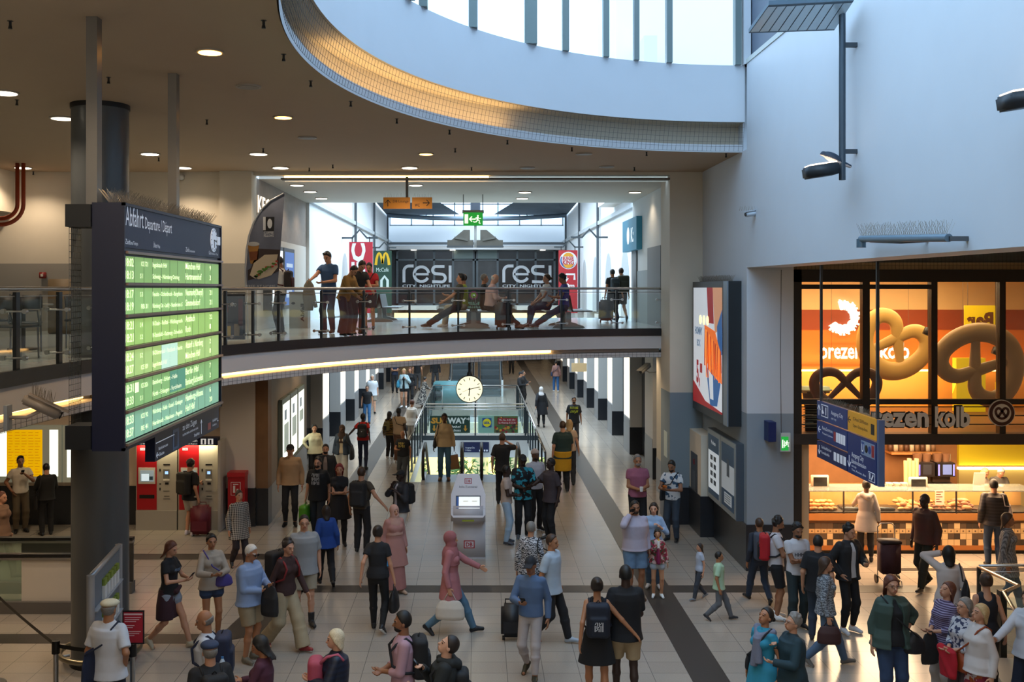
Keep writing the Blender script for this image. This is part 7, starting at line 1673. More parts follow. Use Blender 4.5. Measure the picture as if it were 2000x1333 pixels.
for i,(x_,y_)in enumerate(((-7.35,16.6),(-7.3,14.7),(-9.2,17.6))):
    t=empty('cafe_table',(x_,y_,4.5),('square cafe table between the chairs near the round column','cafe table closest to the gallery railing','cafe table at the back of the gallery')[i],'table');MB().bbox((x_,y_,5.23),(.7,.7,.03),0,bev=.008).done('table_top',[mat('8d877c',.35)],t);MB().cyl((x_,y_,4.52),(x_,y_,5.22),.035,seg=10).done('leg',[M_BLACK],t);MB().cyl((x_,y_,4.5),(x_,y_,4.53),.24,seg=20).done('foot',[M_BLACK],t)
m=MB();m.bbox((-10.05,23.72,Z(538,23.7)),(.14,.1,.14),0,bev=.01);m.rect(Vector((-10.05,23.67,Z(538,23.7))),UX,UZ,-.03,.03,-.03,.03,.004,1);o_=m.done('call_point',[mat('8a1d1a',.5),mat('d9d2c8',.5)]);tag(o_,'red alarm call point on the upper left wall','call point')
for i,off in enumerate((0,.13)):
    xx=X(36,22.2)+off;pts=[(xx,22.15,8.2),(xx,22.15,Z(400,22.15))]+[(xx-(.35+off)*(1-math.cos(a)),22.15,Z(400,22.15)-(.30+off)*math.sin(a))for a in[k*math.pi/16 for k in range(1,9)]]+[(-12.0,22.15,Z(400,22.15)-.30-off)]
    m=MB();m.tube(pts,.045,8);o_=m.done('pipe',[mat('a8421f',.5)]);tag(o_,('inner orange pipe bending along the upper left wall','outer orange pipe bending along the upper left wall')[i],'pipe')
m=MB();m.box(-10.2,-10.0,22.1,22.3,7.9,7.93)
g=MB();g.bbox((-8.95,22.5,5.1),(.75,.5,1.2),0,bev=.02);o_=g.done('side_cabinet',[mat('8a7558',.6)]);tag(o_,'brown cabinet against the upper left wall','cabinet')
m=MB();m.bbox((X(352,23.6),23.7,Z(345,23.6)),(.1,.2,.14),0,bev=.02);o_=m.done('speaker',[mat('d0cfca',.5)]);tag(o_,'small white loudspeaker on the upper back wall','speaker')
# ---------------- ceiling lamps, sprinklers
LN=0
def downlight(px,py,z,on,label,power=0,r=.17,col='fff1d8',grp=None,d=None):
    d=(z-EYE)*F/(VY-py);x=X(px,d);t=empty('downlight',(x,d,z),label,'ceiling lamp',grp)
    MB().cyl((x,d,z-.02),(x,d,z),r+.03,r+.03,24).done('trim_ring',[mat('a59a8c',.5)],t);MB().cyl((x,d,z-.025),(x,d,z-.02),r,r,24).done('lamp_disc',[mat(col,.5,em=on)if on else mat('8d8478',.5)],t)
    if power:spot('downlight_beam',(x,d,z-.06),power,WARM2 if col=='fff1d8' else WARM,130)
zc8=8.2
for px_,py_,on,pw,lab in((410,100,12,150,'bright amber ceiling lamp nearest the camera'),(553,228,10,130,'amber ceiling lamp left of the skylight ring'),(832,300,10,110,'amber ceiling lamp under the middle of the skylight ring')):
    downlight(px_,py_,zc8,on,lab,pw,col='ffb050',r=.13)
for px_,py_,on,pw,lab in((8,180,5,150,'white ceiling lamp at the left edge of the ceiling'),(122,230,2,90,'grilled ceiling lamp beside the round column'),(293,300,7,120,'white ceiling lamp between the column and the thin post'),(45,327,7,120,'white ceiling lamp over the orange pipes'),(358,327,7,120,'white ceiling lamp near the white loudspeaker'),(505,300,3,60,'dim white ceiling lamp above the flag banner'),(548,327,7,110,'white ceiling lamp in the row left of the orange sign'),(800,327,7,110,'white ceiling lamp above the orange sign')):
    downlight(px_,py_,zc8,on,lab,pw)
for px_,py_,lab in((485,168,'unlit round ceiling fitting left of the skylight ring'),(600,268,'unlit round ceiling fitting below the skylight ring'),(1140,300,'unlit round ceiling fitting under the right part of the ring'),(1185,325,'unlit ceiling fitting near the right pier'),(1030,327,'unlit ceiling fitting behind the ring')):downlight(px_,py_,zc8,0,lab,r=.14)
for px_,py_,on,lab in((580,361,7,'white lamp in the bridge ceiling, first by the grey wood wall'),(606,374,7,'white lamp in the bridge ceiling, second by the grey wood wall'),(628,387,7,'white lamp in the bridge ceiling, third by the grey wood wall'),(812,361,7,'white lamp in the bridge ceiling right of the orange sign hanger'),(1025,375,7,'white lamp in the bridge ceiling right of the exit sign'),(1020,387,7,'white lamp at the far edge of the bridge ceiling'),(1240,375,4,'cream lamp in the bridge ceiling over the blue wall sign')):downlight(px_,py_,8.1,on,lab,45,r=.16)
sprk=[(20,41),(212,151),(404,234),(33,195),(310,308),(65,335),(515,40),(554,106),(607,158),(685,198),(775,232),(878,254),(991,274),(1117,288),(1263,297),(1418,300),(514,290),(604,328),(889,290),(921,327),(1239,327),(650,322)]
sp0=None
for i,(px_,py_)in enumerate(sprk):
    d=2.7*F/(VY-py_);x=X(px_,d)
    if sp0 is None:
        m=MB();m.cyl((0,0,-.05),(0,0,0),.014,seg=8);m.cyl((0,0,-.08),(0,0,-.05),.022,.016,seg=8);m.cyl((0,0,-.003),(0,0,0),.03,seg=12);sp0=m.done('sprinkler',[M_BLACK],origin=(0,0,0));o_=sp0
    else:o_=sp0.copy();COL.objects.link(o_)
    o_.location=(x,d,8.2);tag(o_,'small black sprinkler head under the plaster ceiling','sprinkler','sprinkler heads on the ceiling')
# added out-of-view fill spots lighting the foreground and the bakery side
for x_,y_ in((-9,3),(-5,2.5),(-2.6,5),(-9,8),(-4,8.2),(-9,13),(-1,1),(3.5,.5)):spot('hall_fill',(x_,y_,8.15),170,WARM2,140)
for x_,y_ in((8,6),(8,11),(8,16),(10.5,13)):spot('hall_fill',(x_,y_,8.15),90,(1,.72,.5),140)
# fill spots without fixtures, added below gallery and bridge to brighten dark areas
for x_,y_ in((3.3,25.4),(-3.6,26.2),(-8,15.0),(-8,16.4),(-7.6,13.2),(-7.3,18.5),(-9.5,17),(-6.6,21),(-9.5,21.5),(-3.5,22.6),(0,25.5),(3.2,26.5),(-2.5,30),(2.8,31),(-4.2,28.5),(4.4,28)):spot('gallery_fill',(x_,y_,3.8),110 if x_<-7 else 65,(1,.74,.48),150)
# hanging lamp sign in the corridor, cream
m=MB();m.bbox((X(1131,34),34,Z(718,34)),(.50,.06,.29),0,bev=.01);m.cyl((X(1131,34),34,Z(709,34)),(X(1131,34),34,3.83),.02,seg=6);o_=m.done('hanging_sign',[mat('d9c9a0',.5,em=.5)]);tag(o_,'cream lit hanging sign over the right of the corridor','sign')
# ================================================================ the people in the photograph
_tp=time.time()
def per(label,px,hy,fy=None,H=1.72,z=0.,d=None,**k):
    if fy and not d:d=(EYE-z)*F/(fy-VY)
    if d and hy:H=(EYE-z)-(hy-VY)*d/F
    elif not d:d=(EYE-z-H)*F/(hy-VY)
    H=max(.95,min(1.93,H))
    return person(label,X(px,d),d,z,H,**k)
DEN=pattern('denim','3f5876','6f8dab',8,.85);DENL=pattern('denim','7f9ab3','a9bfd0',7,.85);DEND=pattern('denim','1d2c45','34496a',8,.85)
BLK=('17181b');
S_BLK=('17171a','1c1c1e');S_WHT=('d9d9d9','efefef');S_BW=('1a1a1c','e8e8e8');S_BRN=('4a3325','2a1d15')
if True:

    Z2=4.5
    q=per('person in a white t-shirt with a dark backpack standing half behind the flag banner',548,500,652,z=Z2,face=-100,aL='phone',aR='phone',skin='olive',top=('tee','d8d4cc'),bot=('pants','23262c'),shoe=S_BW,tilt=18,extras=(('beard',),))
    backpack(q,'241c1e','dark maroon backpack worn by the person in a white t-shirt beside the flag banner','4a1b20',.9)
    q=per('person in a blue t-shirt holding a grey jacket at the bridge railing',642,490,None,d=22.6,z=Z2,face=-25,aR='fwd',aL='belly',skin='fair',hair='quiff',hcol='black',top=('tee','35557f'),bot=('jeans',DEND),shoe=S_BLK,tilt=25)
    c=Field(.03);hp=q['handR']*1;c.lo(hp+vec(0,0,-.62),np.eye(3),[(0,.10,.06),(.3,.16,.07),(.55,.12,.06),(.66,.04,.03)]);c.rc(hp+vec(.05,0,-.1),hp+vec(.2,-.02,-.55),.05,.04,flat=True)
    carried('jacket',q,c,[mat('6f6c62',.85,noise=.1,nscale=14)],'grey olive jacket held over the railing by the person in a blue t-shirt','jacket')
    q=per('person in a dark t-shirt leaning on the railing behind the yellow-brown shirt',697,505,None,d=22.0,z=Z2,face=40,aL='rail',aR='rail',lean=14,skin='fair',hcol='dark',hair='fade',top=('tee','1c1e22'),bot=('pants','1b2230'),shoe=S_BLK,tilt=25)
    q=per('person in a loose yellow-brown shirt and wide navy trousers leaning on the railing',672,513,None,d=21.35,z=Z2,face=65,aL='rail',aR='rail',lean=20,skin='asian',hair='short',hcol='black',top=('loose','8a6a37'),bot=('wide','1c2638'),shoe=('2b2b2e','d0d0d0'),tilt=22)
    phone(q,'L','phone in the hands of the person in the yellow-brown shirt')
    q=per('person in a red t-shirt and dark shorts looking at a phone on the bridge',722,512,None,d=24.5,z=Z2,face=-10,aL='phone',aR='fwd',skin='tan',hcol='black',top=('tee','a3161d'),bot=('shorts','1a1d25'),shoe=S_BLK,tilt=22)
    phone(q,'L','phone held by the person in the red t-shirt')
    handbag(q,'R','1a1a1d','small dark bag slung across the red t-shirt',(.09,.03,.09),strap='cross',zc=1.02)
    def seat(label,px,hy,d,f,**k):return person(label,X(px,d),d,Z2,1.74,face=f,pose='sit',seat=.44,**k)
    seat('person in khaki top seated with legs stretched out to the left',893,553,25.3,-90,legs=((.10,-.80,.08),(.14,-.74,.08)),aL='lap',aR='phone',skin='fair',hair='quiff',hcol='black',top=('tee','3a3a2b'),bot=('pants','1c1d22'),shoe=('19191b','c8c8c8'),lean=-8)
    seat('person with a yellow-green vest seated behind the one in khaki',905,551,26.4,-90,legs=((.10,-.5,.08),(.12,-.46,.08)),aL='phone',aR='phone',skin='fair',hcol='brown',top=('tee','97a832'),bot=('pants','a7a08c'),shoe=S_WHT)
    seat('white-haired person in a pale pink shirt reading on the bench',958,550,25.3,90,legs=((.10,-.74,.08),(.14,-.66,.08)),aL='lap',aR='phone',skin='pale',hair='bald',hcol='white',w=1.15,top=('shirt34','c9aaa2'),bot=('pants','201f24'),shoe=('5a3a2a','2a1d15'),tilt=22,lean=6)
    q=seat('grey-haired person in black seated behind the pale pink shirt',946,552,26.5,90,aL='lap',aR='lap',skin='fair',hair='short',hcol='grey',top=('long','1b1c20'),bot=('pants','1f2126'))
    seat('person with a ponytail and white top seated sideways on the right bench',1068,552,26.6,-70,sex='f',hair='ponytail',hcol='brown',legs=((.09,-.52,.08),(.1,-.48,.08)),aL='lap',aR='lap',skin='fair',top=('crop','c6cdd2'),bot=('leggings','20344c'),shoe=S_BLK)
    seat('person in a blue-violet shirt seated with crossed legs on the right bench',1102,552,25.6,-90,aL='phone',aR='lap',legs=((.10,-.78,.08),(.12,-.7,.08)),skin='olive',hair='curly',hcol='black',top=('tee','3c4488'),bot=('pants','26324a'),shoe=('2b3644','dddddd'),tilt=22)
    q=per('person in a black t-shirt walking away with a camouflage rucksack on the bridge',1213,522,628,z=Z2,face=195,stride=.22,aL='bag',aR='bag',skin='fair',hair='short',hcol='brown',top=('tee','202226'),bot=('shorts','2b2d2f'),shoe=S_BLK,w=1.1)
    backpack(q,pattern('blotch','3c4536','6a6a52',14)if False else '454b3c','olive camouflage rucksack of the person walking off the bridge','2d3229',1.25)
    handbag(q,'L','1b1d24','dark travel bag carried past the right wall of the bridge',(.28,.13,.15),drop=.12,col2='111111')
    q=per('dark-haired person walking beside the camouflage rucksack',1196,525,629,d=30.6,z=Z2,face=200,stride=.18,aL='bag',aR='pull',skin='tan',hair='short',hcol='black',top=('tee','23272c'),bot=('pants','25282d'),shoe=S_BLK)
    backpack(q,'2f3b44','slate backpack of the dark-haired person on the bridge','20282e',1.0)

    per('person in a white t-shirt and grey shorts walking behind the black polo shirt',727,731,808,face=8,stride=.22,w=1.15,skin='pale',hair='short',hcol='white',top=('bigtee','c9d3dc'),bot=('shorts','8b8478'),shoe=S_BW)
    per('person in a black polo shirt and blue jeans walking up the corridor',717,752,827,face=5,stride=.24,skin='fair',hcol='dark',top=('polo','17191d'),bot=('jeans','2f6291'),shoe=S_BLK,extras=(('glasses',),))
    q=per('person in black shorts and a pale denim jacket with bare legs',789,720,797,face=-5,sex='f',aL='strap',skin='fair',hair='longwavy',hcol='blond',top=('tank','17181c'),bot=('mini','17181c'),shoe=S_WHT,stride=.05,extras=(('jacket','9db6bd'),))
    handbag(q,'R','2f86a6','turquoise bag hanging from the shoulder beside the pale denim jacket',(.26,.09,.17),strap='shoulder',zc=1.08)
    per('person in black clothes just behind the pale denim jacket',801,718,792,face=-5,sex='f',skin='fair',hair='long',hcol='auburn',top=('long','1a1b1f'),bot=('slim','1a1b1f'))
    per('person in dark blue with folded arms at the far left of the corridor',771,700,768,face=10,aL='cross',aR='cross',skin='fair',hcol='dark',top=('tee','1d2b45'),bot=('pants','1b1e25'))
    per('person in a black top and grey trousers far down the corridor',815,698,763,face=180,skin='fair',hcol='dark',top=('tee','16181c'),bot=('pants','4a4c50'),stride=.15)
    per('person in dark clothes standing before the yellow light far down the corridor',850,696,761,face=0,skin='fair',hcol='dark',top=('long','1d2024'),bot=('pants','34363a'),feet=.14)
    q=per('person in a long patterned dress leaning on the stairwell rail',826,736,797,face=120,sex='f',aL='rail',aR='rail',lean=12,skin='fair',hair='bun',hcol='dark',top=('longdress',pattern('floral','26282c','a9a49b',22)),bot=('none',),shoe=S_BRN)
    per('person in a white t-shirt with arms on the stairwell rail',803,781,None,H=1.68,face=160,sex='f',aL='rail',aR='belly',lean=8,w=1.2,skin='fair',hair='short',hcol='auburn',top=('bigtee','d9d2c8'),bot=('pants','b8ac9d'),shoe=S_WHT)
    q=per('person in a beige t-shirt with a thin black bag strap facing the stairwell',779,796,905,face=165,aL='rail',aR='down',skin='dark',hair='short',hcol='black',top=('tee','b39a7d'),bot=('pants','6b4a38'),shoe=S_WHT,w=1.05)
    handbag(q,'R','1a1a1c','small black bag on the back of the beige t-shirt',(.1,.04,.09),strap='cross',zc=1.1)
    q=per('person in a striped dark jacket carrying a golden mini backpack',761,803,897,face=150,sex='f',skin='tan',hair='shoulder',hcol='dark',top=('loose',pattern('stripe','1d1a18','8a6a2c',6)),bot=('pants','201d1c'),shoe=('c9c2b8','efefef'))
    backpack(q,'6f6538','small golden backpack beside the striped dark jacket','1b1a16',.75)
    q=per('person in a red t-shirt and navy leggings walking away',709,807,917,face=178,sex='f',stride=.12,aL='out',aR='swb',skin='dark',hair='short',hcol='black',top=('tee','b5231b'),bot=('leggings','16203a'),shoe=S_BLK)
    backpack(q,'17181b','black backpack on the red t-shirt in the corridor','222222',.95,text=['///',''])
    q=per('person with a reddish shaved head in a black printed t-shirt near the stairwell',787,840,945,face=-15,stride=.2,w=1.1,skin='tan',hair='none',top=('tee','141416'),bot=('pants','3c3f40'),shoe=S_BLK,tilt=15,aR='phone',extras=(('print',['|/|||/','||/||'],'b9a24a',.06,.2),))
    q=per('person in a beige sweater coming up the escalator with a brown paper bag',868,722,940,d=29.4,z=-.02,H=1.7,face=0,sex='f',aL='down',aR='bag',skin='brown',hair='bun',hcol='black',top=('sweater','b39b76'),bot=('jeans','3b5f78'),shoe=('8a6247','5a3d2a'))
    c=Field(.01);hp=q['handL']+vec(.02,0,-.36);c.bx(hp,(.13,.09,.2),rx(0)@ry(-.15),r=.015)
    st=MB().tube([hp+vec(-.07,0,.2),q['handL'],hp+vec(.07,0,.2)],.006,5)
    carried('paper_bag',q,c,[mat('8a6540',.8)],'brown paper carrier bag of the person in the beige sweater','bag',parts=(('handle',st,mat('6a4a2c',.8)),))
    handbag(q,'R','131316','black shoulder bag of the person in the beige sweater',(.15,.06,.15),strap='shoulder',zc=.98)
    q=per('person in a cream blouse with long dark hair near the poster cases',614,828,None,H=1.66,face=15,sex='f',aR='hip',skin='fair',hair='shoulder',hcol='black',top=('loose','d5cfae'),bot=('pants','1b1c20'),shoe=S_BLK)
    q=per('person in a brown headscarf and denim jacket carrying a black tote',668,829,None,H=1.66,face=-5,sex='f',stride=.15,skin='brown',hair='none',top=('long','c9b391'),bot=('wide','b8b2a6'),shoe=S_WHT,extras=(('hijab','3d2a20',1.2),('jacket','34404e')))
    handbag(q,'L','16171a','black tote bag beside the denim jacket',(.2,.07,.2),strap='shoulder',zc=.92,sidex=.3)
    per('bearded person in a dark open jacket behind the black t-shirt',636,867,None,H=1.76,face=5,skin='fair',hair='short',hcol='dark',top=('tee','8c7b72'),bot=('pants','22242a'),shoe=S_BLK,extras=(('beard',),('jacket','1b1d20')))
    q=per('person in a tan sweatshirt with striped cuffs and a dark cap',567,867,1028,face=5,aL='down',aR='down',skin='fair',hair='under',hcol='dark',top=('sweater','a78663'),bot=('slim','1a1b1e'),shoe=S_BLK,extras=(('cap','15161a'),))
    q=per('bearded person in a black printed t-shirt carrying a green bag',621,892,1052,face=-12,stride=.1,aR='bag',w=1.12,skin='fair',hair='short',hcol='dark',top=('bigtee','141416'),bot=('jeans','20262e'),shoe=S_BLK,extras=(('beard','2a1c14'),('print',['/||/|||','||/|||/|','|||/||'],'c2c2c2',.055,.17)))
    c=Field(.02);hp=q['handR']+vec(0,-.05,-.26);c.bx(hp,(.10,.19,.21),r=.07)
    carried('shopping_bag',q,c,[mat('4f8f22',.3,noise=.2,nscale=9)],'bright green plastic bag of the bearded person in the printed black t-shirt','bag',parts=(('handle',MB().tube([hp+vec(0,-.08,.19),q['handR'],hp+vec(0,.08,.19)],.008,5),mat('4f8f22',.3)),))
    per('red-haired person in a black dress with folded arms',663,905,1066,face=5,sex='f',aL='cross',aR='cross',skin='fair',hair='longwavy',hcol='red',top=('dress','17161a'),bot=('leggings','1b1a1d'),shoe=S_BLK)
    q=per('person in an olive t-shirt walking away pulling a suitcase handle',706,912,None,H=1.78,face=165,aR='out',aL='down',skin='fair',hair='fade',hcol='brown',top=('tee','4a4238'),bot=('pants','1d1d20'),shoe=S_BLK)
    backpack(q,'191a1c','large black backpack of the person in the olive t-shirt','232325',1.15)
    q=per('person in a cap and pale shirt holding a hand to the face, white shorts',783,917,1077,face=-55,aL='strap',aR='chin',skin='dark',hair='under',hcol='black',top=('shirt34','b7b8c6'),bot=('shorts','c2bdb5'),shoe=('cfcfcf','1c1c1c'),w=1.05,extras=(('cap','17181b'),('jacket','23252c',0.9)))
    backpack(q,'16171b','black backpack with a white emblem on the pale shirt','16171b',1.0,text=['|||/','||/|'])
    q=per('person in a pink headscarf and long rose coat walking past',770,985,1158,face=30,sex='f',stride=.12,skin='fair',hair='none',top=('coat','a9786f'),bot=('long','a06c66'),shoe=('b89a84','8a7060'),extras=(('hijab','b98f80',1.15),))
    handbag(q,'R','2f7fb0','sky blue bag carried in front of the rose coat',(.2,.08,.1),strap='hand',drop=.02)
    q=per('person in a black t-shirt and leggings walking away with a black bag',738,1025,1235,face=175,sex='f',stride=.17,aL='swb',aR='bag',skin='fair',hair='bun',hcol='dark',top=('tee','1a1b1f'),bot=('leggings','131417'),shoe=S_BW)
    handbag(q,'R','121316','large soft black bag swinging from the person in black leggings',(.22,.09,.17),strap='hand',drop=.14)
    q=per('person in a rose headscarf and long pink top striding to the right',880,1028,1238,face=85,sex='f',stride=.36,aL='fwd',aR='down',skin='fair',hair='none',top=('tunic','a3676a'),bot=('jeans','4b6a80'),shoe=S_BLK,extras=(('hijab','93585a',1.2),))
    handbag(q,'R','bdb5aa','white tote bag carried low by the striding person in pink',(.26,.08,.15),strap='hand',drop=.2)
    q=per('dark-haired person in a bright blue jacket walking away',637,985,1145,face=200,sex='f',stride=.22,skin='fair',hair='shoulder',hcol='dark',top=('puffer','1a3f86'),bot=('pants','15161a'),shoe=S_BLK,w=.95)
    q=per('person in a grey shirt and glasses walking towards the left crowd',594,1005,1220,face=15,stride=.14,w=1.15,skin='fair',hair='short',hcol='dark',top=('bigtee','8e8f90'),bot=('shorts','968a75'),shoe=S_BLK,extras=(('glasses',),'boot'))
    q=per('person with dark curly hair and beige trousers bent under a big rucksack',557,1045,1268,face=50,stride=.3,lean=6,sex='f',aL='swf',skin='fair',hair='curly',hcol='dark',top=('long','3a2422'),bot=('wide','a39376'),shoe=('8a2a2a','dddddd'))
    backpack(q,'191617','big black and red rucksack on the person with curly hair','7a1f22',1.3,text=['//',''])
    q=per('older person with white hair and sunglasses in a light blue shirt',487,1062,1292,face=65,w=1.18,aL='phone',aR='belly',skin='tan',hair='short',hcol='white',top=('loose','7f93b5'),bot=('shorts','8d7d62'),shoe=('6b6557','c8c0b0'),tilt=16,extras=(('glasses',1),))
    handbag(q,'L','15161a','black jacket-like bag held by the older person in a light blue shirt',(.17,.08,.22),strap='hand',drop=.02)
    q=per('person in a white blouse and denim shorts with folded hands',413,1042,None,H=1.68,face=28,sex='f',aL='phone',aR='phone',skin='tan',hair='bun',hcol='black',top=('loose','a89a8a'),bot=('mini',DEND),shoe=S_WHT)
    handbag(q,'L','4b3f86','violet handbag worn across the white blouse',(.15,.06,.11),strap='cross',zc=1.02,sidex=.17,yc=-.13)
    q=per('person in a black printed t-shirt striding with a maroon cloth round the waist',331,1050,1266,face=75,sex='f',stride=.3,aL='phone',aR='phone',skin='fair',hair='longwavy',hcol='auburn',top=('tee','15161a'),bot=('mini','8b93a0'),shoe=('b3a68c','dcd6c8'),tilt=14,extras=(('waist','3a2028'),('print',['///|///'],'7f93ad',.04,.18)))
    phone(q,'L','phone of the person with a maroon cloth round the waist')

    q=per('person with a pale cap and white shirt beside the brochure stand',213,1168,None,H=1.78,face=165,w=1.15,aL='down',aR='pocket',skin='tan',hair='under',hcol='grey',top=('bigtee','c9cbd0'),bot=('pants','2a3040'),shoe=S_BLK,extras=(('flatcap','d6cdb0'),))
    handbag(q,'L','141c33','navy cotton bag with white lettering hanging from the white shirt',(.19,.04,.22),strap='cross',zc=.98,sidex=.12,yc=.17)
    q=per('balding person in a white shirt with a navy backpack',403,1190,None,H=1.75,face=-82,w=1.08,skin='tan',hair='bald',hcol='grey',top=('shirt34','c6c9cf'),bot=('pants','3b3f48'),shoe=S_BLK,tilt=8)
    backpack(q,'262c44','navy backpack with a water bottle in its side pocket','1d2236',1.1)
    b=MB();cc=q['T']((.17,.2,1.02));b.cyl(cc,cc+vec(0,0,.16),.034,.034,12,0);b.cyl(cc+vec(0,0,.16),cc+vec(0,0,.2),.034,.014,12,0);b.cyl(cc+vec(0,0,.2),cc+vec(0,0,.225),.015,.015,10,1)
    attach('water_bottle',q,b,[mat('b9c6cf',.15),mat('4a86c0',.4)],'clear water bottle with a blue cap in the side of the navy backpack','bottle')
    q=per('person in a blue flat cap and black jacket',410,1249,None,H=1.73,face=-150,skin='fair',hair='under',hcol='grey',top=('hoodie','1c1d20'),bot=('pants','23262c'),extras=(('flatcap','2e3b55'),))
    backpack(q,'17181b','black backpack on the person in the blue flat cap','17181b',.95)
    per('person with very long black hair and a maroon top',514,1240,None,H=1.62,face=-100,sex='f',skin='tan',hair='long',hcol='black',top=('long','4a2333'),bot=('pants','1d1d22'),tilt=18,aL='phone',aR='phone')
    q=per('person with a white bob and a navy quilted jacket',656,1228,None,H=1.64,face=-85,sex='f',w=1.1,skin='pale',hair='bob',hcol='pale',top=('puffer',pattern('stripe','10182a','172238',5,.5)),bot=('pants','23262c'),aL='phone',aR='phone')
    c=Field(.03);cc=q['T']((.0,-.24,1.22));c.bx(cc,(.13,.09,.18),r=.07)
    carried('backpack',q,c,[mat('a8465a',.7,noise=.1)],'small pink backpack worn in front of the navy quilted jacket','backpack',parts=(('strap',MB().tube([q['T']((.1,-.2,1.35)),q['T']((.13,-.1,1.45)),q['T']((.13,.03,1.475)),q['T']((.13,.1,1.4))],.018,6),mat('b05266',.7)),))
    q=per('bearded person in a pink shirt with a black backpack',787,1193,None,H=1.78,face=-82,skin='olive',hair='fade',hcol='black',top=('shirt34','b18c98'),bot=('pants','2d2f36'),aL='belly',aR='belly',extras=(('beard',),))
    backpack(q,'15161a','black backpack on the person in the pink shirt','1f2126',1.05)
    q=per('person in a black hooded jacket looking up while holding a phone',868,1236,None,H=1.74,face=-88,skin='pale',hair='short',hcol='dark',top=('hoodie','1d2122'),bot=('pants','1d1d22'),tilt=-32,aL='phone',aR='cup',extras=(('hood','1d2122'),))
    phone(q,'R','phone held up by the person in the black hooded jacket')
    backpack(q,'16171a','black backpack hanging behind the black hooded jacket','16171a',.95,drop=.08)
    q=per('smiling person in a dark cap and blue henley shirt holding a phone',1037,1085,1325,face=-18,stride=.16,aR='phone',aL='down',skin='olive',hair='under',hcol='dark',top=('long','4f6484'),bot=('slim','a59d9c'),shoe=('2b2a1c','22211a'),tilt=8,extras=(('cap','16181f'),))
    phone(q,'R','phone in the hand of the person in the blue henley shirt')
    q=per('person with short grey hair in a black and white patterned blouse',1037,1018,None,H=1.66,face=160,sex='f',w=1.1,skin='fair',hair='short',hcol='grey',top=('loose',pattern('zebra','23262e','b9b9bd',9)),bot=('pants','5f6d85'))
    handbag(q,'R','15161a','large black shoulder bag beside the patterned blouse',(.2,.09,.22),strap='shoulder',zc=1.02,sidex=.3)
    q=per('person in a pale blue-white shirt and black trousers hurrying behind the blue henley shirt',1078,1040,1255,face=60,stride=.24,skin='tan',hair='short',hcol='brown',top=('bigtee','a6b4c2'),bot=('pants','15161a'),shoe=('9aa3ad','e4e4e4'))
    q=per('person in a black sleeveless dress walking away with one arm out',1166,1127,None,H=1.70,face=178,sex='f',aL='swb',aR='out',stride=.1,skin='tan',hair='bun',hcol='dark',top=('tankdress','121317'),bot=('none',),shoe=S_WHT)
    backpack(q,'141b2a','dark backpack with white lettering on the sleeveless dress','121826',1.05,text=['/||/|','||/||','|/|||'])
    q=per('person in a black t-shirt and beige shorts walking away',1222,1103,None,H=1.84,face=182,aL='down',aR='belly',stride=.1,w=1.08,skin='dark',hair='short',hcol='black',top=('bigtee','111216'),bot=('shorts','a08c6c'),shoe=S_WHT)
    q=per('person in a pale sweatshirt and denim shorts talking on a phone',1240,977,1172,face=8,aR='ear',w=1.22,skin='olive',hair='short',hcol='black',top=('sweater','a9a3b3'),bot=('shorts',DEN),shoe=S_BRN,extras=(('beard','2a1e18'),))
    phone(q,'R','phone at the ear of the person in the pale sweatshirt')
    q=per('person with long dark hair in a light blue shirt and jeans',1277,981,1148,face=-15,sex='f',aL='strap',skin='pale',hair='long',hcol='dark',top=('shirt34','8fa9c9'),bot=('jeans','4b6480'),shoe=('c9c9c9','e8e8e8'))
    q=per('child in a red floral jacket and pale shorts drinking from a cup',1284,1033,1167,face=-5,sex='f',child=True,aR='cup',skin='asian',hair='bob',hcol='black',top=('sweater',pattern('floral','8e2138','c9a8a4',16,c3='3f5c3c')),bot=('mini','a9b2bd'),shoe=('dfe8ec','f4f4f4'))
    b=MB();hp=q['handR'];b.cyl(hp+vec(0,-.02,-.03),hp+vec(0,-.02,.1),.026,.03,12,0);b.cyl(hp+vec(0,-.02,.1),hp+vec(0,-.02,.13),.02,.012,10,1)
    attach('drink_bottle',q,b,[mat('e3e3e0',.4),mat('d8a93a',.4)],'small white drink bottle held by the child in the floral jacket','bottle')
    handbag(q,'R','7a1243','magenta cloth bag between the child and the adults',(.10,.05,.14),strap='hand',drop=.05,yc=0)
    q=per('person in a rose polo shirt and black trousers holding a cup',1245,887,1058,face=5,w=1.06,aL='belly',aR='belly',skin='tan',hair='short',hcol='grey',top=('polo','94566a'),bot=('pants','17181b'),shoe=S_BLK,extras=(('beard','8a8680'),))
    b=MB();hp=(q['handL']+q['handR'])/2;b.cyl(hp+vec(0,-.04,-.03),hp+vec(0,-.04,.07),.032,.04,12,0)
    attach('paper_cup',q,b,[mat('e6e6e4',.5)],'white paper cup held by the person in the rose polo shirt','cup')
    q=per('bearded person in a white leaf-print t-shirt leaning near the pier',1313,898,1058,face=-32,aL='phone',aR='phone',skin='olive',hair='fade',hcol='black',top=('tee',pattern('floral','c9ccce','34506a',9)),bot=('jeans','353f4c'),shoe=S_BW,tilt=18,extras=(('beard',),))
    handbag(q,'R','1a1c22','black messenger bag against the leaf-print t-shirt',(.21,.07,.17),strap='cross',zc=1.05,sidex=.18,yc=-.02)
    b=MB();b.bbox(q['handL']+vec(-.02,-.02,.03),(.09,.02,.15),0,Matrix.Rotation(.6,3,'X'),.004);attach('phone',q,b,[mat('c8671c',.4)],'orange phone case held by the person in the leaf-print t-shirt','phone')
    q=per('person in a pale t-shirt and light ripped jeans facing the group',989,908,1063,face=85,aL='belly',aR='belly',skin='dark',hair='short',hcol='black',top=('tee','b3a297'),bot=('pants',DENL),shoe=('3a3f4a','e6e6e6'))
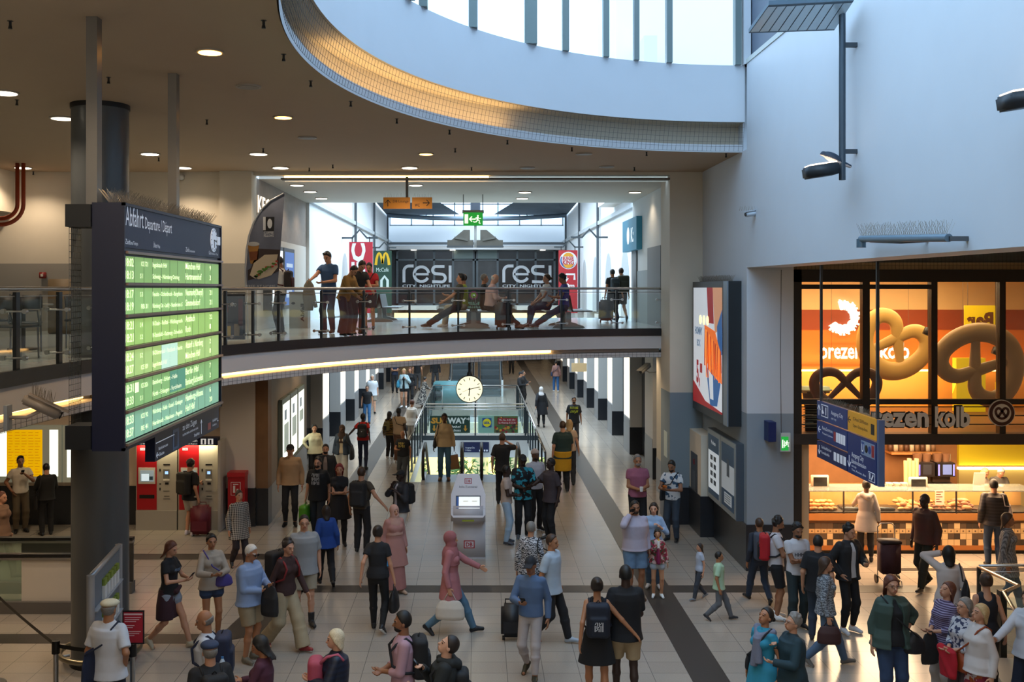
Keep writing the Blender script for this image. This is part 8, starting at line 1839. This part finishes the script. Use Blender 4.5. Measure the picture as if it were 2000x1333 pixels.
    q=per('person in a turquoise and black shirt with a black cap',1021,887,1052,face=8,aL='phone',aR='belly',skin='dark',hair='under',hcol='black',top=('bigtee',pattern('blotch','101418','2b8fa0',11)),bot=('pants','17181b'),shoe=('555a60','d9d9d9'),extras=(('cap','15161a',),))
    phone(q,'L','phone of the person in the turquoise and black shirt')
    q=per('person in a white shirt and pale knitted cap behind the group',1045,877,1036,face=25,aR='belly',skin='brown',hair='none',hcol='black',top=('tee','b5b4ba'),bot=('pants','16171a'),shoe=S_BLK,extras=(('beanie','b5a398'),('beard',)))
    q=per('person in a dark brown t-shirt gesturing with one hand',1076,894,1056,face=-62,aR='fwd',aL='down',skin='dark',hair='short',hcol='black',top=('bigtee','3d3438'),bot=('pants','15161a'),shoe=('24211f','4a3a34'),w=1.08)
    q=per('person in black with a phone at the ear beside the stairwell',981,846,985,face=165,aR='ear',skin='fair',hair='fade',hcol='brown',top=('bigtee','17181a'),bot=('pants','16171a'),shoe=S_BLK,H=1.85)
    q=per('person in a dark green top with a yellow cloth round the hips walking away',1099,822,960,face=182,stride=.12,aR='swf',w=1.2,skin='fair',hair='short',hcol='brown',top=('bigtee','1d3330'),bot=('pants','15161a'),shoe=S_BW,extras=(('waist','b98a12'),))
    q=per('fair-haired person in a cream top beside the yellow cloth',1112,819,947,face=178,sex='f',skin='fair',hair='shoulder',hcol='blond',top=('tee','b9a18a'),bot=('pants','2a2c30'),stride=.1)
    q=per('person in a black t-shirt with yellow lettering walking towards the camera',1121,775,872,face=-2,stride=.15,w=1.05,skin='olive',hair='short',hcol='dark',top=('bigtee','15171b'),bot=('pants','37363a'),shoe=S_BLK,extras=(('beard',),('print',['FUTURE','///|//'],'c3cc2a',.085,.28)))
    q=per('person in a long black coat and white headscarf walking away',1057,755,835,face=182,sex='f',stride=.12,aL='swb',aR='bag',skin='fair',hair='none',top=('coat','17191f'),bot=('slim','15161a'),shoe=S_BLK,extras=(('hijab','c9c9cc',1.38),))
    handbag(q,'L','a8a09a','pale shopping bag in the hand of the person in the long black coat',(.16,.06,.17),strap='hand',drop=.08)
    q=per('person in a pink jacket and blue jeans far down the corridor',1086,704,766,face=185,sex='f',stride=.1,skin='fair',hair='short',top=('loose','8d6a63'),bot=('jeans','335f92'),shoe=S_WHT)
    handbag(q,'L','2b3c5a','blue shoulder bag of the person in the pink jacket',(.16,.06,.11),strap='cross',zc=1.0)
    per('person in black with a cap leaning against the stairwell rail',1017,726,800,face=60,aL='phone',aR='phone',skin='fair',hair='under',hcol='dark',top=('hoodie','181a1f'),bot=('pants','16181d'),extras=(('cap','15161a'),))
    per('second person in black beyond the one leaning on the stairwell rail',1022,724,790,face=70,aL='phone',aR='phone',skin='fair',hair='short',hcol='dark',top=('long','1c1e24'),bot=('pants','16181d'))
    per('person in dark trousers beyond the escalators',999,680,731,face=0,stride=.12,skin='fair',top=('long','2a2622'),bot=('pants','1a1a1c'))

    q=per('person in a white t-shirt with a black tick mark talking into a phone',40,890,1040,face=35,aL='cup',aR='pocket',skin='olive',hair='quiff',hcol='black',top=('tee','c9bfae'),bot=('pants','574a38'),shoe=S_BLK)
    phone(q,'L','phone held to the mouth by the person in the white t-shirt')
    q=per('person in black seen from behind at the yellow timetable',91,905,1046,face=-145,aL='phone',aR='phone',skin='fair',hair='short',hcol='black',top=('loose','121212'),bot=('pants','121214'),shoe=S_BLK,tilt=20)
    handbag(q,'L','17171a','black cloth bag hanging beside the person in black at the timetable',(.1,.04,.17),strap='shoulder',zc=.85)
    per('person in a sandy jacket at the left edge of the picture',3,958,None,H=1.68,face=80,stride=.2,sex='f',skin='fair',hair='short',hcol='auburn',top=('loose','7c5f4a'),bot=('pants','6b5a48'),shoe=S_BRN)
    q=per('person in a black t-shirt and pale shorts at the ticket machine',371,897,None,d=22.75,face=150,aR='down',aL='fwd',skin='fair',hair='curly',hcol='dark',top=('bigtee','141416'),bot=('shorts','a79e8e'),shoe=('c9c4d0','e8e8e8'),tilt=12)
    backpack(q,'1a1917','dark grey backpack of the person at the ticket machine','26241f',1.15)
    per('person in a black and white checked shirt passing the red wall box',467,957,1110,face=40,stride=.15,skin='fair',hair='short',hcol='brown',top=('tunic',pattern('check','26221f','b3a99c',9)),bot=('pants','2a2226'),shoe=S_BLK)

    q=per('person in dark clothes hurrying past with a grey rucksack near the corner',1483,1008,1178,face=190,stride=.28,skin='tan',hair='short',hcol='brown',top=('long','262c38'),bot=('jeans','243246'),shoe=S_BLK)
    backpack(q,'48505f','blurred blue-grey rucksack near the corner wall','2f3543',1.25)
    q=per('bearded person in a white t-shirt and black shorts facing right',1516,1008,1210,face=78,aL='phone',aR='phone',skin='olive',hair='curly',hcol='black',top=('tee','b9b6bb'),bot=('shorts','131418'),shoe=S_WHT,tilt=14,extras=(('beard',),))
    backpack(q,'a8141f','red and black backpack on the white t-shirt','16161a',1.0)
    q=per('bearded person with curly hair and folded arms in a white picture t-shirt',1556,1020,1228,face=12,aL='cross',aR='cross',skin='olive',hair='curly',hcol='black',top=('tee','bdbcc0'),bot=('pants','1e2c30'),shoe=S_BLK,tilt=12,extras=(('beard',),('print',['HHHH','HHHH'],'2c333a',.06,.2,False,1.2)))
    q=per('dark-haired person in a black t-shirt with the back half turned',1598,1045,1252,face=150,aL='down',aR='down',w=1.06,skin='fair',hair='fade',hcol='black',top=('bigtee','15171c'),bot=('jeans','2c3848'),shoe=('22262e','2c333e'))
    q=per('person with a tall curly fringe, black jacket and white t-shirt',1656,1022,1236,face=25,aL='phone',aR='pocket',skin='fair',hair='curly',hcol='black',top=('tee','b5bcc4'),bot=('slim','141519'),shoe=('cfd3d8','e6e6e6'),turn=15,tilt=10,extras=(('jacket','15171b'),('watch',1)))
    q=per('person in a grey patterned top and jeans rushing through the group of friends',1612,1082,1300,face=80,stride=.3,sex='f',skin='fair',hair='shoulder',hcol='brown',top=('loose',pattern('zebra','4b5058','8e959c',8)),bot=('jeans','4a6078'),shoe=('6b6660','b9b4ac'))
    handbag(q,'R','3a1d1c','dark red handbag of the person rushing through the group of friends',(.19,.07,.13),strap='hand',drop=.1)
    q=per('person in a light hooded coat at the bakery counter',1692,937,None,d=20.55,face=172,sex='f',aL='fwd',aR='down',skin='brown',hair='bun',hcol='black',top=('tunic','a99f96'),bot=('slim','17161a'),shoe=S_BLK,extras=(('hood','a99f96'),))
    q=per('person in a dark green and red jacket crossing in front of the bakery',1806,962,1152,face=-60,stride=.24,skin='dark',hair='short',hcol='black',top=('hoodie',pattern('denim','1e2a22','5a1f1c',3)),bot=('pants','1c1f18'),shoe=S_BW)
    q=per('person in a dark quilted jacket waiting at the bakery counter',1941,936,1108,face=165,skin='fair',hair='fade',hcol='black',top=('puffer',pattern('stripe','191517','2b2427',5,.5)),bot=('jeans','2b3c55'),shoe=S_BLK)
    handbag(q,'R','a89a92','pale cloth bag on the shoulder of the dark quilted jacket',(.2,.07,.2),strap='shoulder',zc=1.08,sidex=.27)
    q=per('person in a white sweater with wavy black hair and a black bag',1853,1065,None,H=1.70,face=165,sex='f',aL='head',skin='fair',hair='shoulder',hcol='black',top=('loose','bfb5b0'),bot=('pants','2b2c33'))
    handbag(q,'R','16171c','black tote with long handles on the white sweater',(.19,.06,.17),strap='shoulder',zc=1.1,sidex=.22,yc=.08)
    q=per('person in glasses and an open green shirt with a hand on the hip',1741,1122,1395,face=5,sex='f',w=1.25,aL='hip',aR='down',skin='fair',hair='shoulder',hcol='auburn',top=('tee','121316'),bot=('pants',DEND),shoe=S_BLK,extras=(('glasses',),('jacket','33463f',1.2)))
    handbag(q,'L','16171b','black crossbody bag on the hip of the person in the open green shirt',(.17,.09,.13),strap='cross',zc=.92,sidex=.24,yc=-.1)
    q=per('person in a purple patterned blouse and white trousers looking up',1847,1134,None,H=1.68,face=-75,sex='f',w=1.1,aL='belly',aR='belly',skin='fair',hair='shoulder',hcol='auburn',top=('shirt34',pattern('stripe','3b2c4a','8d83a0',12)),bot=('pants','a29a93'),tilt=-22)
    handbag(q,'R','1b1d20','black and white printed carrier bag hanging by the white trousers',(.15,.05,.2),strap='hand',drop=.03)
    q=per('grey-haired person in glasses with a red cloth over the arm',1882,1166,None,H=1.66,face=-72,sex='f',w=1.12,aL='belly',aR='belly',skin='fair',hair='bob',hcol='grey',top=('shirt34',pattern('floral','b5b4b9','2c3350',20)),bot=('pants','4a3a3c'),tilt=-12,extras=(('glasses',),))
    c=Field(.03);cc=q['T']((.0,-.25,.98));c.lo(cc+vec(0,0,-.24),np.eye(3),[(0,.13,.04),(.2,.15,.05),(.33,.12,.06),(.36,.06,.04)]);c.rc(cc+vec(-.1,-.02,.1),cc+vec(.08,-.03,-.2),.05,.03);carried('red_cloth',q,c,[mat('a30f20',.85,noise=.1,nscale=12)],'folded red garment over the arm of the grey-haired person in glasses','cloth')
    q=per('blond person in a white sweater and floral trousers',1912,1178,None,H=1.66,face=-80,sex='f',w=1.18,aL='down',aR='down',skin='fair',hair='bob',hcol='blond',top=('sweater','c2bab6'),bot=('pants',pattern('floral','7d1f33','b9aeb0',9,c3='9a4a1e')),tilt=-14)
    handbag(q,'R','8d3d14','orange leather handbag beside the floral trousers',(.14,.06,.12),strap='cross',zc=.95,sidex=.16,yc=-.14)
    q=per('person in a dark sleeveless top with tied brown hair by the balustrade',1926,1118,None,H=1.70,face=175,sex='f',aL='down',aR='down',skin='fair',hair='bun',hcol='brown',top=('tank','171b24'),bot=('pants','17181c'))
    q=per('person with a ponytail in a grey shawl and turquoise dress looking up',1492,1185,None,H=1.63,face=-58,sex='f',aL='down',aR='down',skin='tan',hair='ponytail',hcol='black',top=('sundress','2a86a3'),bot=('none',),tilt=-25,extras=(('scarf','6f7486'),))
    handbag(q,'R','14151a','small black bag under the grey shawl',(.1,.05,.1),strap='cross',zc=.98,sidex=.22)
    q=per('person with curly grey hair and a black jacket with a teal sleeve',1547,1197,None,H=1.62,face=-78,sex='f',w=1.15,aL='phone',aR='strap',skin='fair',hair='curly',hcol='grey',top=('hoodie',pattern('denim','15171b','1d4450',2)),bot=('pants','1b1c21'),tilt=-12,extras=(('glasses',),))
    q=per('person in a grey houndstooth top with a black belt near the right edge',1968,1000,None,H=1.7,face=60,stride=.2,sex='f',skin='tan',hair='shoulder',hcol='brown',top=('tunic',pattern('check','3a3a3e','9a9a9c',14)),bot=('jeans','3c546c'),shoe=S_WHT)
    q=per('person in a white top at the right edge beyond the balustrade',2010,1150,None,H=1.7,face=-60,sex='f',aR='fwd',skin='fair',hair='shoulder',hcol='brown',top=('loose','c3c7cf'),bot=('pants','1c2436'))
    q=per('fair-haired person leaning over papers behind the bakery counter',1912,909,None,d=22.9,face=20,sex='f',lean=14,aL='rail',aR='rail',skin='fair',hair='shoulder',hcol='blond',top=('long','a9a198'),bot=('pants','22242a'),tilt=15)
    q=per('white-haired person in a grey shirt leaning behind the bakery counter',1946,906,None,d=22.9,face=0,lean=16,aL='rail',aR='rail',w=1.1,skin='fair',hair='short',hcol='white',top=('polo','55524e'),bot=('pants','22242a'),tilt=22)
    q=per('child in a white top and dark trousers running',1367,1060,1172,face=-80,child=True,stride=.22,sex='f',skin='fair',hair='shoulder',hcol='dark',top=('tee','a9b4c6'),bot=('pants','3a3f48'),shoe=('777c84','cccccc'))
    q=per('child in a pale green t-shirt and grey trousers walking right',1404,1074,1212,face=80,child=True,stride=.3,skin='tan',hair='short',hcol='black',top=('bigtee','a9c9ab'),bot=('pants','5c6066'),shoe=('2e3136','d8d8d8'))
print('PEOPLE',N_PEOPLE[0],round(time.time()-_tp,1),'s')
print('TOTAL',round(time.time()-T0,1))
